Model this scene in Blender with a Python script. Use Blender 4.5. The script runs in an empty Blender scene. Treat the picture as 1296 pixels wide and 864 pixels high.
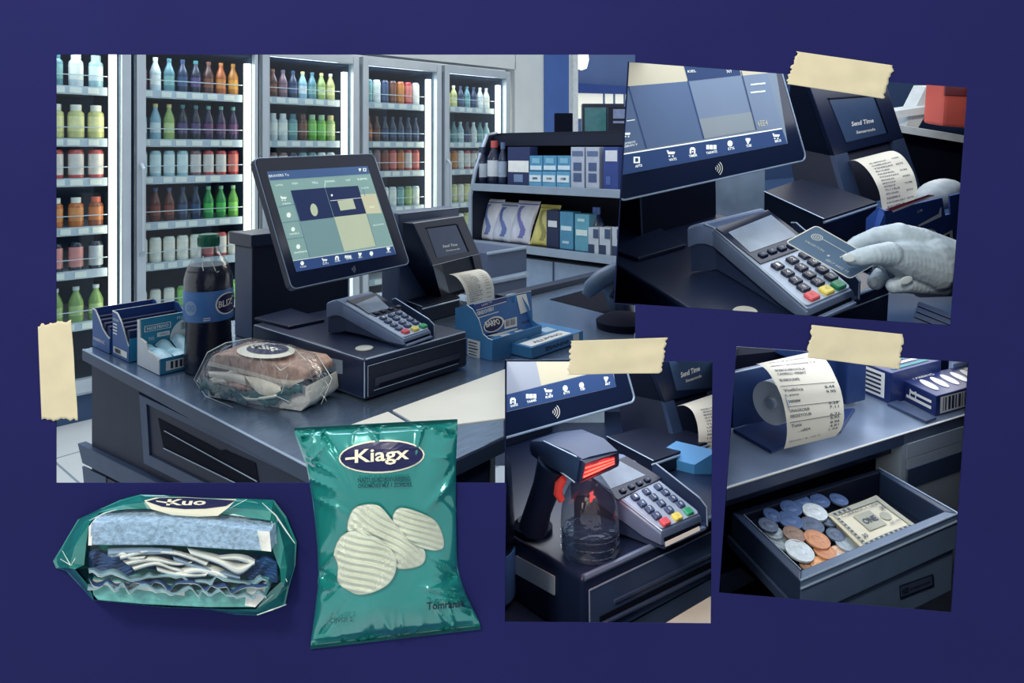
import bpy, bmesh, math, random
from mathutils import Vector, Matrix
from mathutils.geometry import tessellate_polygon
random.seed(7)
C = bpy.context.scene.collection
SC = bpy.context.scene
# ---------------------------------------------------------------- lens
F, CX, CY = 891.0, 648.0, 190.0
YB = 0.5                       # distance of the navy board
def V(*a): return Vector(a)
def ray(px, py): return Vector(((px-CX)/F, 1.0, -(py-CY)/F))
def at(px, py, d): return ray(px, py)*d

class Fr:
    """a rigid frame: world = T + R * local ; the camera stands at the world origin"""
    def __init__(s, R, T, clip=None, holder=None):
        s.R = Matrix(R); s.T = Vector(T); s.Ri = s.R.inverted()
        s.M = Matrix.Translation(s.T) @ s.R.to_4x4()
        s.cam = s.Ri @ (-s.T)
        s.clip = clip or []
    def d(s, px, py): return s.Ri @ ray(px, py)
    def loc(s, w): return s.Ri @ (Vector(w)-s.T)
    def pl(s, px, py, z=0.0):
        d = s.d(px, py); return s.cam + d*((z-s.cam.z)/d.z)
    def ply(s, px, py, y):
        d = s.d(px, py); return s.cam + d*((y-s.cam.y)/d.y)
    def plx(s, px, py, x):
        d = s.d(px, py); return s.cam + d*((x-s.cam.x)/d.x)
    def pd(s, px, py, depth): return s.cam + s.d(px, py)*depth
    def plane(s, px, py, p0, n):
        d = s.d(px, py); return s.cam + d*((p0-s.cam).dot(n)/d.dot(n))
    def px(s, p):
        w = s.T + s.R @ Vector(p)
        return (CX+F*w.x/w.y, CY-F*w.z/w.y, w.y)

def frame(R, px, py, depth, poly=None):
    clip = []
    if poly:
        n = len(poly); c = sum((ray(*p) for p in poly), Vector())/n
        for i in range(n):
            m = ray(*poly[i]).cross(ray(*poly[(i+1) % n])).normalized()
            if m.dot(c) < 0: m = -m
            clip.append((m, 0.0004))
        clip.append((Vector((0, 1, 0)), YB+0.002))
    return Fr(R, ray(px, py)*depth, clip)

class Q:
    """a flat quad: BL, BR, TR, TL (frame-local points)"""
    def __init__(s, fr, bl, br, tr, tl):
        s.fr = fr; s.c = [Vector(bl), Vector(br), Vector(tr), Vector(tl)]
        s.A = (s.c[1]-s.c[0]); s.B = (s.c[3]-s.c[0])
        n = (s.c[2]-s.c[0]).cross(s.c[3]-s.c[1])
        s.mid = (s.c[0]+s.c[1]+s.c[2]+s.c[3])/4
        if n.dot(fr.cam-s.mid) < 0: n = -n
        s.N = n.normalized(); s.a = s.A.normalized(); s.b = s.B.normalized()
    def at(s, u, v, n=0.0):
        c = s.c
        return c[0]*(1-u)*(1-v)+c[1]*u*(1-v)+c[2]*u*v+c[3]*(1-u)*v+s.N*n
    def p(s, px, py, n=0.0): return s.fr.plane(px, py, s.mid+s.N*n, s.N)
    def poly(s, pts, n=0.0): return [s.p(x, y, n) for x, y in pts]
    def rr(s, u0, u1, v0, v1, r, n=0.0, k=5):
        W = s.A.length; H = s.B.length; out = []
        ru, rv = r/W, r/H
        for cu, cv, a0 in ((u1-ru, v1-rv, 0), (u0+ru, v1-rv, 90), (u0+ru, v0+rv, 180), (u1-ru, v0+rv, 270)):
            for i in range(k+1):
                a = math.radians(a0+90*i/k)
                out.append(s.at(cu+ru*math.cos(a), cv+rv*math.sin(a), n))
        return out
def QZ(fr, bl, br, tr, tl, zb, zt):
    return Q(fr, fr.pl(*bl, zb), fr.pl(*br, zb), fr.pl(*tr, zt), fr.pl(*tl, zt))
def QP(fr, bl, br, tr, tl, depth):
    """the parallelogram seen at four pixels, its first corner at the given depth"""
    r = [ray(*p) for p in (bl, br, tr, tl)]
    m = Matrix((r[1], -r[2], r[3])).transposed()
    x = m.inverted() @ r[0]
    ds = [depth, depth*x[0], depth*x[1], depth*x[2]]
    return Q(fr, *[fr.loc(r[i]*ds[i]) for i in range(4)])

# ---------------------------------------------------------------- materials
def lin(h):
    h = h.lstrip('#'); o = []
    for i in (0, 2, 4):
        c = int(h[i:i+2], 16)/255
        o.append(c/12.92 if c <= .04045 else ((c+.055)/1.055)**2.4)
    return o
_m = {}
def mat(key, hx, rough=.5, metal=0., var=.12, scale=40., bump=0., emit=0., spec=.4, detail=3., coat=0., stretch=None):
    if key in _m: return _m[key]
    m = bpy.data.materials.new(key); m.use_nodes = True; nt = m.node_tree
    b = nt.nodes['Principled BSDF']; c = lin(hx)
    b.inputs['Roughness'].default_value = rough; b.inputs['Metallic'].default_value = metal
    b.inputs['Specular IOR Level'].default_value = spec
    b.inputs['Coat Weight'].default_value = coat; b.inputs['Coat Roughness'].default_value = .12
    tc = nt.nodes.new('ShaderNodeTexCoord'); nz = nt.nodes.new('ShaderNodeTexNoise')
    nz.inputs['Scale'].default_value = scale; nz.inputs['Detail'].default_value = detail
    if stretch:
        mp = nt.nodes.new('ShaderNodeMapping'); mp.inputs['Scale'].default_value = stretch
        nt.links.new(tc.outputs['Object'], mp.inputs['Vector']); nt.links.new(mp.outputs['Vector'], nz.inputs['Vector'])
    else: nt.links.new(tc.outputs['Object'], nz.inputs['Vector'])
    cr = nt.nodes.new('ShaderNodeValToRGB')
    cr.color_ramp.elements[0].position = .3; cr.color_ramp.elements[1].position = .7
    cr.color_ramp.elements[0].color = [x*(1-var) for x in c]+[1]
    cr.color_ramp.elements[1].color = [min(1, x*(1+var)) for x in c]+[1]
    nt.links.new(nz.outputs['Fac'], cr.inputs['Fac']); nt.links.new(cr.outputs['Color'], b.inputs['Base Color'])
    if bump:
        bp = nt.nodes.new('ShaderNodeBump'); bp.inputs['Strength'].default_value = bump; bp.inputs['Distance'].default_value = .002
        nt.links.new(nz.outputs['Fac'], bp.inputs['Height']); nt.links.new(bp.outputs['Normal'], b.inputs['Normal'])
    if emit:
        nt.links.new(cr.outputs['Color'], b.inputs['Emission Color']); b.inputs['Emission Strength'].default_value = emit
    _m[key] = m; return m
def film(key, tint, gloss=.12, body=0., hx='#ffffff', rough=.08, edge=.35, bump=0., bscale=60.):
    """clear sheet: see-through with sheen that grows at the rim"""
    if key in _m: return _m[key]
    m = bpy.data.materials.new(key); m.use_nodes = True; nt = m.node_tree
    nt.nodes.remove(nt.nodes['Principled BSDF']); out = nt.nodes['Material Output']
    tr = nt.nodes.new('ShaderNodeBsdfTransparent'); tr.inputs['Color'].default_value = lin(tint)+[1]
    gl = nt.nodes.new('ShaderNodeBsdfGlossy'); gl.inputs['Roughness'].default_value = rough
    df = nt.nodes.new('ShaderNodeBsdfDiffuse'); df.inputs['Color'].default_value = lin(hx)+[1]
    lw = nt.nodes.new('ShaderNodeLayerWeight'); lw.inputs['Blend'].default_value = .35
    mr = nt.nodes.new('ShaderNodeMapRange'); mr.inputs['To Min'].default_value = gloss; mr.inputs['To Max'].default_value = edge
    nt.links.new(lw.outputs['Facing'], mr.inputs['Value'])
    m1 = nt.nodes.new('ShaderNodeMixShader'); m1.inputs['Fac'].default_value = body
    nt.links.new(tr.outputs[0], m1.inputs[1]); nt.links.new(df.outputs[0], m1.inputs[2])
    m2 = nt.nodes.new('ShaderNodeMixShader'); nt.links.new(mr.outputs[0], m2.inputs['Fac'])
    nt.links.new(m1.outputs[0], m2.inputs[1]); nt.links.new(gl.outputs[0], m2.inputs[2])
    nt.links.new(m2.outputs[0], out.inputs['Surface'])
    if bump:
        tc = nt.nodes.new('ShaderNodeTexCoord'); nz = nt.nodes.new('ShaderNodeTexNoise'); nz.inputs['Scale'].default_value = bscale
        nt.links.new(tc.outputs['Object'], nz.inputs['Vector'])
        bp = nt.nodes.new('ShaderNodeBump'); bp.inputs['Strength'].default_value = bump; bp.inputs['Distance'].default_value = .004
        nt.links.new(nz.outputs['Fac'], bp.inputs['Height']); nt.links.new(bp.outputs['Normal'], gl.inputs['Normal'])
    _m[key] = m; return m

# ---------------------------------------------------------------- text
_txt = {}
def text_mesh(t, bold=.0):
    k = (t, bold)
    if k in _txt: return _txt[k]
    cu = bpy.data.curves.new('lettering', 'FONT'); cu.body = t; cu.resolution_u = 2; cu.offset = bold
    o = bpy.data.objects.new('lettering', cu); C.objects.link(o)
    dg = bpy.context.evaluated_depsgraph_get(); dg.update()
    me = o.evaluated_get(dg).to_mesh()
    vs = [(v.co.x, v.co.y) for v in me.vertices]; fs = [tuple(p.vertices) for p in me.polygons]
    o.evaluated_get(dg).to_mesh_clear()
    bpy.data.objects.remove(o); bpy.data.curves.remove(cu)
    if vs:
        x0 = min(v[0] for v in vs); x1 = max(v[0] for v in vs)
        y0 = min(v[1] for v in vs); y1 = max(v[1] for v in vs)
        w = max(x1-x0, 1e-6); h = max(y1-y0, 1e-6)
        vs = [((v[0]-x0)/w, (v[1]-y0)/h) for v in vs]
    else: w = h = 1
    _txt[k] = (vs, fs, w/h); return _txt[k]

# ---------------------------------------------------------------- mesh builder
class MB:
    def __init__(s): s.v = []; s.f = []; s.m = []
    def add(s, vs, fs, m=0):
        o = len(s.v); s.v += [Vector(v) for v in vs]
        for f in fs: s.f.append([i+o for i in f]); s.m.append(m)
        return s
    def hexa(s, b, t, m=0):
        return s.add(list(b)+list(t), [(3, 2, 1, 0), (4, 5, 6, 7), (0, 1, 5, 4), (1, 2, 6, 5), (2, 3, 7, 6), (3, 0, 4, 7)], m)
    def box(s, p, q, m=0):
        x0, x1 = sorted((p[0], q[0])); y0, y1 = sorted((p[1], q[1])); z0, z1 = sorted((p[2], q[2]))
        return s.hexa([V(x0, y0, z0), V(x1, y0, z0), V(x1, y1, z0), V(x0, y1, z0)], [V(x0, y0, z1), V(x1, y0, z1), V(x1, y1, z1), V(x0, y1, z1)], m)
    def prism(s, poly, vec, m=0, cap=True):
        poly = [Vector(p) for p in poly]; n = len(poly); vec = Vector(vec)
        fs = [(i, (i+1) % n, n+(i+1) % n, n+i) for i in range(n)]
        if cap: fs += [tuple(range(n))[::-1], tuple(range(n, 2*n))]
        return s.add(poly+[p+vec for p in poly], fs, m)
    def face(s, poly, m=0): return s.add(poly, [tuple(range(len(poly)))], m)
    def loft(s, rings, m=0, closed=True, cap=True):
        n = len(rings[0]); vs = [p for r in rings for p in r]; fs = []
        for j in range(len(rings)-1):
            for i in range(n if closed else n-1):
                k = (i+1) % n
                fs.append((j*n+i, j*n+k, (j+1)*n+k, (j+1)*n+i))
        if cap and closed: fs += [tuple(range(n))[::-1], tuple(range((len(rings)-1)*n, len(rings)*n))]
        return s.add(vs, fs, m)
    def grid(s, fn, nu, nv, m=0, mf=None):
        vs = [fn(i/nu, j/nv) for j in range(nv+1) for i in range(nu+1)]
        o = len(s.v); s.v += [Vector(v) for v in vs]
        for j in range(nv):
            for i in range(nu):
                a = o+j*(nu+1)+i; s.f.append([a, a+1, a+nu+2, a+nu+1]); s.m.append(mf(i, j) if mf else m)
        return s
    def tube(s, path, r, n=10, m=0):
        path = [Vector(p) for p in path]; rings = []; up = None
        for i, p in enumerate(path):
            t = (path[min(i+1, len(path)-1)]-path[max(i-1, 0)]).normalized()
            if up is None: up = t.orthogonal().normalized()
            up = (up-t*up.dot(t)).normalized(); w = t.cross(up); rr = r[i] if isinstance(r, (list, tuple)) else r
            rings.append([p+(up*math.cos(2*math.pi*k/n)+w*math.sin(2*math.pi*k/n))*rr for k in range(n)])
        return s.loft(rings, m)
    def lathe(s, prof, o=(0, 0, 0), n=24, m=0, ax=None, mf=None):
        o = Vector(o)
        if ax is None: X, Y, Z = V(1, 0, 0), V(0, 1, 0), V(0, 0, 1)
        else:
            Z = Vector(ax).normalized(); X = Z.orthogonal().normalized(); Y = Z.cross(X)
        for j in range(len(prof)-1):
            (r0, z0), (r1, z1) = prof[j], prof[j+1]; mm = mf(j) if mf else m
            A = [o+X*r0*math.cos(2*math.pi*k/n)+Y*r0*math.sin(2*math.pi*k/n)+Z*z0 for k in range(n)]
            B = [o+X*r1*math.cos(2*math.pi*k/n)+Y*r1*math.sin(2*math.pi*k/n)+Z*z1 for k in range(n)]
            s.add(A+B, [(k, (k+1) % n, n+(k+1) % n, n+k) for k in range(n)], mm)
        if prof[0][0] > 1e-6: s.face([o+X*prof[0][0]*math.cos(-2*math.pi*k/n)+Y*prof[0][0]*math.sin(-2*math.pi*k/n)+Z*prof[0][1] for k in range(n)], mf(0) if mf else m)
        if prof[-1][0] > 1e-6: s.face([o+X*prof[-1][0]*math.cos(2*math.pi*k/n)+Y*prof[-1][0]*math.sin(2*math.pi*k/n)+Z*prof[-1][1] for k in range(n)], mf(len(prof)-2) if mf else m)
        return s
    def ell(s, c, ax, ay, az, nu=12, nv=8, m=0):
        c = Vector(c); ax = Vector(ax); ay = Vector(ay); az = Vector(az); rings = []
        for j in range(nv+1):
            t = -math.pi/2+math.pi*j/nv
            rings.append([c+ax*math.cos(t)*math.cos(2*math.pi*i/nu)+ay*math.cos(t)*math.sin(2*math.pi*i/nu)+az*math.sin(t) for i in range(nu)])
        return s.loft(rings, m, cap=False)
    def text(s, t, fn, m=0, bold=0.):
        vs, fs, ar = text_mesh(t, bold)
        return s.add([fn(x, y) for x, y in vs], fs, m)
    def words(s, q, t, a, b, hpx, n=.0008, m=0, bold=0.):
        """lettering on quad q from pixel a to pixel b (baseline), hpx pixels tall"""
        P = q.p(a[0], a[1], n); W = q.p(b[0], b[1], n)-P
        up = q.N.cross(W.normalized())
        if up.dot(q.B) < 0: up = -up
        h = (q.p(a[0], a[1]-hpx, n)-P).length
        return s.text(t, lambda x, y: P+W*x+up*(h*y), m, bold)
    def disc(s, c, ax, ay, n=20, m=0):
        c = Vector(c); ax = Vector(ax); ay = Vector(ay)
        return s.face([c+ax*math.cos(2*math.pi*k/n)+ay*math.sin(2*math.pi*k/n) for k in range(n)], m)

def clipbm(bm, fr, base):
    for n, dist in fr.clip:
        ln = fr.Ri @ n; d0 = n.dot(fr.T)
        # n.(T+R(p+base)) > dist
        co = -(base) + ln*(dist-d0)
        vals = [(v.co-co).dot(ln) for v in bm.verts]
        if not vals: return
        if min(vals) >= -1e-6: continue
        if max(vals) <= 0:
            bmesh.ops.delete(bm, geom=bm.verts[:], context='VERTS'); return
        r = bmesh.ops.bisect_plane(bm, geom=bm.verts[:]+bm.edges[:]+bm.faces[:], dist=1e-6, plane_co=co, plane_no=ln, clear_inner=True)
        ed = [e for e in r['geom_cut'] if isinstance(e, bmesh.types.BMEdge) and e.is_valid and len(e.link_faces) == 1]
        if len(ed) > 2:
            try: bmesh.ops.triangle_fill(bm, edges=ed, use_beauty=True)
            except Exception: pass

def build(name, mb, mats, fr=None, parent=None, base=None, bevel=0., seg=2, smooth=False, clip=True, angle=35, sub=0):
    """link the collected shape as ONE mesh object; verts are frame-local"""
    if not isinstance(mats, (list, tuple)): mats = [mats]
    base = Vector(base) if base is not None else (Vector(parent['_b']) if parent is not None else Vector())
    me = bpy.data.meshes.new(name)
    me.from_pydata([v-base for v in mb.v], [], mb.f)
    for m in mats: me.materials.append(m)
    for i, p in enumerate(me.polygons): p.material_index = mb.m[i]
    bm = bmesh.new(); bm.from_mesh(me)
    bmesh.ops.remove_doubles(bm, verts=bm.verts[:], dist=1e-6)
    bmesh.ops.recalc_face_normals(bm, faces=bm.faces[:])
    if bevel:
        es = [e for e in bm.edges if len(e.link_faces) == 2 and e.calc_face_angle(0) > math.radians(angle)]
        bmesh.ops.bevel(bm, geom=es, offset=bevel, segments=seg, profile=.6, affect='EDGES', clamp_overlap=True)
    if fr is not None and clip and fr.clip: clipbm(bm, fr, base)
    if len(bm.faces) == 0:
        bm.free(); bpy.data.meshes.remove(me); return None
    if smooth:
        for f in bm.faces: f.smooth = True
        for e in bm.edges:
            if len(e.link_faces) == 2 and e.calc_face_angle(0) > math.radians(40): e.smooth = False
    bm.to_mesh(me); bm.free()
    o = bpy.data.objects.new(name, me); C.objects.link(o)
    if parent is not None:
        o.parent = parent
    else:
        o.matrix_world = (fr.M if fr else Matrix()) @ Matrix.Translation(base)
    o['_b'] = list(base)
    return o
def tag(o, label=None, cat=None, group=None, kind=None):
    if o is None: return None
    if label: o['label'] = label
    if cat: o['category'] = cat
    if group: o['group'] = group
    if kind: o['kind'] = kind
    return o
def thing(name, label, cat, fr, base, group=None):
    o = bpy.data.objects.new(name, None); C.objects.link(o); o.empty_display_size = .02
    o.matrix_world = fr.M @ Matrix.Translation(Vector(base)); o['_b'] = list(base)
    return tag(o, label, cat, group)
def struct(name, mb, mats, fr=None, **k):
    return tag(build(name, mb, mats, fr, **k), kind='structure')
W0 = Fr(Matrix.Identity(3), (0, 0, 0))     # plain world frame
def lerp(a, b, t): return a+(b-a)*t
def pin(poly, x, y):
    r = False; n = len(poly)
    for i in range(n):
        x1, y1 = poly[i]; x2, y2 = poly[(i+1) % n]
        if (y1 > y) != (y2 > y) and x < (x2-x1)*(y-y1)/(y2-y1)+x1: r = not r
    return r

def crom(P, t):
    """smooth curve through the listed tuples, t in 0..1"""
    k = len(P)-1; j = min(max(t, 0), 1)*k; i = int(min(j, k-1)); q = j-i
    g = lambda m: P[max(0, min(k, m))]
    p0, p1, p2, p3 = g(i-1), g(i), g(i+1), g(i+2)
    return tuple(.5*(2*p1[c]+(-p0[c]+p2[c])*q+(2*p0[c]-5*p1[c]+4*p2[c]-p3[c])*q*q+(-p0[c]+3*p1[c]-3*p2[c]+p3[c])*q**3) for c in range(len(p1)))
def cloop(P, t):
    n = len(P); j = (t % 1.0)*n; i = int(j); q = j-i
    p0, p1, p2, p3 = [P[(i+m) % n] for m in (-1, 0, 1, 2)]
    return tuple(.5*(2*p1[c]+(-p0[c]+p2[c])*q+(2*p0[c]-5*p1[c]+4*p2[c]-p3[c])*q*q+(-p0[c]+3*p1[c]-3*p2[c]+p3[c])*q**3) for c in range(2))
# ================================================================ camera, world, board
cam = bpy.data.cameras.new('camera'); co = bpy.data.objects.new('camera', cam); C.objects.link(co)
cam.sensor_width = 36; cam.lens = F*36/1296; cam.shift_y = (CY-432)/1296; cam.clip_start = .05; cam.clip_end = 60
co.rotation_euler = (math.pi/2, 0, 0); SC.camera = co
SC.view_settings.view_transform = 'Standard'; SC.view_settings.look = 'None'
w = bpy.data.worlds.new('sky'); SC.world = w; w.use_nodes = True
bg = w.node_tree.nodes['Background']; bg.inputs['Color'].default_value = lin('#dfe6ee')+[1]; bg.inputs['Strength'].default_value = .85
def area(name, loc, target, size, power, col='#ffffff', sy=None):
    l = bpy.data.lights.new(name, 'AREA'); l.energy = power; l.color = lin(col); l.size = size
    if sy: l.shape = 'RECTANGLE'; l.size_y = sy
    o = bpy.data.objects.new(name, l); C.objects.link(o); o.location = loc
    o.rotation_euler = (Vector(target)-Vector(loc)).to_track_quat('-Z', 'Y').to_euler(); return o

P_MAIN = [(71, 69), (804, 69), (804, 427), (640, 456), (641, 611), (71, 611)]
P_TR = [(796, 78), (1225, 111), (1203, 412), (778, 383)]
P_LC = [(641, 457), (902, 457), (900, 789), (639, 787)]
P_LR = [(932, 438), (1226, 458), (1204, 775), (910, 750)]
HOLE1 = [(71, 69), (804, 69), (804, 78.6), (1225, 111), (1203, 412), (804, 384.8), (804, 457), (902, 457), (900, 789), (639, 787), (640.5, 611), (71, 611)]
m_navy = mat('navy_paper', '#1f2155', rough=.85, var=.07, scale=9, spec=.1, detail=8, bump=.04)
def board():
    outer = [(-700, -330), (2000, -330), (2000, 1260), (-700, 1260)]
    loops = [outer, HOLE1, P_LR]
    b = MB(); th = .0006
    fl = [at(x, y, YB) for lp in loops for x, y in lp]
    tri = tessellate_polygon([[at(x, y, YB) for x, y in lp] for lp in loops])
    n = len(fl); back = [p+V(0, th, 0) for p in fl]
    fs = [tuple(t) for t in tri]+[tuple(i+n for i in t[::-1]) for t in tri]
    o = 0
    for lp in loops:
        k = len(lp)
        for i in range(k): a, c = o+i, o+(i+1) % k; fs.append((a, c, c+n, a+n))
        o += k
    b.add(fl+back, fs)
    struct('wall_front', b, m_navy, W0)
board()

m_tape = mat('masking_tape', '#d0c6a6', rough=.8, var=.05, scale=60, spec=.15, bump=.15)
def tape(name, pts, label, seed, lift=.0009):
    """one torn strip: four pixel corners TL TR BR BL; short sides ragged"""
    rnd = random.Random(seed); b = MB(); N = 18; M = 10
    TL, TR, BR, BL = [at(x, y, YB-lift) for x, y in pts]
    long_h = (TR-TL).length > (BL-TL).length
    jl = [rnd.uniform(-.012, .02) for _ in range(N+1)]; jr = [rnd.uniform(-.02, .012) for _ in range(N+1)]
    def fn(u, v):
        if long_h:
            j = v*N; i = int(min(j, N-1)); f = j-i
            uu = lerp(lerp(jl[i], jl[i+1], f), 1+lerp(jr[i], jr[i+1], f), u); vv = v
        else:
            j = u*N; i = int(min(j, N-1)); f = j-i
            vv = lerp(lerp(jl[i], jl[i+1], f), 1+lerp(jr[i], jr[i+1], f), v); uu = u
        p = TL*(1-uu)*(1-vv)+TR*uu*(1-vv)+BR*uu*vv+BL*(1-uu)*vv
        wr = .00025*math.sin(5*uu+2*vv+seed)+.00022*math.sin(9*uu*vv+seed*2+3*vv)
        return p+V(0, wr, 0)
    b.grid(fn, 36, 36)
    # thickness
    o = build(name, b, m_tape, W0, smooth=True)
    tag(o, label, 'tape', 'strips of masking tape')
    md = o.modifiers.new('thick', 'SOLIDIFY'); md.thickness = .0002
tape('masking_tape', [(1009, 65), (1132, 83), (1119, 125), (994, 106)], 'cream torn masking tape strip at the top, tilted above the hand and card terminal picture', 1)
tape('masking_tape', [(48, 411), (90, 404), (98.5, 531), (53, 532)], 'upright cream masking tape strip on the left edge beside the coolers', 2)
tape('masking_tape', [(723, 431), (845, 427), (836, 472), (718, 474)], 'cream masking tape strip in the middle above the red glowing barcode scanner', 3)
tape('masking_tape', [(1028, 411), (1144, 423), (1138, 467), (1020, 452)], 'cream masking tape strip over the paper roll and navy boxes', 4)

# ---------------------------------------------------------------- the snack bag lying on the board
m_bag = mat('teal_foil', '#1f8c86', rough=.17, metal=.3, var=.08, scale=20, spec=.7, coat=.8)
m_bagd = mat('dark_teal_foil', '#136a6c', rough=.25, metal=.3, var=.15, scale=20, spec=.6, coat=.5)
m_logo = mat('logo_navy', '#1a1d4d', rough=.4, var=.04)
m_cream = mat('cream_print', '#ece8d0', rough=.45, var=.04)
m_ink = mat('dark_ink', '#0c3340', rough=.5, var=.05)
L_ = [(372, 541), (374, 552), (388, 590), (397, 640), (402, 700), (403, 735), (399, 770), (394, 808), (393, 821)]
R_ = [(579, 530), (579, 542), (577, 590), (577, 640), (578, 690), (579, 722), (590, 752), (605, 783), (609, 796)]
def side(lst, v):
    j = v*(len(lst)-1); i = int(min(j, len(lst)-2)); f = j-i
    return (lerp(lst[i][0], lst[i+1][0], f), lerp(lst[i][1], lst[i+1][1], f))
def bag_px(u, v):
    a = side(L_, v); c = side(R_, v); sag = 5*math.sin(math.pi*u)*(1 if v < .5 else -1)*(1-abs(2*v-1))**2
    return (lerp(a[0], c[0], u), lerp(a[1], c[1], u)+sag)
_rc = random.Random(21); CREASE = []
for _i in range(46):
    _s = _rc.random(); _l = _rc.uniform(.08, .24); _k = _rc.uniform(-.6, .6)
    if _s < .3: CREASE.append((_rc.uniform(0, .06), _rc.uniform(.08, .92), _l, _k*_l, _rc.uniform(.007, .014), _rc.choice((-1, 1))*_rc.uniform(.0015, .004)))
    elif _s < .6: CREASE.append((_rc.uniform(.94, 1), _rc.uniform(.08, .92), -_l, _k*_l, _rc.uniform(.007, .014), _rc.choice((-1, 1))*_rc.uniform(.0015, .004)))
    elif _s < .78: CREASE.append((_rc.uniform(.05, .95), .04, _k*_l, _l*.7, _rc.uniform(.008, .014), _rc.choice((-1, 1))*_rc.uniform(.001, .003)))
    else: CREASE.append((_rc.uniform(.05, .95), .96, _k*_l, -_l, _rc.uniform(.008, .015), _rc.choice((-1, 1))*_rc.uniform(.0015, .004)))
def bag_h(u, v):
    e = min(1, max(0, (v-.045)/.2))*min(1, max(0, (.955-v)/.2)); e = math.sin(e*math.pi/2)
    h = .021*(max(0, 4*u*(1-u))**.62)*e
    # creases that run in from the seals and the sides
    for (cu, cv, du, dv, w_, a_) in ((.42, .03, .10, .16, .02, .0035), (.16, .10, .14, .24, .022, -.003), (.8, .08, -.10, .2, .02, .003), (.03, .35, .28, .06, .018, .003), (.97, .3, -.22, .1, .02, .0032),
                                     (.05, .86, .18, -.14, .02, -.003), (.5, .96, -.06, -.16, .022, .0038), (.6, .96, .1, -.14, .02, .003), (.97, .72, -.3, -.02, .018, .0035), (.85, .95, -.1, -.22, .02, .0035), (.3, .97, .05, -.12, .02, -.003), (.02, .6, .16, .08, .018, -.003))+tuple(CREASE):
        L2 = du*du+dv*dv; t = ((u-cu)*du+(v-cv)*dv)/L2
        if -.1 < t < 1.1:
            dist = math.hypot(u-cu-du*t, v-cv-dv*t); h += 1.7*a_*math.exp(-abs(dist/(w_*.8))**1.4)*max(0, 1-t)*min(1, (t+.1)*5)
    return h+.0012*math.sin(17*u+5*v)*math.sin(13*v+3*u)*e
def bag_uv(px, py):
    v = (py-536)/(810-536); u = .5
    for _ in range(8):
        x, y = bag_px(min(1, max(0, u)), min(1, max(0, v)))
        a = side(L_, min(1, max(0, v))); c = side(R_, min(1, max(0, v)))
        u += (px-x)/(c[0]-a[0]); v += (py-y)/275
    return u, v
def bag_s(px, py, off=0.0):
    u, v = bag_uv(px, py)
    return at(px, py, YB-.0015-bag_h(min(1, max(0, u)), min(1, max(0, v)))-off)
bg_t = thing('snack_bag', 'teal foil bag of ridged potato chips with a navy oval logo', 'bag of chips', W0, at(500, 680, YB-.001))
b = MB(); b.grid(lambda u, v: at(*bag_px(u, v), YB-.0015-bag_h(u, v)), 110, 140)
b.grid(lambda u, v: at(*bag_px(u, v), YB-.0008), 4, 20)
build('pouch', b, m_bag, W0, bg_t, smooth=True)
for v0, v1, nm in ((0, .042, 'seal'), (.958, 1, 'seal')):
    b = MB(); b.grid(lambda u, v: at(*bag_px(u, lerp(v0, v1, v)), YB-.0022-bag_h(u, lerp(v0, v1, v))-.0006*abs(math.sin(v*15))), 40, 24)
    build(nm, b, m_bagd, W0, bg_t, smooth=True)
# logo
def on_bag_disc(cx, cy, rx, ry, rot, off, b, m, n=28, k=4):
    cr, sr = math.cos(rot), math.sin(rot)
    def pt(r, a):
        x = rx*r*math.cos(a); y = ry*r*math.sin(a)
        return bag_s(cx+x*cr-y*sr, cy+x*sr+y*cr, off)
    b.grid(lambda u, v: pt(max(v, .001), u*2*math.pi), n, k, m)
b = MB(); on_bag_disc(483, 577.5, 54.5, 21, -.05, .0008, b, 1); on_bag_disc(483, 577.5, 52.5, 19, -.05, .0013, b, 0)
b.text('Kiagx', lambda x, y: bag_s(449+x*69, 591+x*-5-y*22, .0022), 1, .02)
b.face([bag_s(437, 579, .0022), bag_s(453, 577.5, .0022), bag_s(453, 580.5, .0022), bag_s(437, 582, .0022)], 1)
lg = build('logo', b, [m_logo, m_cream], W0, bg_t); 
b = MB(); b.text('NAITI EURORIVVAINNG', lambda x, y: bag_s(453+x*66, 610-x*2-y*5, .002), 0, .02); b.text('ONUMOSIS M.E 1 ZOPIDES', lambda x, y: bag_s(453+x*68, 617.5-x*2-y*5, .002), 0, .02); build('slogan', b, m_ink, W0, bg_t)
b = MB(); b.text('Tomraniis', lambda x, y: bag_s(540+x*48, 772-x*4-y*10, .003), 0, .03); build('lettering', b, m_ink, W0, bg_t)
b = MB(); b.text('CIJVO! 2.', lambda x, y: bag_s(417+x*31, 790-x*2-y*8, .003), 0, .0); build('lettering', b, m_ink, W0, bg_t)
m_chip = mat('printed_chip', '#c9d0c0', rough=.5, var=.08, scale=60)
m_chip2 = mat('printed_chip_shade', '#8fa6a8', rough=.5, var=.1, scale=60)
def chip(poly, ang, off, pitch, nm='chip_picture'):
    cx = sum(p[0] for p in poly)/len(poly); cy = sum(p[1] for p in poly)/len(poly)
    b = MB(); N = 96
    outl = lambda a: cloop(poly, a/(2*math.pi))
    ca, sa = math.cos(ang), math.sin(ang)
    def fn(u, v):
        x, y = outl((u % 1.0)*2*math.pi); x = lerp(cx, x, max(v, .002)); y = lerp(cy, y, max(v, .002))
        s_ = ((x-cx)*-sa+(y-cy)*ca)/pitch+.25*math.sin(((x-cx)*ca+(y-cy)*sa)/14)
        return bag_s(x, y, off+.0016+.0012*math.sin(s_*2*math.pi)*min(1, (1-v)*6+.15)-.0012*v**6)
    b.grid(fn, N, 40)
    b.grid(lambda u, v: (lambda q: bag_s(q[0], q[1], off+.0012*v))(outl((u % 1.0)*2*math.pi)), N, 2, 1)
    return tag(build(nm, b, [m_chip, m_chip2], W0, bg_t, smooth=True), 'printed ridged chip')
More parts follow.
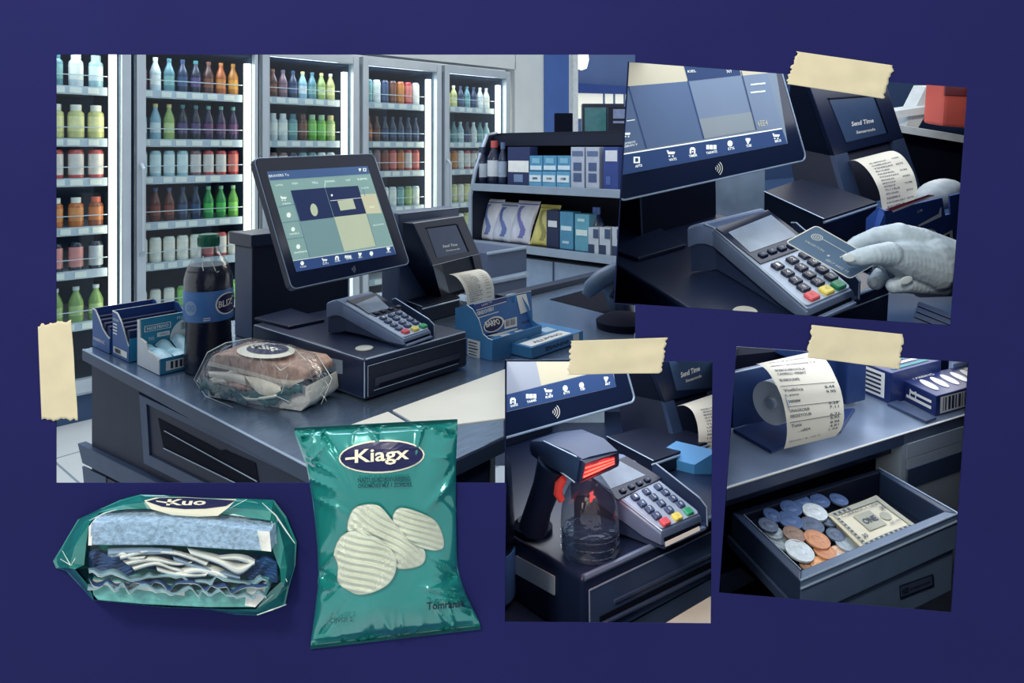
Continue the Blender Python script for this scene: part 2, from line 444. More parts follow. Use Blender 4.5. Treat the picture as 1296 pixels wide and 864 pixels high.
chip([(439, 668), (446, 645), (462, 638), (480, 640), (494, 655), (505, 668), (520, 685), (537, 696), (536, 712), (520, 719), (500, 718), (490, 700), (470, 690), (450, 680)], .55, .0006, 8)
chip([(497, 658), (502, 644), (516, 643), (536, 650), (552, 660), (561, 680), (560, 694), (545, 696), (525, 690), (510, 676)], .35, .0004, 7)
chip([(422, 700), (430, 680), (446, 671), (462, 675), (478, 680), (490, 690), (501, 705), (500, 725), (490, 740), (470, 750), (452, 752), (437, 745), (427, 735), (427, 715)], .3, .0016, 8.5)

# ---------------------------------------------------------------- the cut-out sandwich at lower left of the board
m_wrapg = mat('green_wrap', '#1c7f78', rough=.2, metal=.1, var=.25, scale=25, spec=.7, coat=.6)
m_clear = film('clear_wrap', '#f8fcfc', gloss=.008, body=.0, edge=.12, bump=.35, bscale=45)
m_bread = mat('pale_blue_bread', '#9db6cf', rough=.9, var=.3, scale=320, bump=.8, spec=.1, detail=6)
m_breadc = mat('pale_crumb_edge', '#e4e6df', rough=.9, var=.12, scale=160, bump=.4, spec=.1)
m_breadg = mat('green_tinted_bread', '#68a8a4', rough=.9, var=.25, scale=160, bump=.5, spec=.1, detail=6)
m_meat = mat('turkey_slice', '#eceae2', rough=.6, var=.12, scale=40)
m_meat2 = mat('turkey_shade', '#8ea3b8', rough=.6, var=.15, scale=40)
m_lett = mat('blue_lettuce', '#2c4a78', rough=.5, var=.35, scale=60, bump=.3)
m_lettp = mat('pale_lettuce', '#86a9b5', rough=.5, var=.2, scale=60)
sw = thing('wrapped_sandwich', 'large cut-out sandwich in green tinted film on the navy board', 'sandwich', W0, at(220, 720, YB-.001))
def z50(x, y): return (50+x/3.812, 610+y/3.812)
OUT = [z50(*p) for p in ((65, 380), (105, 315), (185, 180), (290, 130), (390, 85), (480, 60), (600, 62), (760, 75), (1000, 80), (1130, 85), (1190, 165), (1240, 285), (1235, 400), (1205, 500), (1185, 590), (1060, 643), (950, 640), (800, 612), (600, 605), (420, 585), (260, 570), (200, 505), (130, 430), (80, 415))]
def film_h(t): return .006+.02*math.sin(math.pi*min(1, max(0, t)))
cx0, cy0 = 222, 705
def ringpt(i, r, off):
    x, y = OUT[i % len(OUT)]; x = lerp(cx0, x, r); y = lerp(cy0, y, r)
    return at(x, y, YB-off)
n = len(OUT); b = MB()
b.loft([[ringpt(i, 1, .0008) for i in range(n)], [ringpt(i, 1.0, .003) for i in range(n)], [ringpt(i, .9, .008+.002*(i % 2)) for i in range(n)], [ringpt(i, .6, .009) for i in range(n)]], cap=True)
build('film_back', b, m_wrapg, W0, sw, smooth=False)
def zb(x, y, off): return at(*z50(x, y), YB-off)
b = MB()    # top slice: front crust face, top face
tf = [(235, 305), (238, 215), (255, 190), (600, 190), (900, 215), (1110, 240), (1118, 335), (900, 325), (600, 305)]
b.prism([zb(x, y, .030) for x, y in tf], V(0, .018, 0), 0)
b.add([zb(255, 190, .030), zb(600, 190, .030), zb(900, 215, .030), zb(1110, 240, .030), zb(1114, 188, .012), zb(900, 165, .012), zb(600, 150, .012), zb(295, 145, .012)], [(0, 1, 6, 7), (1, 2, 5, 6), (2, 3, 4, 5)], 1)
b.add([zb(235, 305, .0302), zb(238, 215, .0302), zb(255, 190, .0302), zb(252, 305, .0305), zb(256, 215, .0305)], [(0, 1, 4, 3), (1, 2, 4)], 1)
b.add([zb(1050, 232, .0302), zb(1110, 240, .0302), zb(1118, 335, .0302), zb(1070, 330, .0302)], [(0, 1, 2, 3)], 1)
tag(build('bread_slice', b, [m_bread, m_breadc], W0, sw, bevel=.0012), 'upper pale blue bread slice')
b = MB()
bf = [(250, 500), (255, 462), (420, 478), (700, 520), (900, 520), (1060, 490), (1098, 480), (1085, 560), (1040, 605), (800, 605), (500, 590), (280, 570), (258, 545)]
b.prism([zb(x, y, .030) for x, y in bf], V(0, .018, 0), 0)
b.add([zb(258, 468, .0303), zb(420, 484, .0303), zb(700, 526, .0303), (zb(700, 548, .0303)), zb(420, 510, .0303), zb(258, 492, .0303)], [(0, 1, 4, 5), (1, 2, 3, 4)], 1)
b.add([zb(1000, 505, .0303), zb(1095, 482, .0303), zb(1082, 560, .0303), zb(1040, 603, .0303), zb(990, 595, .0303)], [(0, 1, 2, 3, 4)], 1)
tag(build('bread_slice', b, [m_breadg, m_breadc], W0, sw, bevel=.001), 'lower bread slice seen through green film')
def strip(mb, top, bot, o0, o1, m, wob=.0015, ph=0, m2=None, bul=.003):
    """a folded slice: band between two pixel polylines, bulging"""
    def fn(u, v):
        p, q = crom(top, u), crom(bot, u); x, y = lerp(p[0], q[0], v), lerp(p[1], q[1], v)
        return zb(x, y, lerp(o0, o1, v)+wob*math.sin(u*11+ph)+bul*math.sin(v*math.pi))
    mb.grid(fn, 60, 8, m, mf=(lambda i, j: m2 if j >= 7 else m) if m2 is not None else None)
b = MB()
b.add([zb(235, 330, .014), zb(1140, 345, .014), zb(1150, 480, .014), zb(240, 430, .014)], [(0, 1, 2, 3)], 0)
b.add([zb(250, 430, .0142), zb(1140, 440, .0142), zb(1100, 560, .0142), zb(300, 520, .0142)], [(0, 1, 2, 3)], 0)
for s_ in range(7):
    x0 = 240+s_*8; strip(b, [(x0, 335+s_*15), (x0+50, 320+s_*16), (x0+110, 350+s_*16), (x0+180, 330+s_*14)], [(x0, 365+s_*15), (x0+50, 350+s_*16), (x0+110, 385+s_*16), (x0+180, 360+s_*14)], .018, .022, 0, .002, s_)
    strip(b, [(960+s_*6, 350+s_*14), (1040, 365+s_*14), (1090, 350+s_*16), (1140, 370+s_*14)], [(960+s_*6, 385+s_*14), (1040, 395+s_*14), (1090, 385+s_*16), (1150, 400+s_*14)], .018, .022, 0, .002, s_)
build('lettuce', b, m_lett, W0, sw, smooth=True)
b = MB()
for i, (top, bot) in enumerate(((((330, 320), (450, 312), (640, 318)), ((330, 360), (460, 352), (640, 345))),
                 (((385, 345), (520, 318), (640, 330), (760, 360)), ((390, 375), (520, 345), (640, 350), (760, 375))),
                 (((710, 312), (850, 345), (950, 380), (1035, 375)), ((730, 350), (860, 395), (960, 445), (1030, 400))),
                 (((400, 378), (540, 352), (660, 380), (740, 380)), ((430, 402), (540, 385), (660, 402), (730, 392))),
                 (((440, 402), (560, 375), (640, 400), (700, 420)), ((460, 428), (560, 402), (640, 425), (700, 440))),
                 (((630, 430), (740, 395), (830, 395), (910, 425)), ((650, 460), (760, 440), (840, 455), (905, 480))),
                 (((640, 350), (760, 390), (880, 420), (970, 445)), ((650, 380), (760, 420), (880, 455), (965, 475))), (((480, 322), (600, 316), (720, 345), (820, 380)), ((490, 345), (600, 340), (720, 372), (800, 405))), (((560, 398), (650, 420), (740, 430), (820, 428)), ((570, 430), (650, 455), (740, 460), (800, 455))), (((860, 352), (940, 345), (1000, 352), (1040, 372)), ((880, 375), (950, 378), (1000, 392), (1036, 402))), (((340, 330), (400, 322), (450, 345), (520, 350)), ((345, 365), (400, 360), (450, 378), (500, 372))))):
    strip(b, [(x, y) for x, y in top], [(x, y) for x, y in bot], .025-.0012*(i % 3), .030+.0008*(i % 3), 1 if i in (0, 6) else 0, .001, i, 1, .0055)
build('turkey_slices', b, [m_meat, m_meat2], W0, sw, smooth=True)
b = MB()
rf = random.Random(4)
for row, (ya, yb, m_) in enumerate(((425, 462, 0), (455, 500, 1), (470, 530, 0))):
    pts = [(235+i*33, lerp(ya, yb, (i/26)**.7)+rf.uniform(-20, 20)) for i in range(27)]
    strip(b, pts, [(x+rf.uniform(-12, 12), y+rf.uniform(16, 34)) for x, y in pts], .026+.0015*row, .034+.001*row, m_, .0012, row*2, 2, .004)
tag(build('lettuce', b, [m_lettp, m_lett, m_breadc], W0, sw, smooth=True), 'ruffled lettuce edge')
# green film around the window and the clear front
WIN = [z50(*p) for p in ((215, 400), (225, 300), (240, 200), (290, 148), (420, 130), (520, 128), (620, 130), (760, 140), (1000, 168), (1112, 185), (1122, 250), (1128, 335), (1160, 420), (1165, 480), (1110, 530), (1045, 612), (940, 614), (800, 608), (600, 601), (420, 582), (262, 566), (240, 500), (170, 420), (190, 410))]
b = MB()
b.loft([[ringpt(i, 1, .0012) for i in range(n)], [at(*[lerp(OUT[i][k], WIN[i][k], .55) for k in (0, 1)], YB-.016-.003*(i % 2)) for i in range(n)], [at(*WIN[i], YB-.0215) for i in range(n)]], cap=False)
tag(build('film_front', b, m_wrapg, W0, sw), 'green tinted film')
b = MB(); rg = random.Random(9)
b.loft([[at(*WIN[i], YB-.0215) for i in range(n)], [at(lerp(cx0, WIN[i][0], .8), lerp(cy0, WIN[i][1], .8), YB-.0365-rg.uniform(0, .002)) for i in range(n)], [at(lerp(cx0, WIN[i][0], .4), lerp(cy0, WIN[i][1], .4), YB-.038-rg.uniform(0, .002)) for i in range(n)], [at(cx0, cy0, YB-.038)]*1 and [at(lerp(cx0, WIN[i][0], .02), lerp(cy0, WIN[i][1], .02), YB-.038) for i in range(n)]], cap=False)
tag(build('film_window', b, m_clear, W0, sw, smooth=True), 'clear crinkled film')
# film highlights put in as pale tubes along the creases
m_shine = mat('highlight_line', '#dfeee2', rough=.25, var=.05, spec=.8)
b = MB()
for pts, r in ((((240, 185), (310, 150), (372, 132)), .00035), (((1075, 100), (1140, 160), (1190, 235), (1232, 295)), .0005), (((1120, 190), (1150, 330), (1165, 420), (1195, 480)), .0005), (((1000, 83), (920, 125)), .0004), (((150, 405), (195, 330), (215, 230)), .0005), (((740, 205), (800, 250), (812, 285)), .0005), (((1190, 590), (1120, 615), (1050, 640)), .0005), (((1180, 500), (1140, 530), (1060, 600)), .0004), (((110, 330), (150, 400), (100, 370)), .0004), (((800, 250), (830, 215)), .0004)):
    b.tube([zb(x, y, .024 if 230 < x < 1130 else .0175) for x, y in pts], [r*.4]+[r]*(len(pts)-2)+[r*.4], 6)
build('highlight_line', b, m_shine, W0, sw, smooth=True)
# sticker
b = MB()
b.face([zb(x, y, .026) for x, y in ((505, 88), (560, 74), (700, 72), (830, 80), (950, 82), (915, 120), (860, 162), (760, 166), (640, 158), (540, 130))], 0)
b.face([zb(x, y, .0263) for x, y in ((515, 92), (580, 76), (700, 74), (850, 82), (945, 88), (900, 115), (800, 128), (700, 130), (590, 118))], 1)
b.text('Kuo', lambda x, y: zb(610+x*190+y*10, 112-x*2-y*30, .0266), 0, .03); b.face([zb(560, 88, .0266), zb(640, 98, .0266), zb(640, 106, .0266), zb(565, 94, .0266)], 0)
tag(build('sticker', b, [m_cream, m_logo], W0, sw), 'cream sticker with navy oval logo')
# ================================================================ the shop picture
RM = Matrix(((.655, -.756, 0), (.756, .655, 0), (0, 0, 1)))
M = Fr(RM, (0, 0, -.305))                    # z = 0 is the worktop; x right-back, y left-back
m_blk = mat('black_plastic', '#16223c', rough=.34, var=.08, scale=60, spec=.5)
m_blk2 = mat('deep_black_plastic', '#0d172c', rough=.5, var=.08, scale=60, spec=.35)
m_gap = mat('dark_gap', '#0a1020', rough=.8, var=.05, spec=.1)
m_edge = mat('edge_highlight', '#9fb4c9', rough=.3, metal=.2, var=.08)  # light along edges is put in as pale lines of this colour
m_slate = mat('slate_plastic', '#3a4a66', rough=.4, var=.06, scale=80, spec=.5)
m_steel = mat('brushed_steel', '#8298b2', rough=.24, metal=.8, var=.28, scale=14, stretch=(3, 60, 3), spec=.5)
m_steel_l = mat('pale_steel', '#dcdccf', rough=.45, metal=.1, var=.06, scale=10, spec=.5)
m_cab = mat('navy_cabinet', '#16233c', rough=.55, var=.1, scale=30, spec=.3)
m_cabl = mat('grey_cabinet', '#3c4f6c', rough=.5, var=.08, scale=30, spec=.3)
m_alu = mat('aluminium', '#8f9fb0', rough=.35, metal=.45, var=.06, scale=20)
m_white = mat('white_print', '#e6e8df', rough=.5, var=.03)
m_paper = mat('receipt_paper', '#e9e5d2', rough=.8, var=.03, scale=30, spec=.1)
m_print = mat('receipt_ink', '#59616b', rough=.8, var=.1, spec=.1)
m_glowstrip = mat('cool_tube', '#fff4da', rough=.4, var=.01, emit=4.5)
FZ = -.9
# ---------------------------------------------------------------- floor and far walls
b = MB(); b.face([V(-6, -2, FZ), V(9, -2, FZ), V(9, 7, FZ), V(-6, 7, FZ)])
m_floor = mat('floor_tile', '#d4dadb', rough=.35, var=.05, scale=3)
struct('floor', b, m_floor, M)
b = MB()
for i in range(-8, 14):
    b.box((-6, i*.45-.004, FZ), (9, i*.45+.004, FZ+.0006)); b.box((i*.45-.004, -2, FZ), (i*.45+.004, 7, FZ+.0006))
tag(build('trim_1', b, mat('floor_joint', '#8b98a6', rough=.7), M), kind='structure')
G = Fr(Matrix(((.726, -.687, 0), (.687, .726, 0), (0, 0, 1))), (-1.744, 3.25, -1.205))   # cooler wall: x along, y back, z up from floor
m_wallc = mat('pale_wall', '#d6dedf', rough=.8, var=.05, scale=4, spec=.1)
b = MB(); b.box((-1.6, 0.0, 1.77), (2.44, .1, 2.9)); b.box((2.43, .0, 0), (3.06, .1, 2.9))
struct('wall_back', b, m_wallc, G)
b = MB(); b.box((3.02, -.02, 0), (3.075, .12, 2.9)); tag(build('trim_2', b, mat('pale_post', '#dde4e6', rough=.6), G), kind='structure')
b = MB(); b.box((2.72, -.012, 1.32), (2.98, -.002, 2.4))
tag(build('wall_banner', b, mat('blue_banner', '#4568ac', rough=.7, var=.06, scale=3), G), 'plain blue vertical banner on the pale wall beyond the coolers', 'banner')
# deeper part of the shop
b = MB(); b.box((.45, 7.6, -1.3), (5.5, 7.7, 2.6)); 
struct('wall_right', b, mat('far_wall', '#647cac', rough=.8, var=.08, scale=2), W0)
m_win = mat('bright_window', '#f2f3e4', rough=.5, var=.02, emit=.55)
for i, (x0, x1, y0, y1) in enumerate(((728, 763, 117, 150), (766, 776, 118, 150), (779, 789, 118, 150), (792, 806, 118, 150))):
    b = MB(); p = [at(x0, y1, 7.58), at(x1, y1, 7.58), at(x1, y0, 7.58), at(x0, y0, 7.58)]; b.prism(p, V(0, .02, 0))
    struct('window_%d' % (i+1), b, m_win, W0)
b = MB(); b.prism([at(728, 117, 7.5), at(810, 119, 7.5), at(810, 110, 7.5), at(728, 105, 7.5)], V(0, .08, 0))
tag(build('trim_3', b, mat('blue_lintel', '#3a57a0', rough=.7), W0), kind='structure')
lt = thing('ceiling_light', 'round glowing ceiling light at the top beside the blue banner', 'light', W0, at(736, 60, 6.6))
b = MB(); b.lathe([(.0, .0), (.035, .0), (.06, -.06), (.07, -.16), (.05, -.24), (.0, -.26)], at(736, 54, 6.6), 20)
build('shade', b, mat('lamp_glow', '#fdfbe8', rough=.5, var=.01, emit=1.1), W0, lt, smooth=True)
b = MB(); b.tube([at(736, 54, 6.6), at(736, 10, 6.6)], .008, 8); build('cord', b, m_blk, W0, lt)

# ---------------------------------------------------------------- drinks coolers
m_carc = mat('cooler_inside', '#3a5070', rough=.6, var=.1, scale=6, spec=.2)
m_frame = mat('cooler_frame', '#b3c0ca', rough=.34, metal=.25, var=.06, scale=8)
m_shelf = mat('cooler_shelf', '#b9c6d0', rough=.45, var=.05)
m_tagw = mat('price_ticket', '#e9ece4', rough=.6, var=.03)
m_pane = film('cooler_glass', '#f2f8fa', gloss=.015, edge=.12, rough=.04)
m_streak = mat('shelf_wire', '#cfdbe2', rough=.3, metal=.3, var=.03)
ZS = [1.205+z for z in (.285, .05, -.13, -.35, -.546, -.78)]      # shelf heights from the floor
P = .6; HT = 1.755
ORD = ['first', 'second', 'third', 'fourth', 'fifth', 'sixth', 'seventh', 'eighth', 'ninth', 'tenth']
COOL = ['left edge cooler', 'second cooler', 'third cooler', 'fourth cooler', 'far fifth cooler']
def cooler(k, ns, label):
    x0 = k*P; t = thing('drinks_cooler', label, 'cooler', G, (x0+P/2, .3, 0), 'glass door drinks coolers along the back wall')
    b = MB(); b.box((x0+.012, .06, .12), (x0+.03, .62, HT-.05)); b.box((x0+P-.03, .06, .12), (x0+P-.012, .62, HT-.05)); b.box((x0+.012, .60, .12), (x0+P-.012, .62, HT-.05))
    b.box((x0+.012, .06, HT-.06), (x0+P-.012, .62, HT-.04)); b.box((x0+.012, .03, 0), (x0+P-.012, .62, .13))
    build('cabinet', b, m_carc, G, t)
    so = .030 if k == 0 else 0.; se = .028 if k == 0 else .05
    b = MB()
    b.box((x0+.012, 0, .13), (x0+.05, .045, HT-.005)); b.box((x0+P-se, 0, .13), (x0+P-.012, .045, HT-.005))
    b.box((x0+.05, 0, HT-.055), (x0+P-.05, .045, HT-.005)); b.box((x0+.05, 0, .13), (x0+P-.05, .045, .19))
    d = build('door', b, m_frame, G, t, bevel=.004)
    b = MB(); b.box((x0+.05, .018, .19), (x0+P-se, .022, HT-.055)); build('glass', b, m_pane, G, d)
    b = MB(); b.tube([V(x0+.03, -.004, .72), V(x0+.03, -.035, .74), V(x0+.03, -.035, 1.12), V(x0+.03, -.004, 1.14)], .009, 8)
    build('handle', b, m_frame, G, d, smooth=True)
    b = MB(); b.box((x0+P-.088+so, .05, .2), (x0+P-.060+so, .075, HT-.1)); tag(build('light_strip', b, m_glowstrip, G, t), 'glowing vertical light tube')
    for j, z in enumerate(ZS[:ns]):
        b = MB(); b.box((x0+.032, .10, z-.012), (x0+P-.09+so, .59, z)); b.box((x0+.032, .085, z-.034), (x0+P-.09+so, .10, z+.004))
        s_ = build('shelf', b, m_shelf, G, t)
        rr = random.Random(k*10+j); b = MB()
        x = x0+.05
        while x < x0+P-.15:
            w_ = rr.uniform(.04, .055); b.box((x, .082, z-.028), (x+w_, .0845, z-.002)); x += w_+rr.uniform(.012, .05)
        build('price_ticket', b, m_tagw, G, s_)
        b = MB(); b.box((x0+.032, .083, z+.052), (x0+P-.09+so, .086, z+.056)); build('guard_wire', b, m_streak, G, s_)
    # crown of the door
    return t
for k, ns, l in ((-1, 6, 'steel glass door drinks cooler cut by the left edge of the picture'), (0, 6, 'steel glass door drinks cooler full of colourful bottles, second from left'),
                 (1, 6, 'steel glass door drinks cooler mostly hidden behind the till screen'), (2, 6, 'steel glass door drinks cooler fourth from left above the receipt printer'),
                 (3, 6, 'narrow looking glass door drinks cooler at the far right end of the row')):
    cooler(k, ns, l)
def ink(h): return mat('drink_'+h, '#'+h, rough=.25, var=.12, scale=30, spec=.6)
_proto = {}
def drink(kind, body, label, cap, x, y, z, w_, h, lab, cat, grp, parts, nm):
    key = (kind, body, label, cap, round(w_, 4), round(h, 4), parts); r = w_/2
    if kind == 'bottle':
        prof = [(r*.85, 0), (r, h*.03), (r, h*.2), (r*.97, h*.22), (r*.97, h*.48), (r, h*.5), (r*.98, h*.58), (r*.7, h*.72), (r*.42, h*.83), (r*.38, h*.92)]
        li = (2, 3)
        cp = [(r*.46, h*.9), (r*.46, h), (0, h)]
    elif kind == 'jar':
        prof = [(r*.8, 0), (r, h*.05), (r, h*.22), (r, h*.66), (r*.95, h*.76), (r*.62, h*.83)]
        li = (2,); cp = [(r*.68, h*.82), (r*.68, h), (0, h)]
    else:
        prof = [(r*.8, 0), (r, h*.04), (r, h*.14), (r, h*.86), (r, h*.92), (r*.8, h)]
        li = (2,); cp = [(r*.82, h*.985), (r*.78, h*1.01), (0, h*1.0)]
    if key not in _proto:
        b = MB(); b.lathe(prof, n=12, mf=lambda j: 1 if j in li else 0)
        c = MB(); c.lathe(cp, n=10)
        if parts:
            t = thing(nm, lab, cat, G, (0, 0, 0), grp)
            build('body', b, [ink(body), ink(label)], G, t, smooth=True); build('cap', c, ink(cap), G, t, smooth=True)
        else:
            o = len(b.v); b.v += c.v; b.f += [[i+o for i in f] for f in c.f]; b.m += [2]*len(c.f)
            t = build(nm, b, [ink(body), ink(label), ink(cap)], G, base=(0, 0, 0), smooth=True); tag(t, lab, cat, grp)
        _proto[key] = t
    else:
        s0 = _proto[key]; t = s0.copy(); C.objects.link(t); tag(t, lab, cat, grp)
        for ch in list(s0.children):
            q = ch.copy(); C.objects.link(q); q.parent = t
    t.matrix_world = G.M @ Matrix.Translation((x, y, z))
    return t
# rows: (kind, name, width, height, [(body,label,cap), ...])
DK = {'w': ('c9d6d8', 'eef0e6', 'dfe6e4'), 'm': ('6f5560', '8a6f78', '5a5566'), 't': ('5f8a92', '7fb0ac', '4a7a86'), 'n': ('23344f', '3d5578', '2c4468'), 'N': ('1c2438', '5a4a78', '3a7a80'), 'b': ('4a2c28', '7a4a38', '6a4438'),
      'a': ('b8782c', 'd89a3a', 'c8882e'), 'A': ('a85a2c', 'c8803c', 'a8663a'), 'l': ('8fb8c8', 'dbe8ea', 'd8c88a'), 'g': ('9ab46a', 'c8d89a', 'd8c88a'), 'v': ('2a2248', '6a3a6a', '5f9a8c'), 'c': ('9fc4cc', 'dcecec', 'b8d0d4'),
      'r': ('b84a4a', 'e0d8d0', 'c85a50'), 'R': ('a83038', 'd87a70', 'b84040'), 'p': ('7a5a60', 'd8d0cc', '8a7074'), 'B': ('5a2c2c', '8a4438', '4a5f8a'), 'G': ('2f8a48', '4fb85a', '8ac0a0'), 'L': ('6aa84a', '8ed06a', 'a0c8a0'),
      'y': ('c0c080', 'e2dfa4', 'e4e6da'), 'o': ('b86a3a', 'd8925a', 'dfe2dc'), 'O': ('8a4a2c', 'c87a48', 'c06048'), 'k': ('1f2c40', 'b8c0c4', '3a4a60'), 'K': ('1f2c40', 'd08a88', '3a4a60'), 'W': ('d8dcd0', 'eeeadc', 'c8ccc8'), 'q': ('7a9a58', 'a8c080', 'b8c4cc')}
CN = {'w': 'white', 'm': 'mauve', 't': 'teal', 'n': 'navy', 'N': 'dark', 'b': 'brown', 'a': 'amber', 'A': 'rust orange', 'l': 'pale blue', 'g': 'lime', 'v': 'violet', 'c': 'icy blue', 'r': 'red and white', 'R': 'red', 'p': 'dusky pink', 'B': 'dark red', 'G': 'green', 'L': 'bright green',
      'y': 'pale yellow', 'o': 'orange', 'O': 'reddish orange', 'k': 'black and white', 'K': 'black and pink', 'W': 'cream white', 'q': 'olive green'}
SHN = ['top', 'second', 'third', 'fourth', 'fifth', 'bottom']
ROWS = {
 -1: (5, .080, [('jar', .055, .15, 'tctwc'), ('jar', .062, .155, 'gyyyy'), ('can', .058, .13, 'ygrrr'), ('jar', .056, .135, 'tnooO'), ('can', .054, .125, 'kkKKk'), ('bottle', .056, .16, 'qqqqq')]),
 0: (8, .0632, [('bottle', .047, .165, 'mwtnNbAa'), ('bottle', .047, .175, 'llgNNvvv'), ('can', .048, .125, 'ccccprrR'), ('bottle', .047, .165, 'BBBnnGGL'), ('can', .05, .12, 'WWWWWRrW'), ('can', .046, .10, 'WWWLLGGL')]),
 1: (8, .058, [('bottle', .046, .155, 'abmnltgy'), ('jar', .048, .15, 'pwwtbLLg'), ('can', .046, .115, 'pppnttww'), None, None, None]),
 2: (8, .058, [('can', .046, .14, 'ttwnbARw'), ('bottle', .047, .155, 'OObnnnnn'), ('can', .046, .13, 'ttmBROrR'), ('can', .046, .12, 'twqwwtqw'), ('can', .046, .12, 'twqwwtqw'), None]),
 3: (8, .058, [('bottle', .046, .145, 'gyyntnwW'), ('bottle', .046, .14, 'tctcnwtc'), ('can', .046, .125, 'pwAwrpWw'), ('can', .046, .12, 'yWyWyWcW'), ('can', .046, .12, 'wpwWywcW'), None]),
}
for k, (nn, pit, rows) in ROWS.items():
    ci = k+1
    for j, row in enumerate(rows):
        if not row: continue
        kind, w_, h, cs = row; w_ *= 1.1
        for i, cch in enumerate(cs):
            x = k*P+P-.128+(.035 if k == 0 else 0)-(nn-1-i)*pit
            bd, lb, cp = DK[cch]
            word = {'bottle': 'bottle', 'jar': 'short bottle', 'can': 'can'}[kind]
            lab = '%s drink %s, %s from left, %s shelf of %s' % (CN[cch], word, ORD[i], SHN[j], COOL[ci])
            drink(kind, bd, lb, cp, x, .125, ZS[j]+.001, w_, h, lab, 'can' if kind == 'can' else 'bottle', 'drinks on the %s shelf of the %s' % (SHN[j], COOL[ci]), k <= 0, 'drink_can' if kind == 'can' else 'drink_bottle')

# ---------------------------------------------------------------- service counter
cnt = thing('service_counter', 'long steel topped shop counter with a dark cabinet and recessed handle', 'counter', M, (.45, .9, FZ))
cl = M.pl(97, 443); cn = M.pl(479, 626); xe = (cl.x+cn.x)/2; yn = cn.y; yf = cl.y
def linex(px, y): d = M.d(px, 500); s_ = (y-M.cam.y)/d.y; return M.cam.x+d.x*s_     # vertical image line px -> x at this y
# worktop outline (right end stops where the picture ends)
edge = []
pA = V(linex(639, yn), yn, 0)
dL = M.d(639, 456); lenA = (M.pl(639, 456)-M.cam); pB = M.pl(639, 454.5); pC = M.pl(803, 454.5); pD = V(linex(803, yf), yf, 0)
yb2 = .965; pD = V(linex(803, yb2), yb2, 0)
top_poly = [V(xe, yf, 0), V(xe, yn, 0), pA, pB, pC, pD, V(1.06, yb2, 0), V(1.06, yf, 0)]
th = .017
b = MB(); b.prism([p-V(0, 0, th) for p in top_poly], V(0, 0, th))
build('worktop', b, m_steel, M, cnt, bevel=.0015)
b = MB(); b.tube([V(xe+.0005, yf, -.001), V(xe+.0005, yn+.002, -.001)], .0014, 6); build('worktop_edge', b, m_edge, M, cnt)
b = MB(); b.box((xe-.0008, yn, -th+.0005), (xe-.0001, yf, -.0018)); b.box((xe, yn-.0008, -th+.0005), (pA.x, yn-.0001, -.0018)); build('edge_band', b, mat('band_blue', '#33455f', rough=.45, metal=.2, var=.15, scale=20), M, cnt)
b = MB()
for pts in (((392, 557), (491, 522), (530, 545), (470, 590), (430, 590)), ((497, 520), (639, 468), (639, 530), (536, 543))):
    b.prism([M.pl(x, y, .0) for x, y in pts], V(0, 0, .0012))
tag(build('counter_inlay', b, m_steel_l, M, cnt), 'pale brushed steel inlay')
b = MB(); ins = .006
cp = [V(xe+ins, yf-.02, 0), V(xe+ins, yn+ins, 0), V(pA.x-.02, yn+ins, 0), V(pB.x-.03, pB.y, 0), V(pB.x, yb2-.02, 0), V(1.04, yb2-.02, 0), V(1.04, yf-.02, 0)]
b.prism([p+V(0, 0, FZ+.0) for p in cp], V(0, 0, -FZ-th))
build('cabinet', b, m_cab, M, cnt)
# left side panel details: plane x = xe+ins
xs = xe+ins
def S(px, py, off=0.0): return M.plx(px, py, xs-off)
def sprism(mb, pts, off, dep, m=0): mb.prism([S(x, y, off) for x, y in pts], V(dep, 0, 0), m)
b = MB(); fr_o = [(176, 499), (182, 586), (460, 725), (460, 636)]; fr_i = [(185, 511), (189, 576), (450, 706), (450, 641)]
for i in range(4):
    j = (i+1) % 4; sprism(b, [fr_o[i], fr_o[j], fr_i[j], fr_i[i]], .004, .004)
dr = build('door_frame', b, m_cabl, M, cnt)
b = MB(); sprism(b, [(185, 511), (189, 576), (450, 706), (450, 641)], .0015, .0014); build('door', b, m_cab, M, cnt)
b = MB(); sprism(b, [(200, 529), (207, 567), (330, 626), (323, 586), (290, 572), (285, 569), (278, 570)], .0022, .0006); tag(build('handle_recess', b, m_gap, M, cnt), 'dark slot handle in the cabinet door')
b = MB(); b.tube([S(208, 545, .003), S(325, 609, .003)], .0006, 6); b.tube([S(207, 567, .003), S(300, 612, .003)], .0006, 6); build('slot_edge', b, m_edge, M, cnt)
b = MB(); sprism(b, [(176, 492), (176, 499), (460, 638), (460, 626)], .0008, .0006); build('shadow_gap', b, m_gap, M, cnt)
b = MB(); sprism(b, [(98, 561), (104, 586), (260, 665), (258, 640)], .008, .012); build('bumper_rail', b, m_cabl, M, cnt, bevel=.001)
b = MB(); sprism(b, [(104, 590), (110, 650), (134, 660), (134, 604)], .003, .003); build('kick_panel', b, m_cabl, M, cnt)
b = MB(); sprism(b, [(134, 604), (134, 660), (260, 720), (260, 667)], .002, .002); build('kick_panel', b, m_blk2, M, cnt)
# raised rear rim on the right and the sunken dark well
b = MB(); b.box((1.06, yb2-.028, 0), (linex(802, yb2), yb2, .012)); build('rear_rim', b, m_blk, M, cnt, bevel=.002)
b = MB(); b.prism([M.pl(x, y, .0) for x, y in ((696, 379), (797, 352), (799, 405), (780, 400))], V(0, 0, .0008)); build('well', b, m_gap, M, cnt)

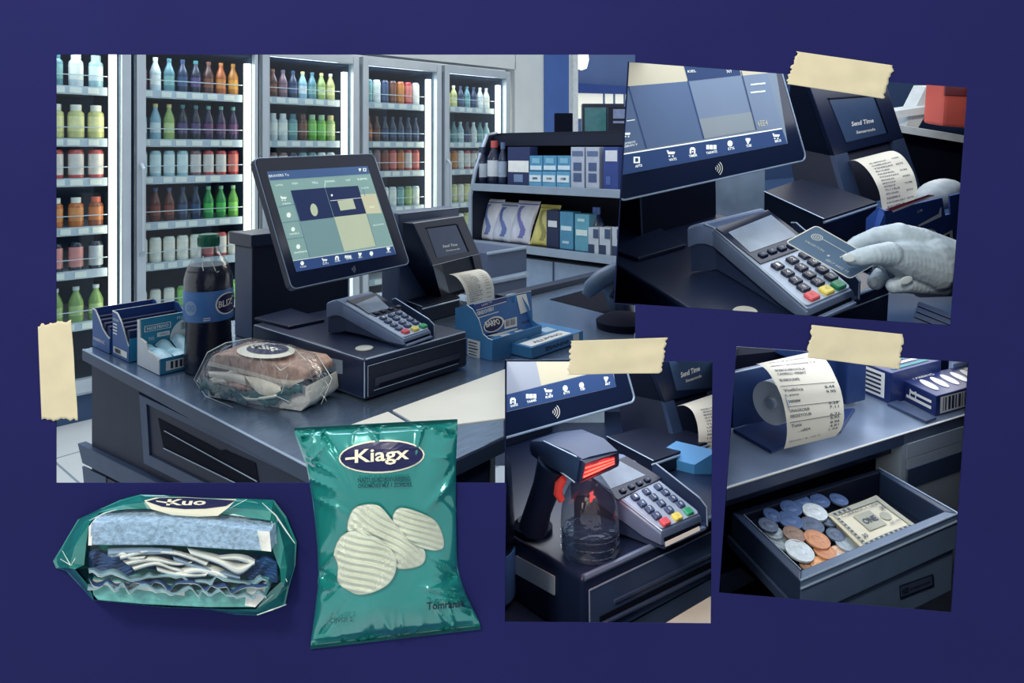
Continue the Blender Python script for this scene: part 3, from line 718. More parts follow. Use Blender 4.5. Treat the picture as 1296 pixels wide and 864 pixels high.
# ---------------------------------------------------------------- cash drawer
c0 = M.pl(461, 510); xd0, yd0 = c0.x, c0.y; xd1 = .701; yd1 = .952; hd = .053
cd = thing('cash_box', 'low black cash drawer box under the card terminal with slotted front', 'cash drawer', M, ((xd0+xd1)/2, (yd0+yd1)/2, 0))
b = MB(); b.box((xd0, yd0, .003), (xd1, yd1, hd)); build('housing', b, m_blk, M, cd, bevel=.004, seg=3, smooth=True)
b = MB(); b.box((xd0+.004, yd0-.0018, .007), (xd1-.003, yd0, hd-.009)); fp = build('drawer_front', b, m_blk2, M, cd, bevel=.0008)
def DF(u, v, n=.0): return V(lerp(xd0+.004, xd1-.003, u), yd0-.0018-n, lerp(.007, hd-.009, v))
b = MB(); b.prism([DF(.06, .28), DF(.9, .28), DF(.94, .55), DF(.06, .55)], V(0, -.0012, 0)); b.prism([DF(.1, .2, .0), DF(.9, .2), DF(.92, .33), DF(.1, .33)], V(0, -.0018, 0), 1); build('pull_slot', b, [m_blk, m_gap], M, fp)
b = MB()
b.box((xd0+.004, yd0-.0022, hd-.0092), (xd1-.003, yd0-.0016, hd-.0086)); b.box((xd0+.0038, yd0-.0022, .007), (xd0+.0043, yd0-.0016, hd-.009)); b.box((xd0+.012, yd0-.0034, .0125), (xd1-.02, yd0-.003, .0132)); build('edge_line', b, m_edge, M, fp)
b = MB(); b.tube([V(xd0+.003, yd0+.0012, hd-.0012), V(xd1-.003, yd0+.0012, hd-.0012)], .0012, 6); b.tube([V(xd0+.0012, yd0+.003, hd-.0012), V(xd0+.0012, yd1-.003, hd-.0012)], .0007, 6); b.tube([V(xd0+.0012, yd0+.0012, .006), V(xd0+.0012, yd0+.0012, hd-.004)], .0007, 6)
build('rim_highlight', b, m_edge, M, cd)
b = MB(); b.prism([M.plx(x, y, xd0-.0004) for x, y in ((398, 449), (398, 467), (434, 473), (434, 456))], V(-.0012, 0, 0)); tag(build('name_plate', b, m_alu, M, cd), 'blank grey metal plate')
b = MB(); ctr = M.pl(461, 441, hd+.0004); b.lathe([(.0112, 0), (.0112, .0012), (.0105, .0016), (0, .0016)], ctr, 28)
tag(build('round_button', b, mat('pale_disc', '#b4b8ae', rough=.6), M, base=ctr, smooth=True), 'flat pale round disc lying on the black cash drawer', 'disc')

# ---------------------------------------------------------------- till screen and its column
def monitor(fr, q, thick, label, name_, ui, stand=None, rad=.008, back=None, edge_r=.0007):
    t = thing(name_, label, 'touch screen', fr, q.at(.5, 0, -thick))
    b = MB(); f = q.rr(0, 1, 0, 1, rad); rings = [[p-q.N*thick for p in q.rr(.03, .97, .03, .97, rad)], [p-q.N*thick*.6 for p in f], f]
    b.loft(rings); build('casing', b, m_blk, fr, t, smooth=False)
    b = MB(); b.face(q.rr(.012, .988, .012, .988, rad*.9, .0004)); build('bezel', b, mat('gloss_bezel', '#17233c', rough=.16, var=.05, spec=.6), fr, t)
    b = MB(); e = q.rr(.004, .996, .004, .996, rad*.98, .0); b.tube(e+[e[0]], edge_r, 6); build('pale_edge', b, m_edge, fr, t)  # edge highlight of the screen put in as a pale tube
    return t
def screen_mat(key, hx, e=.55): return mat('screen_'+key, hx, rough=.55, var=.03, scale=20, emit=e, spec=.15)
def icon(b, q, x, y, s_, m, kind, n=.0012):
    """small line icons of the till software, in pixels"""
    R_2 = lambda x0, y0, x1, y1: b.face(q.poly([(x+x0*s_, y+y1*s_), (x+x1*s_, y+y1*s_), (x+x1*s_, y+y0*s_), (x+x0*s_, y+y0*s_)], n), m)
    if kind == 0:
        R_2(-.5, -.5, .5, -.3); R_2(-.5, .3, .5, .5); R_2(-.5, -.3, -.25, .3); R_2(.25, -.3, .5, .3)
    elif kind == 1:
        R_2(-.6, -.3, .6, -.1); R_2(-.5, -.1, .5, .1); R_2(-.4, .3, -.15, .5); R_2(.15, .3, .4, .5); R_2(-.7, -.5, -.4, -.35)
    elif kind == 2:
        R_2(-.45, -.1, -.2, .5); R_2(.2, -.1, .45, .5); R_2(-.3, -.5, .3, -.25); R_2(-.45, -.3, .45, -.1); R_2(-.1, .1, .1, .3)
    elif kind == 3:
        R_2(-.8, -.3, -.35, .4); R_2(-.25, -.3, .2, .4); R_2(.3, -.3, .8, .4)
    elif kind == 4:
        b.face(q.poly([(x+.42*s_*math.cos(a*.6283), y+.5*s_*math.sin(a*.6283)) for a in range(10)], n), m)
    else:
        R_2(-.4, -.5, .4, -.1); R_2(-.25, -.1, .25, .2); R_2(-.12, .2, .12, .5)
def waves(b, q, x, y, s_, m, n=.0012):
    """contactless mark: four arcs"""
    for i, r in enumerate((.3, .62, .94, 1.26)):
        pts = [(x-.7*s_+r*s_*math.cos(a)*1.0, y-r*s_*math.sin(a)*1.05) for a in [math.radians(-48+96*k/8) for k in range(9)]]
        inn = [(x-.7*s_+(r-.12)*s_*math.cos(a)*1.0, y-(r-.12)*s_*math.sin(a)*1.05) for a in [math.radians(-48+96*k/8) for k in range(9)]]
        for k in range(8): b.face(q.poly([pts[k], pts[k+1], inn[k+1], inn[k]], n), m)
k0 = M.pl(320, 432); xc, yc = k0.x, k0.y; xc1 = M.ply(441, 375, yc).x; yc1 = M.plx(297, 424, xc).y; zc = M.ply(322, 299, yc).z
qm = QP(M, (369, 367), (519, 334), (473, 194), (320, 200), .90)
scr = [screen_mat('blue', '#4d6c9a', .35), screen_mat('sea', '#86a9a4', .55), screen_mat('dark', '#2c3c66', .3), screen_mat('pale', '#b9c4a8', .6), screen_mat('mid', '#7a9c9e', .5), screen_mat('bar', '#38558c', .35), screen_mat('white', '#e8efe6', .7), screen_mat('cream', '#c9c8a8', .6)]
mt = monitor(M, qm, .016, 'tilted black touch screen till display in front of the drinks coolers', 'till_screen', None)
b = MB()
def F_(pts, n, m): b.face(qm.poly(pts, n), m)
F_([(375, 344), (501.5, 321.5), (465, 210), (337.5, 217)], .0006, 1)
F_([(337.5, 217), (341.5, 228), (468, 219.5), (465, 210)], .0008, 0)
F_([(368, 241), (380, 280), (422.5, 275), (411, 237.5)], .0010, 2)
F_([(411.5, 237.5), (423, 274.5), (464, 270), (453, 235)], .0010, 2)
F_([(380, 280), (392, 326), (436, 318), (422.5, 275)], .0009, 4)
F_([(423, 274.5), (436, 318), (476, 311), (464, 270)], .0009, 3)
F_([(456, 246), (475.5, 245), (483, 269.5), (463.5, 270.5)], .0010, 7)
F_([(371, 330), (375, 344), (501.5, 321.5), (497, 311)], .0010, 5)
F_([(427, 254), (431, 266.5), (450.5, 264), (446.5, 251.5)], .0012, 3)
b.face([qm.p(397.5+4.6*math.cos(a*.314)+1.2*math.sin(a*.314), 265.5+8*math.sin(a*.314), .0013) for a in range(20)], 3)
for ln in (((341, 228), (468, 219.5)), ((368, 241), (392, 326)), ((411, 237), (412, 228)), ((352, 262), (375, 258)), ((356, 282), (379, 279)), ((362, 303), (385, 300)), ((371, 330), (497, 311)), ((418, 254), (459, 250)), ((464, 270), (476, 311)), ((462, 248), (459, 236))):
    (xa, ya), (xb, yb) = ln; L2 = math.hypot(xb-xa, yb-ya); nx, ny = -(yb-ya)/L2*.25, (xb-xa)/L2*.25
    F_([(xa+nx, ya+ny), (xb+nx, yb+ny), (xb-nx, yb-ny), (xa-nx, ya-ny)], .0014, 6 if ya in (330, 254, 237) else 0)
dsp = build('display', b, scr, M, mt)
b = MB()
b.words(qm, 'BRAVERS To', (341, 224.5), (366, 222.5), 3.2, .0014, 0); 
for x, y, s_, k_ in ((455.5, 215, 4, 5), (461.5, 214.7, 4, 0), (359, 251, 6, 1), (365.5, 272, 6.5, 4), (371, 290, 5.5, 4), (377.5, 312, 6, 4), (382.5, 333, 5.5, 4), (411, 329.5, 5.5, 1), (426.5, 326.5, 5.5, 2), (440.5, 324.5, 5, 3), (455.5, 322.5, 5.5, 5), (470, 320.5, 5.5, 4), (491.5, 315.5, 5.5, 5), (420, 247, 3, 4)):
    icon(b, qm, x, y, s_, 0, k_, .0014)
for tx, x0, y0, x1, y1, hh in (('LATES', 349, 235.5, 358, 234.8, 2), ('ITEM', 370, 233.5, 377, 233, 2), ('TILL', 395, 232.5, 403, 232, 2.4), ('VASES', 413, 230.8, 424, 230, 2.2), ('CAT', 438, 229, 444, 228.6, 2), ('KEMS', 453, 228, 465, 227, 2.2), ('NOTE', 458, 239, 467, 238.3, 1.8), ('ITEMS', 358, 259, 368, 258, 1.8), ('PANELS', 367, 297.5, 379, 295.6, 2), ('EXPRESS', 373, 321, 389, 318.5, 2), ('TABS', 380, 339, 388, 337.6, 1.8), ('EATS', 409, 335, 416, 334, 1.8), ('ORDER', 424, 331.7, 431, 330.5, 1.8), ('TOTALS', 438, 329, 446, 327.6, 1.8), ('PAY', 454, 327, 459, 326, 1.8), ('TIP', 469, 324.5, 472, 324, 1.8), ('MORE', 489.5, 320.3, 495, 319.3, 1.8), ('SUM', 468, 263, 474, 262.4, 1.8), ('ROWS', 473, 286, 486, 284, 1.6)):
    b.words(qm, tx, (x0, y0), (x1, y1), hh, .0014, 0)
build('icons', b, screen_mat('white', '#e8efe6', .7), M, dsp)
b = MB(); waves(b, qm, 447.5, 340.5, 4.6, 0); tag(build('contactless_mark', b, m_alu, M, mt), 'pale contactless wave mark')
b = MB(); b.hexa([V(xc, yc, 0), V(xc1, yc, 0), V(xc1, yc1, 0), V(xc, yc1, 0)], [V(xc, yc, zc), V(xc1, yc, zc), V(xc1, yc1, zc), V(xc, yc1, zc)])
st = build('column', b, m_blk2, M, mt, bevel=.002)
b = MB(); b.box((xc-.004, yc-.003, zc-.017), (xc1-.02, yc1+.012, zc+.003)); build('column_cap', b, m_blk, M, mt, bevel=.002)
b = MB(); b.box((xc-.0006, yc+.002, .002), (xc, yc1-.002, zc-.02)); build('column_side', b, mat('side_plate', '#2a3c58', rough=.4, var=.06, spec=.5), M, mt)
b = MB(); p1 = qm.at(.5, .35, -.014); b.tube([p1, V(lerp(xc, xc1, .6), yc+.01, p1.z-.01)], .014, 14); build('mount_arm', b, m_blk2, M, mt)
b = MB(); b.prism([M.pl(x, y, hd+.0003) for x, y in ((322, 405), (366, 416.5), (411, 407), (368, 393))], V(0, 0, .004)); build('base_plate', b, m_blk, M, mt, bevel=.001)

# ---------------------------------------------------------------- card terminals (shared builder)
m_term = mat('terminal_shell', '#6c80a0', rough=.38, metal=.15, var=.06, scale=60, spec=.5)
m_termf = mat('terminal_face', '#a3b2c4', rough=.42, metal=.2, var=.06, scale=50, spec=.5)
m_termd = mat('terminal_base', '#2a3a58', rough=.45, var=.08, scale=60, spec=.4)
m_key = mat('terminal_key', '#33476b', rough=.4, var=.06, spec=.5)
m_keyd = mat('terminal_key_dark', '#16213a', rough=.35, var=.06, spec=.5)
m_red = mat('cancel_red', '#d0545c', rough=.4, var=.04); m_yel = mat('clear_yellow', '#d9cc62', rough=.4, var=.04); m_grn = mat('enter_green', '#2f9a6c', rough=.4, var=.04)
m_lcd = mat('terminal_lcd', '#8393a3', rough=.2, var=.25, scale=25, spec=.6)
m_lcdd = mat('dark_glass', '#141e36', rough=.15, var=.05, spec=.6)
def rkey(b, q, x, y, hw, hh, n0, n1, m=0):
    """rounded key centred on pixel x,y ; hw, hh half sizes in metres along the quad axes"""
    c = q.p(x, y, 0); A = q.a; B = q.N.cross(q.a)
    if B.dot(q.B) < 0: B = -B
    def ring(s_, n):
        out = []
        for cx_, cy_, a0 in ((1, 1, 0), (-1, 1, 90), (-1, -1, 180), (1, -1, 270)):
            r = min(hw, hh)*.5
            for i in range(4):
                a = math.radians(a0+30*i)
                out.append(c+A*(cx_*(hw-r)+r*math.cos(a))*s_+B*(cy_*(hh-r)+r*math.sin(a))*s_+q.N*n)
        return out
    b.loft([ring(1.0, n0), ring(1.0, lerp(n0, n1, .7)), ring(.82, n1)], m)
    return c, A, B
def terminal(fr, label, q, hump, z0, keys, frow, col3, lcd, bezel, khw, khh, slot=None, clip_px=None, cut=.55, shell_t=.016, dark_keys=False, arch=0.018, inset=.004):
    """q: keypad face (BL BR near the customer, TL TR at the bend); hump: pixels+height of the rear top edge L, R"""
    t = thing('card_terminal', label, 'card terminal', fr, V(q.at(.5, .5).x, q.at(.5, .5).y, z0))
    HL = fr.pl(*hump[0], hump[2]); HR = fr.pl(*hump[1], hump[2])
    path = []
    for v in (0, .25, .5, .75, 1.0): path.append((q.at(0, v), q.at(1, v)))
    for s_ in (.33, .66, 1.0):
        bulge = V(0, 0, .004*math.sin(s_*math.pi))
        path.append((q.at(0, 1).lerp(HL, s_)+bulge, q.at(1, 1).lerp(HR, s_)+bulge))
    ax = (path[0][1]-path[0][0]).normalized(); n = len(path)
    lowz = []
    for i, (L, Rr) in enumerate(path):
        s_ = i/(n-1); zl = max(z0+.004, min(L.z, Rr.z)-shell_t-.006*s_)
        lowz.append(zl)
    # upper shell
    def ring(i, z, ins):
        L, Rr = path[i]; return L+ax*ins, Rr-ax*ins, z
    b = MB(); rings = []
    for i, (L, Rr) in enumerate(path):
        e = .0025
        rings.append([V(L.x, L.y, lowz[i]), V(L.x, L.y, L.z-e), L+ax*e, Rr-ax*e, V(Rr.x, Rr.y, Rr.z-e), V(Rr.x, Rr.y, lowz[i])])
    b.loft(rings); build('shell', b, m_term, fr, t, bevel=.0015, smooth=True, angle=25)
    # lower base, raised arch under the neck
    b = MB(); rings = []
    for i, (L, Rr) in enumerate(path):
        s_ = i/(n-1); zb_ = z0+arch*max(0, math.sin(math.pi*min(1, max(0, (s_-.1)/.7)))) if s_ < .8 else z0+.0015
        zt_ = lowz[i]+.0005; zb_ = min(zb_, zt_-.001)
        rings.append([V(L.x, L.y, zt_)+ax*inset, V(L.x, L.y, zb_)+ax*inset, V(Rr.x, Rr.y, zb_)-ax*inset, V(Rr.x, Rr.y, zt_)-ax*inset])
    b.loft(rings); build('base', b, m_termd, fr, t, smooth=False)
    # light face plate
    b = MB(); b.prism(q.rr(.03, .97, .02, .99, .004, .0002), q.N*.0012); build('face_plate', b, m_termf, fr, t, bevel=.0005)
    b = MB(); b.prism(q.poly(bezel, .0012), q.N*.0014); build('screen_bezel', b, m_lcdd, fr, t, bevel=.0006)
    b = MB(); b.face(q.poly(lcd, .0029)); build('screen', b, m_lcd, fr, t)
    b = MB(); e0 = q.at(0.012, 0, .0006); e1 = q.at(0.012, 1, .0006); b.tube([e0, e1, path[-3][0]+V(0, 0, .0006)], .0009, 6); build('pale_edge', b, m_edge, fr, t, smooth=True)
    digits = '123456789*0#'
    for i, (x, y) in enumerate(keys):
        b = MB(); c, A, B = rkey(b, q, x, y, khw, khh, .0012, .0042)
        dgt = digits[i] if i < 12 else '.'
        b.text(dgt, lambda u, v: c+A*((u-.5)*khw*.55)+B*((v-.5)*khh*.95)+q.N*.0044, 1)
        build('key', b, [m_keyd if dark_keys else m_key, m_white], fr, t, smooth=False)
    for i, (x, y) in enumerate(frow):
        b = MB(); c, A, B = rkey(b, q, x, y, khw*.8, khh*.72, .0028, .0046); b.text('<^v>='[i % 5], lambda u, v: c+A*((u-.5)*khw*.6)+B*((v-.5)*khh*.6)+q.N*.0048, 1)
        build('function_key', b, [m_keyd, m_alu], fr, t)
    for (x, y), mm, nm, sy in zip(col3, (m_red, m_yel, m_grn), ('red cancel key', 'yellow clear key', 'green enter key'), 'XCO'):
        b = MB(); c, A, B = rkey(b, q, x, y, khw*1.12, khh*1.05, .0012, .0046); b.text(sy, lambda u, v: c+A*((u-.5)*khw*.5)+B*((v-.5)*khh*.6)+q.N*.0048, 1)
        tag(build('key', b, [mm, mat('key_mark', '#8a7a4a', rough=.6)], fr, t), nm)
    # card slot in the near end
    L, Rr = path[0]; nrm = (path[0][0]-path[1][0]); nrm.z = 0; nrm.normalize()
    zt = min(L.z, Rr.z)
    b = MB(); b.prism([V(L.x, L.y, z0+(zt-z0)*.42)+ax*.003+nrm*.0002, V(Rr.x, Rr.y, z0+(zt-z0)*.42)-ax*.004+nrm*.0002, V(Rr.x, Rr.y, z0+(zt-z0)*.62)-ax*.004+nrm*.0002, V(L.x, L.y, z0+(zt-z0)*.62)+ax*.003+nrm*.0002], nrm*.0008); build('card_slot', b, m_gap, fr, t)
    b = MB(); b.prism([V(L.x, L.y, z0+(zt-z0)*.22)+ax*.003, V(Rr.x, Rr.y, z0+(zt-z0)*.22)-ax*.002, V(Rr.x, Rr.y, z0+(zt-z0)*.42)-ax*.002, V(L.x, L.y, z0+(zt-z0)*.42)+ax*.003], nrm*.005); build('slot_lip', b, m_term, fr, t, bevel=.0008)
    # swipe rail along the far side
    R0, R1 = q.at(1, .02), q.at(1, .8)
    b = MB(); o = ax*.0095; up = V(0, 0, 1)
    rp = [R0+o-up*.012, R0+o+up*.004+(R1-R0)*.03, R0.lerp(R1, .25)+o+up*.007, R0.lerp(R1, .9)+o+up*.006, R1+o-up*.002]
    b.prism([R0+o-up*.016, R0+o+up*.003, R0.lerp(R1, .12)+o+up*.006, R0.lerp(R1, .92)+o+up*.006, R1+o+up*.002, R1+o-up*.02], ax*.002)
    b.prism([R0-up*.016, R0+o-up*.016, R1+o-up*.02, R1-up*.02], up*.003)
    rail = build('swipe_rail', b, m_termd, fr, t, bevel=.0006)
    b = MB(); b.tube([R0+o-up*.014, R0+o+up*.003, R0.lerp(R1, .12)+o+up*.0065, R0.lerp(R1, .92)+o+up*.0065, R1+o+up*.002], .0008, 6); build('rail_edge', b, m_edge, fr, rail)
    return t
TFL = M.pl(506, 445, hd); 
qt = Q(M, M.pl(510.7, 429, hd+.012), M.pl(545.5, 417, hd+.012), M.pl(478, 374, hd+.042), M.pl(434, 384, hd+.042))
def zz(x, y): return (400+x/7.856, 360+y/7.856)
terminal(M, 'small grey card terminal on the cash drawer below the till screen', qt, ((412.7, 383), (466, 370), hd+.043), hd,
         [zz(*p) for p in ((665, 350), (750, 325), (820, 300), (712, 385), (795, 355), (880, 330), (770, 420), (855, 395), (935, 365), (820, 455), (905, 425), (985, 395))], [zz(*p) for p in ((600, 305), (665, 285), (740, 262), (815, 240))],
         [zz(*p) for p in ((885, 485), (980, 458), (1062, 430))], [zz(*p) for p in ((395, 195), (600, 110), (735, 235), (520, 285))], [zz(*p) for p in ((300, 165), (590, 90), (850, 250), (590, 325))], .0050, .0042, arch=.004)

# ---------------------------------------------------------------- receipt printer
def receipt(fr, q3, label_lines, nm, label, m_p=None): pass
pr = thing('receipt_printer', 'black upright receipt printer with a sloping display beside the till screen', 'receipt printer', M, M.pl(545, 405))
# sloping front: plane through pixel corners, leaning back
pz0 = .045; FBL = M.pl(547.6, 337, .098); 
qp = QP(M, (547.6, 336), (607, 321), (586.5, 273), (522.6, 282.4), M.px(FBL)[2])
b = MB(); back = V(0, .05, 0)
b.prism([qp.at(0, 0), qp.at(1, 0), qp.at(1, 1), qp.at(0, 1)], -qp.N*.006)
build('front_panel', b, m_blk, M, pr, bevel=.0015)
b = MB(); b.face(qp.poly([(553, 326), (592, 318.5), (577, 284), (540, 289)], .0006), 0); dpl = build('display', b, mat('printer_display', '#3c506e', rough=.3, var=.06), M, pr)
b = MB(); b.face(qp.poly([(539.5, 289.5), (577.5, 284.5), (577, 283), (538.5, 288)], .0008)); b.face(qp.poly([(577, 284), (592, 318.5), (594, 318.3), (579, 283.5)], .0008)); build('display_rim', b, m_gap, M, pr)
b = MB(); b.words(qp, 'Send Time', (560.5, 313.5), (579, 310.8), 3.6, .001, 0, .03); b.words(qp, 'Sensarende', (564.5, 318.3), (582, 315.6), 2.4, .001, 0, .02); build('display_text', b, m_white, M, dpl)
TLp, TRp = qp.at(0, 1), qp.at(1, 1); BLp, BRp = qp.at(0, 0), qp.at(1, 0)
dd = V(-.012, .062, 0)
b = MB()      # body behind: left dark side is seen
gl = V(M.pl(559.6, 380).x, M.pl(559.6, 380).y, 0)
lowL = M.pl(560, 380, .022); lowR = lowL+(BRp-BLp)
b.hexa([lowL, lowR, lowR+dd, lowL+dd], [BLp-qp.N*.006, BRp-qp.N*.006, BRp+dd*.9, BLp+dd*.9])
b.hexa([BLp-qp.N*.006, BRp-qp.N*.006, BRp+dd, BLp+dd], [TLp-qp.N*.006, TRp-qp.N*.006, TRp+dd*.35, TLp+dd*.35]); build('body', b, m_blk2, M, pr)
jl = (BRp-BLp)
for s0, s1 in ((0, .17), (.83, 1)):
    b = MB(); b.hexa([lowL+jl*s0, lowL+jl*s1, lowL+jl*s1+dd*.1, lowL+jl*s0+dd*.1], [BLp+jl*s0, BLp+jl*s1, BLp+jl*s1-qp.N*.008, BLp+jl*s0-qp.N*.008]); build('cheek', b, m_blk, M, pr)
b = MB(); p0 = lowL.lerp(BLp, .42)+dd*.12+jl*.17; b.hexa([p0-V(0, 0, .03), p0+jl*.66-V(0, 0, .03), p0+jl*.66+dd*.5-V(0, 0, .03), p0+dd*.5-V(0, 0, .03)], [p0, p0+jl*.66, p0+jl*.66+dd*.5, p0+dd*.5]); build('roll_bay', b, m_gap, M, pr)
# rear body with flat lid
b = MB(); rz = M.ply(545, 262, TLp.y+.075).z
rA = M.pd(505, 280, M.px(TLp)[2]+.05); rB = M.pd(582, 272, M.px(TRp)[2]+.06)
b.hexa([V(rA.x, rA.y, .01), V(rB.x, rB.y, .01), V(rB.x, rB.y+.05, .01), V(rA.x, rA.y+.05, .01)], [M.pd(505, 270, M.px(TLp)[2]+.05), M.pd(581, 262, M.px(TRp)[2]+.06), M.pd(581, 262, M.px(TRp)[2]+.06)+V(0, .05, 0), M.pd(505, 270, M.px(TLp)[2]+.05)+V(0, .05, 0)])
build('rear_housing', b, m_slate, M, pr, bevel=.003)
b = MB(); b.tube([qp.at(0, 1), qp.at(1, 1)], .0007, 5); b.tube([qp.at(0, 0), qp.at(1, 0)], .0004, 5); b.tube([M.pd(505, 270.5, M.px(TLp)[2]+.048), M.pd(581, 262.5, M.px(TRp)[2]+.058)], .0009, 5); build('edge_line', b, m_edge, M, pr)  # highlights on lid and panel edges put in as pale tubes
# tray foot
b = MB(); tz = .03
ta, tb, tc_, td = M.pl(488, 370, tz), M.pl(534.6, 388, tz), M.pl(582, 376, tz), M.pl(536, 360, tz)
b.prism([V(p.x, p.y, 0.001) for p in (ta, tb, tc_, td)], V(0, 0, tz)); build('tray', b, m_blk2, M, pr, bevel=.0012)
b = MB(); b.tube([ta, tb], .0007, 6); b.tube([tb+V(0, 0, -.004), tc_+V(0, 0, -.004)], .0016, 6); build('tray_edge', b, m_edge, M, pr)
# paper curl
def curl(fr, base, wv, fwd, up, prof, name_, mats, lines, n=16, m_l=1, seed=1, back=True):
    """paper ribbon: base point, width vector, profile [(forward, up)] -> thing part with printed rows"""
    def pt(u, v, off=0):
        k = len(prof)-1; j = v*k; i = int(min(j, k-1)); f = j-i
        # smooth catmull
        def g(a): a = max(0, min(k, a)); return prof[a]
        p0, p1, p2, p3 = g(i-1), g(i), g(i+1), g(i+2)
        def cm(c): return .5*((2*p1[c])+(-p0[c]+p2[c])*f+(2*p0[c]-5*p1[c]+4*p2[c]-p3[c])*f*f+(-p0[c]+3*p1[c]-3*p2[c]+p3[c])*f**3)
        return base+wv*u+fwd*cm(0)+up*cm(1)
    def nr(u, v):
        a = pt(u, min(1, v+.01))-pt(u, max(0, v-.01)); nn = wv.cross(a).normalized(); return nn
    sgn = 1 if nr(.5, .5).dot(fr.cam-pt(.5, .5)) > 0 else -1
    b = MB(); b.grid(lambda u, v: pt(u, v), 4, 30)
    rr = random.Random(seed)
    for (v0, u0, u1, tx, hv) in lines:
        def fn(x, y): u = lerp(u0, u1, x); v = v0-hv*y; return pt(u, v)+nr(u, v)*sgn*.0004
        b.text(tx, fn, 1)
    return b
def ribbon(fr, left, right, depth, lines, seed=1, ln_hw=.012):
    """paper strip through pixel edges (left list, right list) at listed depths"""
    k = len(left)-1
    def cm(a, c, v):
        j = v*k; i = int(min(j, k-1)); f = j-i; g = lambda q_: a[max(0, min(k, q_))][c] if c is not None else a[max(0, min(k, q_))]
        p0, p1, p2, p3 = g(i-1), g(i), g(i+1), g(i+2)
        return .5*((2*p1)+(-p0+p2)*f+(2*p0-5*p1+4*p2-p3)*f*f+(-p0+3*p1-3*p2+p3)*f**3)
    def pt(u, v, off=0.):
        d = cm(depth, None, v)-off
        return fr.pd(lerp(cm(left, 0, v), cm(right, 0, v), u), lerp(cm(left, 1, v), cm(right, 1, v), u), d)
    b = MB(); b.grid(lambda u, v: pt(u, v), 6, 36)
    for (v0, u0, u1, tx, hv) in lines:
        b.text(tx, lambda x, y: pt(lerp(u0, u1, x), v0-hv*y, .0006), 1, .015)
    return b, pt

rl = random.Random(3)
def garb(r, n): return ''.join(r.choice('ABEHILNORSTUVX0123456789') for _ in range(n))
lines = [(.36+.032*i, .12, .12+rl.uniform(.3, .5), garb(rl, 6), .016) for i in range(19)]+[(.36+.032*i, .74, .9, garb(rl, 3), .016) for i in range(0, 19, 2)]
b, pf = ribbon(M, [(563, 348), (570, 347.3), (578, 351), (585, 360), (589.5, 372), (591.5, 388)], [(598, 342), (607, 340.5), (615.5, 344), (621.5, 352), (625, 363), (625.5, 378)], [1.31, 1.285, 1.262, 1.25, 1.245, 1.243], lines)
pb = pf(.5, .9)
tag(build('receipt', b, [m_paper, m_print], M, base=pb, smooth=True), 'cream receipt curling out of the printer beside the blue carton', 'receipt')

# ---------------------------------------------------------------- left cartons
m_cblue = mat('carton_blue', '#2f5894', rough=.5, var=.08, scale=30); m_cdk = mat('carton_navy', '#24407e', rough=.5, var=.08, scale=30)
m_cteal = mat('carton_teal', '#2f86a4', rough=.5, var=.08, scale=30); m_cwhite = mat('carton_white', '#ccd4d6', rough=.6, var=.05)
m_cin = mat('carton_inside', '#15264c', rough=.7, var=.08); m_bar = mat('barcode_ink', '#1c2740', rough=.6, var=.05)
def barcode(b, fn, u0, u1, v0, v1, mw, mk, n=16, seed=0):
    """white panel with dark bars; fn(u,v,off) maps to the surface"""
    b.face([fn(u0, v0, .0004), fn(u1, v0, .0004), fn(u1, v1, .0004), fn(u0, v1, .0004)], mw)
    r = random.Random(seed); x = u0+(u1-u0)*.08
    while x < u0+(u1-u0)*.9:
        w_ = (u1-u0)*r.choice((.015, .03, .045)); b.face([fn(x, lerp(v0, v1, .15), .0007), fn(x+w_, lerp(v0, v1, .15), .0007), fn(x+w_, lerp(v0, v1, .88), .0007), fn(x, lerp(v0, v1, .88), .0007)], mk); x += w_+(u1-u0)*r.choice((.02, .035))
def carton(x0, y0, w_, d, hb, hf, prof, label, m_out, m_side, m_lip, content=None, art=None):
    """open counter display carton: front-left corner x0,y0; opens to -y. prof: (frac along side from back, height frac)"""
    t = thing('display_carton', label, 'carton', M, (x0+w_/2, y0+d/2, 0), 'counter display cartons')
    e = .0012; z0 = .0008
    sp = [V(0, y0+d, z0)]+[V(0, y0+d-d*a, z0+hb*h_) for a, h_ in prof]+[V(0, y0, z0)]
    for xx in (x0, x0+w_-e):
        b = MB(); b.prism([p+V(xx, 0, 0) for p in sp], V(e, 0, 0)); build('side_panel', b, m_side, M, t)
    b = MB(); b.box((x0+e, y0+d-e, z0), (x0+w_-e, y0+d, hb)); b.box((x0+e, y0+e, z0), (x0+w_-e, y0+d-e, z0+e)); build('back_panel', b, m_out, M, t)
    b = MB(); b.box((x0+e, y0, z0), (x0+w_-e, y0+e, hf)); build('front_lip', b, m_lip, M, t)
    b = MB(); b.box((x0, y0+d-e*.5, hb-.0018), (x0+w_, y0+d+.0006, hb+.0004)); b.prism([p+V(x0-.0003, 0, 0) for p in [V(0, y0+d-d*a, z0+hb*h_) for a, h_ in prof]+[V(0, y0+d-d*a, z0+hb*h_-.0016) for a, h_ in prof[::-1]]], V(e*1.3, 0, 0)); build('board_edge', b, m_white, M, t)
    if content: content(t, x0+e, y0+e, w_-2*e, d-2*e)
    if art:
        b = MB(); art(b, lambda u, v, o=.0004: V(x0+w_*u, y0+d-e-o, hb*v), lambda u, v, o=.0004: V(x0+w_*u, y0-o, hf*v), lambda u, v, o=.0004: V(x0-o, y0+d-d*u, hb*v)); build('print', b, [m_white, m_bar, m_cblue, m_cteal], M, t)
    return t
def packs(n, h, m_p, nm='sachet', cnt_=0):
    def f(t, x, y, w_, d):
        for i in range(n):
            b = MB(); yy = y+d*(i+.15)/n; b.box((x+.001, yy, .002), (x+w_-.001, yy+d*.62/n, h*(.8+.2*i/n))); build(nm, b, m_p, M, t, bevel=.0008)
    return f
fl = M.pl(203, 475); bl = M.pl(173, 462); xC = .407; yC = fl.y; dC = bl.y-fl.y
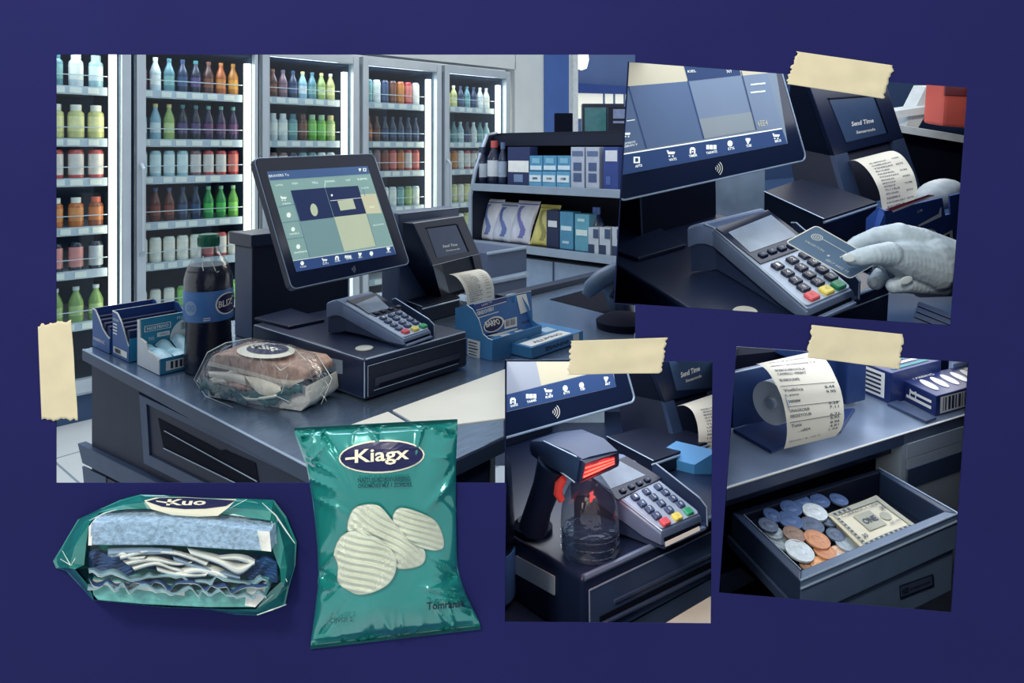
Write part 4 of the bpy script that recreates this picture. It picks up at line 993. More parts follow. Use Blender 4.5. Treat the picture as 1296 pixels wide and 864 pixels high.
hbC = M.plx(166.5, 402, xC).z; wC = M.ply(252, 393, yC+dC).x-xC
def artC(b, bp, fp, sp):
    W_ = lambda u, v, o=.0005: bp(u, v, o)
    b.face([W_(.1, .70), W_(.52, .70), W_(.52, .84), W_(.1, .84)], 0); b.face([W_(.115, .715, .0007), W_(.505, .715, .0007), W_(.505, .825, .0007), W_(.115, .825, .0007)], 3); b.text('NOSTRIVO', lambda x, y: W_(lerp(.14, .48, x), lerp(.735, .805, y), .0010), 0, .03)
    b.face([W_(.3, .54), W_(.5, .54), W_(.5, .64), W_(.3, .64)], 0); b.text('VERO', lambda x, y: W_(lerp(.33, .47, x), lerp(.565, .615, y), .001), 2)
    b.text('TIO.', lambda x, y: W_(lerp(.16, .26, x), lerp(.50, .57, y), .001), 0)
    b.text('PONCHO', lambda x, y: W_(lerp(.62, .9, x), lerp(.86, .93, y), .001), 0)
    b.face([W_(.5+.05*0, .40)]+[W_(.5+.48*(1-math.cos(a*.196))/1.0*.55, .40+.45*math.sin(a*.196)) for a in range(9)]+[W_(.98, .40)], 0)
    barcode(b, bp, .66, .96, .58, .80, 0, 1, seed=4)
    barcode(b, fp, .1, .97, .2, .8, 0, 1, seed=5)
def contC(t, x, y, w_, d):
    for i in range(4):
        b = MB(); b.grid(lambda u, v: V(x+w_*(i+u)/4.0, y+.002+(d-.004)*v, .016+.010*v+.006*math.sin(u*math.pi)*(.4+.6*v)+.004*math.sin(v*5+i)), 8, 10)
        b.grid(lambda u, v: V(x+w_*(i+u)/4.0, y+.002+.002*v, lerp(.003, .016+.006*math.sin(u*math.pi)*.4, v)), 8, 2)
        o = build('pouch', b, mat('pale_pouch', '#93bcc6', rough=.35, var=.25, scale=60), M, t, smooth=True)
carton(xC, yC, wC, dC, hbC, .022, [(0, 1), (.12, 1), (.16, .62), (.42, .58), (.5, .42), (.78, .40), (.93, .36), (1, .31)], 'teal and white open display carton nearest the cola bottle', m_cteal, m_cwhite, m_cteal, contC, artC)
fl = M.pl(162, 460); bl = M.pl(140, 450); yB_ = fl.y; dB = bl.y-fl.y; hbB = M.plx(133, 387.5, xC).z
def artB(b, bp, fp, sp):
    b.face([sp(.08, .08), sp(.9, .08), sp(.9, .22), sp(.08, .22)], 0); barcode(b, sp, .12, .55, .09, .21, 0, 1, seed=2)
    for k_ in range(4): b.face([sp(.05, .5+.07*k_), sp(.3, .5+.07*k_), sp(.3, .53+.07*k_), sp(.05, .53+.07*k_)], 0)
    b.text('NOVA', lambda x, y: sp(lerp(.05, .4, x), lerp(.8, .86, y), .0006), 0)
carton(xC-.004, yB_+.002, wC*1.02, dB, hbB, .034, [(0, 1), (.3, .98), (.55, .82), (.75, .62), (.9, .44), (1, .36)], 'middle blue display carton of the left group, white striped label on its side', m_cdk, m_cblue, m_cteal, packs(4, hbB*.85, m_cin), artB)
fl = M.pl(137.5, 449); bl = M.pl(112, 439); yA = fl.y; dA = bl.y-fl.y; hbA = M.plx(106.7, 386, xC-.006).z
def artA(b, bp, fp, sp):
    b.text('HARROC', lambda x, y: sp(lerp(.1, .75, x), lerp(.2, .28, y), .0006), 0)
carton(xC-.006, yA+.002, wC*1.02, dA, hbA, .036, [(0, 1), (.18, .99), (.4, .8), (.6, .6), (.8, .48), (1, .4)], 'rearmost navy display carton of the left group at the counter corner', m_cdk, m_cblue, m_cblue, packs(4, hbA*.85, m_cin), artA)

# ---------------------------------------------------------------- cola bottle
bc = M.pl(264, 467); dpt = M.px(bc)[2]; px1 = dpt/F
bt = thing('soda_bottle', 'tall plastic bottle of dark cola with blue label and green cap', 'bottle', M, bc)
zt_ = lambda y: (467-y)*px1
m_cola = mat('dark_cola', '#0b1426', rough=.3, var=.5, scale=160, spec=.4, coat=.15, bump=.3)
b = MB(); b.lathe([(26*px1, 0), (28*px1, zt_(464)), (28.6*px1, zt_(445)), (27*px1, zt_(420)), (26.5*px1, zt_(405)), (28.8*px1, zt_(398)), (28.8*px1, zt_(366)), (28.6*px1, zt_(352)), (26*px1, zt_(340)), (23*px1, zt_(334))], bc, 32)
build('cola', b, m_cola, M, bt, smooth=True)
b = MB(); b.lathe([(29.2*px1, zt_(398)), (29.2*px1, zt_(364)), (28.9*px1, zt_(350)), (25*px1, zt_(337)), (18*px1, zt_(324)), (13.5*px1, zt_(317)), (12.5*px1, zt_(311))], bc, 32)
build('clear_shoulder', b, film('bottle_plastic', '#eef3f6', gloss=.03, edge=.35, body=.02, bump=.3, bscale=120), M, bt, smooth=True)
LR_ = 29.6*px1
tocam = (M.cam-bc); tocam.z = 0; tocam.normalize(); tx = V(-tocam.y, tocam.x, 0)
def lab(u, z, off=.0003):   # u in pixels from the bottle axis
    a = math.asin(max(-1, min(1, u/29.6))); r = LR_+off
    return bc+tx*(r*math.sin(a))+tocam*(r*math.cos(a))+V(0, 0, z)
b = MB(); b.lathe([(LR_-.0004, zt_(401.5)), (LR_, zt_(401)), (LR_, zt_(364.5)), (LR_-.0004, zt_(364))], bc, 40)
sx = 1 if (M.px(bc+tx*.01)[0] > 264) else -1
def labp(px, py, off=.0003): return lab(sx*(px-264), zt_(py), off)
def elab(cx_, cy_, rx, ry, off, m):
    N = 24
    b.grid(lambda u, v: labp(cx_+rx*v*math.cos(u*2*math.pi), cy_+ry*v*math.sin(u*2*math.pi), off), N, 3, m)
elab(285, 381, 13.5, 13.5, .0004, 1); elab(285.5, 381, 12, 12, .0006, 2)
b.text('BLIZ', lambda x, y: labp(275+x*16, 385-y*8-x*1.5, .0009), 1, .02)
elab(244, 384, 6.5, 9, .0004, 3); b.text('OO', lambda x, y: labp(240+x*8, 388-y*8, .0006), 0)
for y_ in (396, 398.5): b.face([labp(258, y_), labp(266, y_-.6), labp(266, y_+.4), labp(258, y_+1)], 1)
build('label', b, [mat('label_blue', '#4477b0', rough=.4, var=.06), m_white, m_logo, mat('label_pale', '#7d9cbc', rough=.5)], M, bt, smooth=True)
b = MB(); b.lathe([(12.5*px1, zt_(311)), (13*px1, zt_(310)), (12.6*px1, zt_(299)), (11.5*px1, zt_(296)), (0, zt_(295.5))], bc, 28)
for k_ in range(28):
    a = k_*2*math.pi/28; r = 12.9*px1; p = bc+V(r*math.cos(a), r*math.sin(a), 0); b.tube([p+V(0, 0, zt_(309)), p+V(0, 0, zt_(300))], .0004, 4)
tag(build('cap', b, mat('green_cap', '#1f6a50', rough=.4, var=.06), M, bt, smooth=True), 'green screw cap')
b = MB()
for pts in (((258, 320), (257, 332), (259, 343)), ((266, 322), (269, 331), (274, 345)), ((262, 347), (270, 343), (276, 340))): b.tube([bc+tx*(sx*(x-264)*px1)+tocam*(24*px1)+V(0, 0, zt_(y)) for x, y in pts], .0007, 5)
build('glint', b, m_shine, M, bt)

# ---------------------------------------------------------------- wrapped sandwich on the counter
sA, sB = M.pl(258, 503), M.pl(378, 521)
qs = Q(M, sA, sB, sB+V(0, 0, .08), sA+V(0, 0, .08)); nb = V(qs.N.x, qs.N.y, 0).normalized()
ws = thing('wrapped_sandwich', 'brown bread sandwich in clear wrap on the steel counter before the cash drawer', 'sandwich', M, sA.lerp(sB, .5)-nb*.03)
def zs(x, y): return (230+x/4.32, 340+y/4.32)
def SP(x, y, off=0.): p = qs.p(*zs(x, y), off); p.z = max(p.z, .0008); return p
m_brown = mat('brown_bread', '#b89a8a', rough=.85, var=.18, scale=120, bump=.4, spec=.15); m_crust = mat('pale_crust', '#d6ccbb', rough=.85, var=.12, scale=120, bump=.3)
m_crumb = mat('grey_crumb', '#dcd8cc', rough=.9, var=.12, scale=200, bump=.4, spec=.1)
b = MB()
b.prism([SP(x, y) for x, y in ((140, 528), (150, 500), (172, 468), (300, 470), (470, 510), (630, 540), (668, 575), (668, 612), (610, 634), (520, 622), (330, 570))], -nb*.06, 0)
b.face([SP(x, y, .0004) for x, y in ((140, 528), (150, 505), (330, 548), (520, 600), (612, 612), (665, 600), (668, 612), (610, 634), (520, 622), (330, 570))], 1)
tag(build('bread_slice', b, [m_brown, m_crust], M, ws, bevel=.003, seg=3, smooth=True), 'brown upper bread slice')
b = MB(); b.prism([SP(x, y) for x, y in ((150, 600), (330, 690), (520, 725), (690, 640), (700, 735), (650, 780), (500, 808), (420, 800), (140, 700))], -nb*.06, 0)
tag(build('bread_slice', b, [m_crumb], M, ws, bevel=.002, smooth=True), 'pale lower bread slice')
b = MB()
def sstrip(top, bot, o0, o1, m, wob=.0012, ph=0):
    def fn(u, v):
        p, q = crom(top, u), crom(bot, u); x, y = lerp(p[0], q[0], v), lerp(p[1], q[1], v)
        return SP(x, y, lerp(o0, o1, v)+wob*math.sin(u*9+ph)+.003*math.sin(v*math.pi))
    b.grid(fn, 60, 7, m)
sstrip([(145, 560), (250, 565), (345, 585)], [(150, 590), (260, 610), (350, 640)], .001, .003, 0); sstrip([(165, 610), (210, 600), (245, 612)], [(170, 630), (210, 628), (240, 630)], .002, .004, 0, ph=2)
sstrip([(345, 585), (430, 600), (540, 640)], [(380, 640), (440, 690), (545, 690)], .002, .005, 0, ph=1); sstrip([(245, 620), (310, 625), (360, 645)], [(265, 650), (320, 660), (385, 665)], .002, .004, 1, ph=3)
build('turkey_slices', b, [mat('cream_turkey', '#ece6d2', rough=.6, var=.08), mat('pink_turkey', '#c09a90', rough=.6, var=.1)], M, ws, smooth=True)
b = MB(); rq = random.Random(2)
pts = [(95+i*15, 605+i*2.9+rq.uniform(-12, 12) if i < 26 else 680-(i-26)*5+rq.uniform(-10, 10)) for i in range(39)]
sstrip(pts, [(x+rq.uniform(-8, 8), y+rq.uniform(35, 62)) for x, y in pts], .001, .006, 0, .002); sstrip([(x, y+25) for x, y in pts[4:34]], [(x+rq.uniform(-5, 5), y+rq.uniform(55, 85)) for x, y in pts[4:34]], .003, .008, 0, .002, 2)
build('lettuce', b, mat('dark_lettuce', '#2f5a5e', rough=.5, var=.35, scale=80, bump=.3), M, ws, smooth=True)
b = MB(); sstrip([(310, 675), (350, 700), (430, 700), (520, 685)], [(330, 690), (360, 722), (440, 718), (520, 705)], .009, .010, 0); build('cheese', b, mat('pale_cheese', '#cfd6c4', rough=.5, var=.06), M, ws, smooth=True)
SO = [(65, 600), (100, 530), (140, 455), (240, 405), (380, 378), (500, 395), (600, 415), (735, 463), (790, 540), (825, 600), (790, 680), (760, 745), (700, 765), (600, 790), (500, 812), (400, 800), (280, 760), (130, 712), (95, 655)]
sn = len(SO); scx, scy = 420, 610; b = MB(); rg = random.Random(5)
def so(i, r, off): x, y = SO[i % sn]; return SP(lerp(scx, x, r), lerp(scy, y, r), off)
b.loft([[so(i, .5, -.066) for i in range(sn)], [so(i, .85, -.06) for i in range(sn)], [so(i, 1, -.035+rg.uniform(-.004, .004)) for i in range(sn)], [so(i, .94, -.004+rg.uniform(-.003, .002)) for i in range(sn)], [so(i, .82, .012+rg.uniform(0, .003)) for i in range(sn)], [so(i, .45, .016) for i in range(sn)], [so(i, .03, .017) for i in range(sn)]], cap=True)
build('clear_wrap', b, film('crinkled_wrap', '#f6f9fb', gloss=.035, body=.015, edge=.4, bump=.7, bscale=110), M, ws)
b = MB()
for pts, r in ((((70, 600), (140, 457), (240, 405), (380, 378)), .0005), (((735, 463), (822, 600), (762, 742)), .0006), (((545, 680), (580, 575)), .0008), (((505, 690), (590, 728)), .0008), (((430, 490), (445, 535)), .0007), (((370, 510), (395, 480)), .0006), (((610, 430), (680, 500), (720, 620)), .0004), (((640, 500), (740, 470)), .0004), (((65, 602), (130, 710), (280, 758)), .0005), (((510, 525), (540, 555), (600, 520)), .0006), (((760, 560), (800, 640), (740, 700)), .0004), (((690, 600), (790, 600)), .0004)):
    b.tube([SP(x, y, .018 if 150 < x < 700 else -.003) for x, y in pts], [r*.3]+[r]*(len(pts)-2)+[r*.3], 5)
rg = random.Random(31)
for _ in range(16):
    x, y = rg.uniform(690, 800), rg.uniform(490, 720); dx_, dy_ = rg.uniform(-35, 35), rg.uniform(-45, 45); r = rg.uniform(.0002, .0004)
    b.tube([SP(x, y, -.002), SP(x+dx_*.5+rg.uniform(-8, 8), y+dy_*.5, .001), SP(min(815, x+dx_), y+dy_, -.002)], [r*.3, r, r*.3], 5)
build('wrap_highlight', b, m_shine, M, ws)  # wrap highlights put in as thin pale tubes
b = MB()
lp = [SP(x, y, -.0) for x, y in ((440, 440),)]
ztop = qs.p(*zs(330, 470), -.01).z+.004
def ST(x, y, off=0.): X, Y = zs(x, y); return M.pl(X, Y, ztop+off)
b.face([ST(460+160*math.cos(a*.2618), 448+42*math.sin(a*.2618)) for a in range(24)], 0)
b.face([ST(470+116*math.cos(a*.2618), 437+29*math.sin(a*.2618), .0006) for a in range(24)], 1)
b.text('Klip', lambda x, y: ST(385+x*150-y*12, 440+x*14-y*30, .0012), 0, .03)
b.face([ST(385, 418, .0012), ST(420, 428, .0012), ST(420, 434, .0012), ST(388, 424, .0012)], 0)
tag(build('sticker', b, [m_cream, m_logo], M, ws), 'oval navy and cream sticker')

# ---------------------------------------------------------------- blue carton and flat box at right
def zd(x, y): return (570+x/7.2, 360+y/7.2)
cbx = thing('display_carton', 'light blue counter display carton with oval badge right of the cash drawer', 'carton', M, M.pl(640, 445), 'counter display cartons')
xD = M.pl(622, 457).x; yD0 = M.pl(622, 457).y; yD1 = yD0+.135
prd = [(45, 330), (45, 212), (150, 185), (205, 225), (262, 320), (300, 450), (345, 490), (385, 505), (378, 700)]
sidep = [M.plx(*zd(*p), xD) for p in prd]; sidep[0].z = .001; sidep[-1].z = .001
sidep = [V(xD, p.y, max(.001, p.z)) for p in sidep]
m_dblue = mat('carton_sky', '#3f7fb0', rough=.5, var=.07, scale=30); m_dblue2 = mat('carton_mid', '#356aa6', rough=.5, var=.07, scale=30)
b = MB(); b.prism(sidep, V(.0014, 0, 0)); build('side_panel', b, m_dblue, M, cbx)
_bl = sidep[5]+V(.0016, -.001, 0); _br = M.ply(675, 413, _bl.y); _tl = M.plx(600, 385, xD+.0016); _tr = M.plane(672, 368, _bl, (_br-_bl).cross(_tl-_bl))
qb = Q(M, _bl, _br, _tr, _tl)
b = MB(); b.prism([qb.at(0, 0), qb.at(1, 0), qb.at(1, 1), qb.at(.72, 1), qb.at(.70, .8), qb.at(.65, .76), qb.at(.62, .8), qb.at(.61, 1), qb.at(0, 1)], -qb.N*.0016); build('header_panel', b, m_dblue2, M, cbx)
b = MB(); q0 = sidep[1]; wdt = qb.c[1]-qb.c[0]; wdt.z = 0
b.hexa([V(xD+.0014, sidep[0].y, .001), V(xD, sidep[0].y, .001)+wdt, V(xD, sidep[0].y-.002, .001)+wdt, V(xD+.0014, sidep[0].y-.002, .001)], [sidep[1]+V(.001, 0, 0), sidep[1]+wdt, sidep[1]+wdt-V(0, .002, 0), sidep[1]+V(.001, -.002, 0)])
build('back_panel', b, m_dblue2, M, cbx)
b = MB(); sr = sidep+[]; b.prism([p+wdt for p in sidep], V(.0014, 0, 0)); build('side_panel', b, m_dblue, M, cbx)
b = MB(); b.hexa([V(xD+.0014, sidep[-1].y, .001), V(xD, sidep[-1].y, .001)+wdt, V(xD, sidep[-1].y+.002, .001)+wdt, V(xD+.0014, sidep[-1].y+.002, .001)], [sidep[7]+V(.001, 0, 0), sidep[7]+wdt, sidep[7]+wdt+V(0, .002, 0), sidep[7]+V(.001, .002, 0)]); build('front_lip', b, m_dblue, M, cbx)
b = MB(); prf = sidep[2:8]
b.tube(prf, .0006, 5); b.tube([qb.at(0, 1), qb.at(1, 1)], .0006, 5); build('board_edge', b, m_white, M, cbx)
b = MB()
qf = lambda pts, n, m: b.face(qb.poly([zd(*p) for p in pts], n), m)
qf([(212, 182), (512, 98), (515, 152), (232, 232)], .0004, 3)
qf([(235, 232), (512, 150), (512, 156), (236, 238)], .0006, 0); qf([(255, 300), (440, 243), (440, 250), (256, 307)], .0006, 0)
b.words(qb, 'GRIDOVERY', zd(248, 282), zd(405, 232), 4.2, .0008, 0, .02); b.words(qb, 'LINO TT', zd(290, 198), zd(385, 165), 2.2, .0008, 0)
b.face([qb.p(*zd(397+92*math.cos(a*.2618)+12*math.sin(a*.2618), 362-72*math.sin(a*.2618)-18*math.cos(a*.2618)), .0006) for a in range(24)], 0)
b.face([qb.p(*zd(394+80*math.cos(a*.2618)+10*math.sin(a*.2618), 364-60*math.sin(a*.2618)-16*math.cos(a*.2618)), .0009) for a in range(24)], 1)
b.words(qb, 'BARPO', zd(330, 392), zd(458, 358), 7, .0012, 0, .03)
qf([(490, 325), (605, 293), (608, 378), (494, 405)], .0006, 0)
rb_ = random.Random(8)
for i in range(11):
    x = 504+i*8.4; w_ = rb_.uniform(2, 5); qf([(x, 326-(i*2.2)), (x+w_, 325-i*2.2), (x+w_+1, 384-i*2.2), (x+1, 385-i*2.2)], .0009, 1)
qf([(600, 100), (690, 82), (728, 235), (640, 268)], .0006, 0)
qf([(325, 470), (610, 395), (612, 405), (420, 470)], .0006, 0); qf([(650, 340), (722, 318), (722, 324), (652, 346)], .0006, 1); qf([(655, 352), (724, 330), (724, 335), (656, 357)], .0006, 1)
build('print', b, [m_white, m_logo, m_dblue, m_cdk], M, cbx)
b = MB(); b.prism([M.plx(*zd(x, y), xD-.0004) for x, y in ((158, 490), (272, 520), (268, 680), (158, 640))], V(-.0005, 0, 0), 0)
for k_ in range(5): b.face([M.plx(*zd(x, y+k_*27), xD-.0011) for x, y in ((165, 515), (245+rb_.uniform(-20, 15), 535), (245, 545), (165, 526))], 1)
tag(build('side_label', b, [m_white, m_bar], M, cbx), 'white text sticker on the carton side')
eF = M.pl(673, 455); xE, yE = eF.x, eF.y; xE1 = M.pl(734, 431).x; yE1 = sidep[-1].y-.003 if sidep[-1].y-.003 > yE+.02 else yE+.03
hE = M.ply(673, 440, yE).z
fb = thing('flat_box', 'flat light blue box with white panel lying before the oval badge carton', 'box', M, ((xE+xE1)/2, (yE+yE1)/2, 0))
b = MB(); b.box((xE, yE, .001), (xE1, yE1+.05, hE)); build('box_body', b, m_dblue, M, fb, bevel=.0008)
b = MB()
def TE(u, v): return V(lerp(xE, xE1, u), lerp(yE, yE1+.05, v), hE+.0005)
b.face([TE(.03, .04), TE(.8, .04), TE(.8, .32), TE(.03, .32)], 0)
for i in range(3): b.face([TE(.05+.28*i, .42), TE(.25+.28*i, .40), TE(.28+.28*i, .66), TE(.1+.28*i, .7)], 2); b.face([TE(.12+.26*i, .76), TE(.3+.26*i, .74), TE(.28+.26*i, .92), TE(.14+.26*i, .94)], 0)
b.text('ALUMNO', lambda x, y: TE(lerp(.16, .7, x), lerp(.12, .22, y))+V(0, 0, .0004), 1)
b.text('ZIANNI', lambda x, y: V(lerp(xE+.03, xE1-.04, x), yE-.0006, lerp(hE*.32, hE*.66, y)), 1, .03)
b.face([V(xE1-.028, yE-.0004, hE*.1), V(xE1-.012, yE-.0004, hE*.1), V(xE1-.012, yE-.0004, hE*.95), V(xE1-.028, yE-.0004, hE*.95)], 0)
build('print', b, [m_white, m_logo, mat('print_pale', '#a9c6d2', rough=.5)], M, fb)
pw = thing('wrapped_bundle', 'small pale crumpled bundle behind the oval badge carton', 'bundle', M, M.pl(652, 388))
b = MB(); pc = M.pl(648, 386, .012); b.ell(pc, V(.035, .0, 0), V(0, .02, 0), V(0, 0, .022), 14, 8); build('wrapper', b, mat('pale_wrap', '#8fa6b4', rough=.5, var=.2, scale=50, bump=.5), M, pw, smooth=True)

# ---------------------------------------------------------------- hand scanner in its cradle at right
d_s = 1.32
hs = thing('scanner_cradle', 'grey handheld scanner resting in a dark stand at the right end of the counter', 'scanner', M, M.pl(788, 412))
SW = lambda x, y, d=d_s: M.pd(x, y, d)
b = MB(); b.tube([SW(800, 337), SW(780, 342), SW(762, 352), SW(748, 364), SW(742, 374)], [.010, .016, .018, .016, .009], 12); b.tube([SW(770, 352, 1.34), SW(780, 372, 1.34), SW(784, 398, 1.34)], [.02, .022, .017], 12); tag(build('scanner_head', b, mat('scanner_grey', '#4a6078', rough=.4, var=.1, spec=.5), M, hs, smooth=True), 'grey scanner head')
b = MB(); b.tube([SW(785, 362), SW(789, 385), SW(792, 404)], [.012, .016, .02], 12); b.tube([SW(775, 368), SW(798, 380)], .012, 10); build('stand_neck', b, m_blk, M, hs, smooth=True)
sb = M.pl(788, 414); b = MB(); b.lathe([(.045, .001), (.046, .012), (.03, .022), (.0, .026)], sb, 24); build('stand_base', b, m_gap, M, hs, smooth=True)

# ---------------------------------------------------------------- gondola of snacks behind the till
LF = V(-.166, 2.9, 0); gx = V(.756, -.655, 0)
GN = Fr(Matrix(((.756, .655, 0), (-.655, .756, 0), (0, 0, 1))), (-.166, 2.9, -1.205))   # x along the shelves to the right-near, y back
gt = thing('shelf_unit', 'dark shelving unit with two steel edged shelves of packets behind the till', 'shelf unit', GN, (.4, .2, 0))
zA, zB_, zT = 1.205-.14, 1.205-.372, 1.205+.073; GL = .86
b = MB(); b.prism([V(-.012, .02, 0), V(-.012, .0, zB_), V(-.012, .0, zA-.05), V(-.012, .03, zA+.06), V(-.012, .1, zT-.01), V(-.012, .16, zT), V(-.012, .4, zT), V(-.012, .4, 0)], V(.014, 0, 0)); build('end_panel', b, m_blk2, GN, gt)
b = MB(); b.tube([V(-.006, .0, zB_), V(-.006, .0, zA-.05), V(-.006, .03, zA+.06), V(-.006, .1, zT-.01), V(-.006, .16, zT)], .009, 8); build('end_trim', b, m_alu, GN, gt, smooth=True)
b = MB(); b.box((0, .33, .2), (GL, .4, zT)); b.box((0, .16, zT-.03), (GL, .4, zT)); b.box((0, .13, zT-.055), (GL, .2, zT-.012)); build('back_panel', b, m_blk2, GN, gt)
for z in (zA, zB_):
    b = MB(); b.box((0, .01, z-.02), (GL, .33, z)); s_ = build('shelf', b, m_blk2, GN, gt)
    b = MB(); b.box((0, -.004, z-.026), (GL, .012, z+.004)); build('price_rail', b, m_alu, GN, s_, bevel=.002)
b = MB(); b.box((0.02, .03, 0), (GL, .3, zB_-.05)); b.box((.40, .024, .2), (.404, .03, zB_-.05), 1); build('plinth', b, [mat('plinth_grey', '#7c90a8', rough=.6, var=.06), m_slate], GN, gt)
def gpx(px, y): # pixel column -> x along gondola at depth y
    d = GN.d(px, 250); s_ = (y-GN.cam.y)/d.y; return GN.cam.x+d.x*s_
def gz(py, x, y): return 1.205+(190-py)/F*GN.px(V(x, y, 1))[2]
def gbox(px0, px1, pyt, z, hx, nm, label, cat, band=None, dep=.05, y=.06, grp='packets on the snack shelves', lean=0., top=None, text=None):
    x0, x1 = gpx(px0, y), gpx(px1, y); zt = gz(pyt, (x0+x1)/2, y+lean)
    o = thing(nm, label, cat, GN, ((x0+x1)/2, y+dep/2, z), grp); e = .002
    b = MB(); b.hexa([V(x0+e, y, z+.001), V(x1-e, y, z+.001), V(x1-e, y+dep, z+.001), V(x0+e, y+dep, z+.001)], [V(x0+e, y+lean, zt), V(x1-e, y+lean, zt), V(x1-e, y+dep+lean, zt), V(x0+e, y+dep+lean, zt)])
    build('carton', b, mat('pack_'+hx, '#'+hx, rough=.5, var=.1, scale=25), GN, o, bevel=.0015)
    if band:
        for v0, v1, u0, u1, h2 in band:
            f = lambda u, v: V(lerp(x0+e, x1-e, u), y-.001+lean*v, lerp(z+.001, zt, v))
            b = MB(); b.prism([f(u0, v0), f(u1, v0), f(u1, v1), f(u0, v1)], V(0, -.0006, 0)); build('label', b, mat('pack_'+h2, '#'+h2, rough=.5, var=.06), GN, o)
    return o
def gbottle(px0, px1, pyt, z, body, labc, cap, label, y=.07):
    x0, x1 = gpx(px0, y), gpx(px1, y); xm = (x0+x1)/2; r = (x1-x0)/2; h = gz(pyt, xm, y)-z
    o = thing('sauce_bottle', label, 'bottle', GN, (xm, y, z), 'bottles on the snack shelves')
    b = MB(); b.lathe([(r*.9, .001), (r, h*.04), (r, h*.18), (r, h*.55), (r, h*.62), (r*.5, h*.78), (r*.42, h*.86)], V(xm, y, z), 14, mf=lambda j: 1 if j == 2 else 0); build('body', b, [ink(body), ink(labc)], GN, o, smooth=True)
    b = MB(); b.lathe([(r*.52, h*.84), (r*.5, h), (0, h)], V(xm, y, z), 12); build('cap', b, ink(cap), GN, o, smooth=True)
gbottle(604, 617, 186, zA, '16223c', 'aebcc8', '2a3a58', 'dark bottle with pale label at the left end of the upper snack shelf')
gbottle(619, 632, 178, zA, '16223c', 'c4ccd2', 'b04a4a', 'dark bottle with red cap on the upper snack shelf')
gbottle(632, 641, 180, zA, '1b2a48', '8fa2b8', '4a6288', 'slim dark bottle beside the red capped bottle on the upper shelf')
gbox(642, 671, 186, zA, '26345c', 'snack_carton', 'navy carton with white middle band on the upper snack shelf', 'carton', [(.34, .64, .04, .96, 'dfe3e0'), (.08, .28, .3, .7, '6f88ac')])
names3 = ['left', 'middle', 'right']
for i, (a, c_) in enumerate(((669, 686), (686, 704), (704, 722))):
    o = gbox(a, c_, 217, zA, '5c9cc0', 'snack_tub', 'lower light blue pack, %s of the three stacks on the upper shelf' % names3[i], 'pack', [(.3, .75, .05, .95, 'cfe0e6'), (.45, .6, .3, .7, '3a6a94')], y=.05)
    zt = gz(217, gpx((a+c_)/2, .05), .05)+.001
    gbox(a+1, c_+1, 197, zt, '4f8fb4', 'snack_tub', 'upper light blue pack, %s of the three stacks on the upper shelf' % names3[i], 'pack', [(.08, .35, .05, .95, 'c4dae2'), (.5, .85, .2, .8, '78b0c8')], y=.055)
for i, (a, c_) in enumerate(((722, 740), (741, 759))):
    gbox(a, c_, 186, zA, 'a9b4c4', 'tall_carton', 'tall pale grey carton with dark squares, %s of the pair on the upper shelf' % ('left', 'right')[i], 'carton', [(.15, .36, .2, .8, '46587f'), (.42, .62, .2, .8, '46587e'), (.78, .9, .1, .9, '5a6c90')], y=.05)
gbox(763, 783, 186, zA, '2f4486', 'snack_carton', 'dark blue packet with white top label at the right of the upper shelf', 'packet', [(.66, .92, .15, .95, 'cdd4dc'), (.1, .3, .2, .5, '4a62a4')], y=.05)
def gbag(px0, px1, pyt, z, hx, h2, label, lean=.05, y=.045, nm='chip_bag'):
    x0, x1 = gpx(px0, y), gpx(px1, y); zt = gz(pyt, (x0+x1)/2, y+lean); dx = .022
    o = thing(nm, label, 'bag', GN, ((x0+x1)/2, y, z), 'snack bags on the lower shelf')
    b = MB()
    def fn(sg):
        def f(u, v):
            pf = (max(0, 4*u*(1-u))**.6)*(max(0, 4*v*(1-v))**.45); sq = 1-.10*math.sin(v*math.pi)
            return V(lerp(x0+.002, x1-.002, .5+(u-.5)*sq)+dx*v, y+lean*v+.02+sg*.02*pf+.0015*math.sin(u*14+v*9), lerp(z+.001, zt, v))
        return f
    def pat(i, j):
        u, v = i/28, j/32; return 1 if (.12 < v < .86 and abs(u-.45-.22*math.sin(v*6.5)) < .11) or (.88 < v < .93) else 0
    b.grid(fn(-1), 28, 32, mf=pat); b.grid(fn(1), 10, 12)
    build('pouch', b, [mat('bag_'+hx, '#'+hx, rough=.3, var=.12, scale=18, spec=.6), mat('bag_'+h2, '#'+h2, rough=.3, var=.1)], GN, o, smooth=True)
gbag(597, 621, 252, zB_, 'c9cfda', '5f74a8', 'white and blue snack bag at the left end of the lower shelf')
gbag(615, 642, 256, zB_, 'bcc5d4', '5a6ea4', 'white and blue snack bag second from left on the lower shelf')
gbag(637, 666, 254, zB_, 'c4cad6', '6a6ea8', 'white and blue snack bag third from left on the lower shelf')
gbag(655, 676, 258, zB_, '5a6884', '46547a', 'grey snack bag just behind the yellow one on the lower shelf', y=.1)
gbag(665, 692, 259, zB_, 'c4bd6c', '8a8a52', 'yellow snack bag in the middle of the lower shelf')
gbox(691, 708, 266, zB_, '1d2c4c', 'snack_carton', 'near black carton with a white label on the lower shelf', 'carton', [(.55, .72, .15, .85, 'c9d0d4')], y=.05)
gbox(708, 726, 268, zB_, '4a88a8', 'snack_carton', 'teal carton, left of the teal pair on the lower shelf', 'carton', [(.5, .62, .1, .9, 'bcd4da'), (.15, .22, .2, .7, 'a9c8d0')], y=.045)
gbox(727, 746, 271, zB_, '5a98ac', 'snack_carton', 'teal carton, right of the teal pair on the lower shelf', 'carton', [(.42, .58, .1, .9, 'c4d8d4'), (.8, .88, .2, .7, 'a8ccd0')], y=.04)
gbottle(746, 764, 262, zB_, '1c2c50', '6c7c98', '3a5a9a', 'dark bottle with blue cap towards the right of the lower shelf', y=.1)
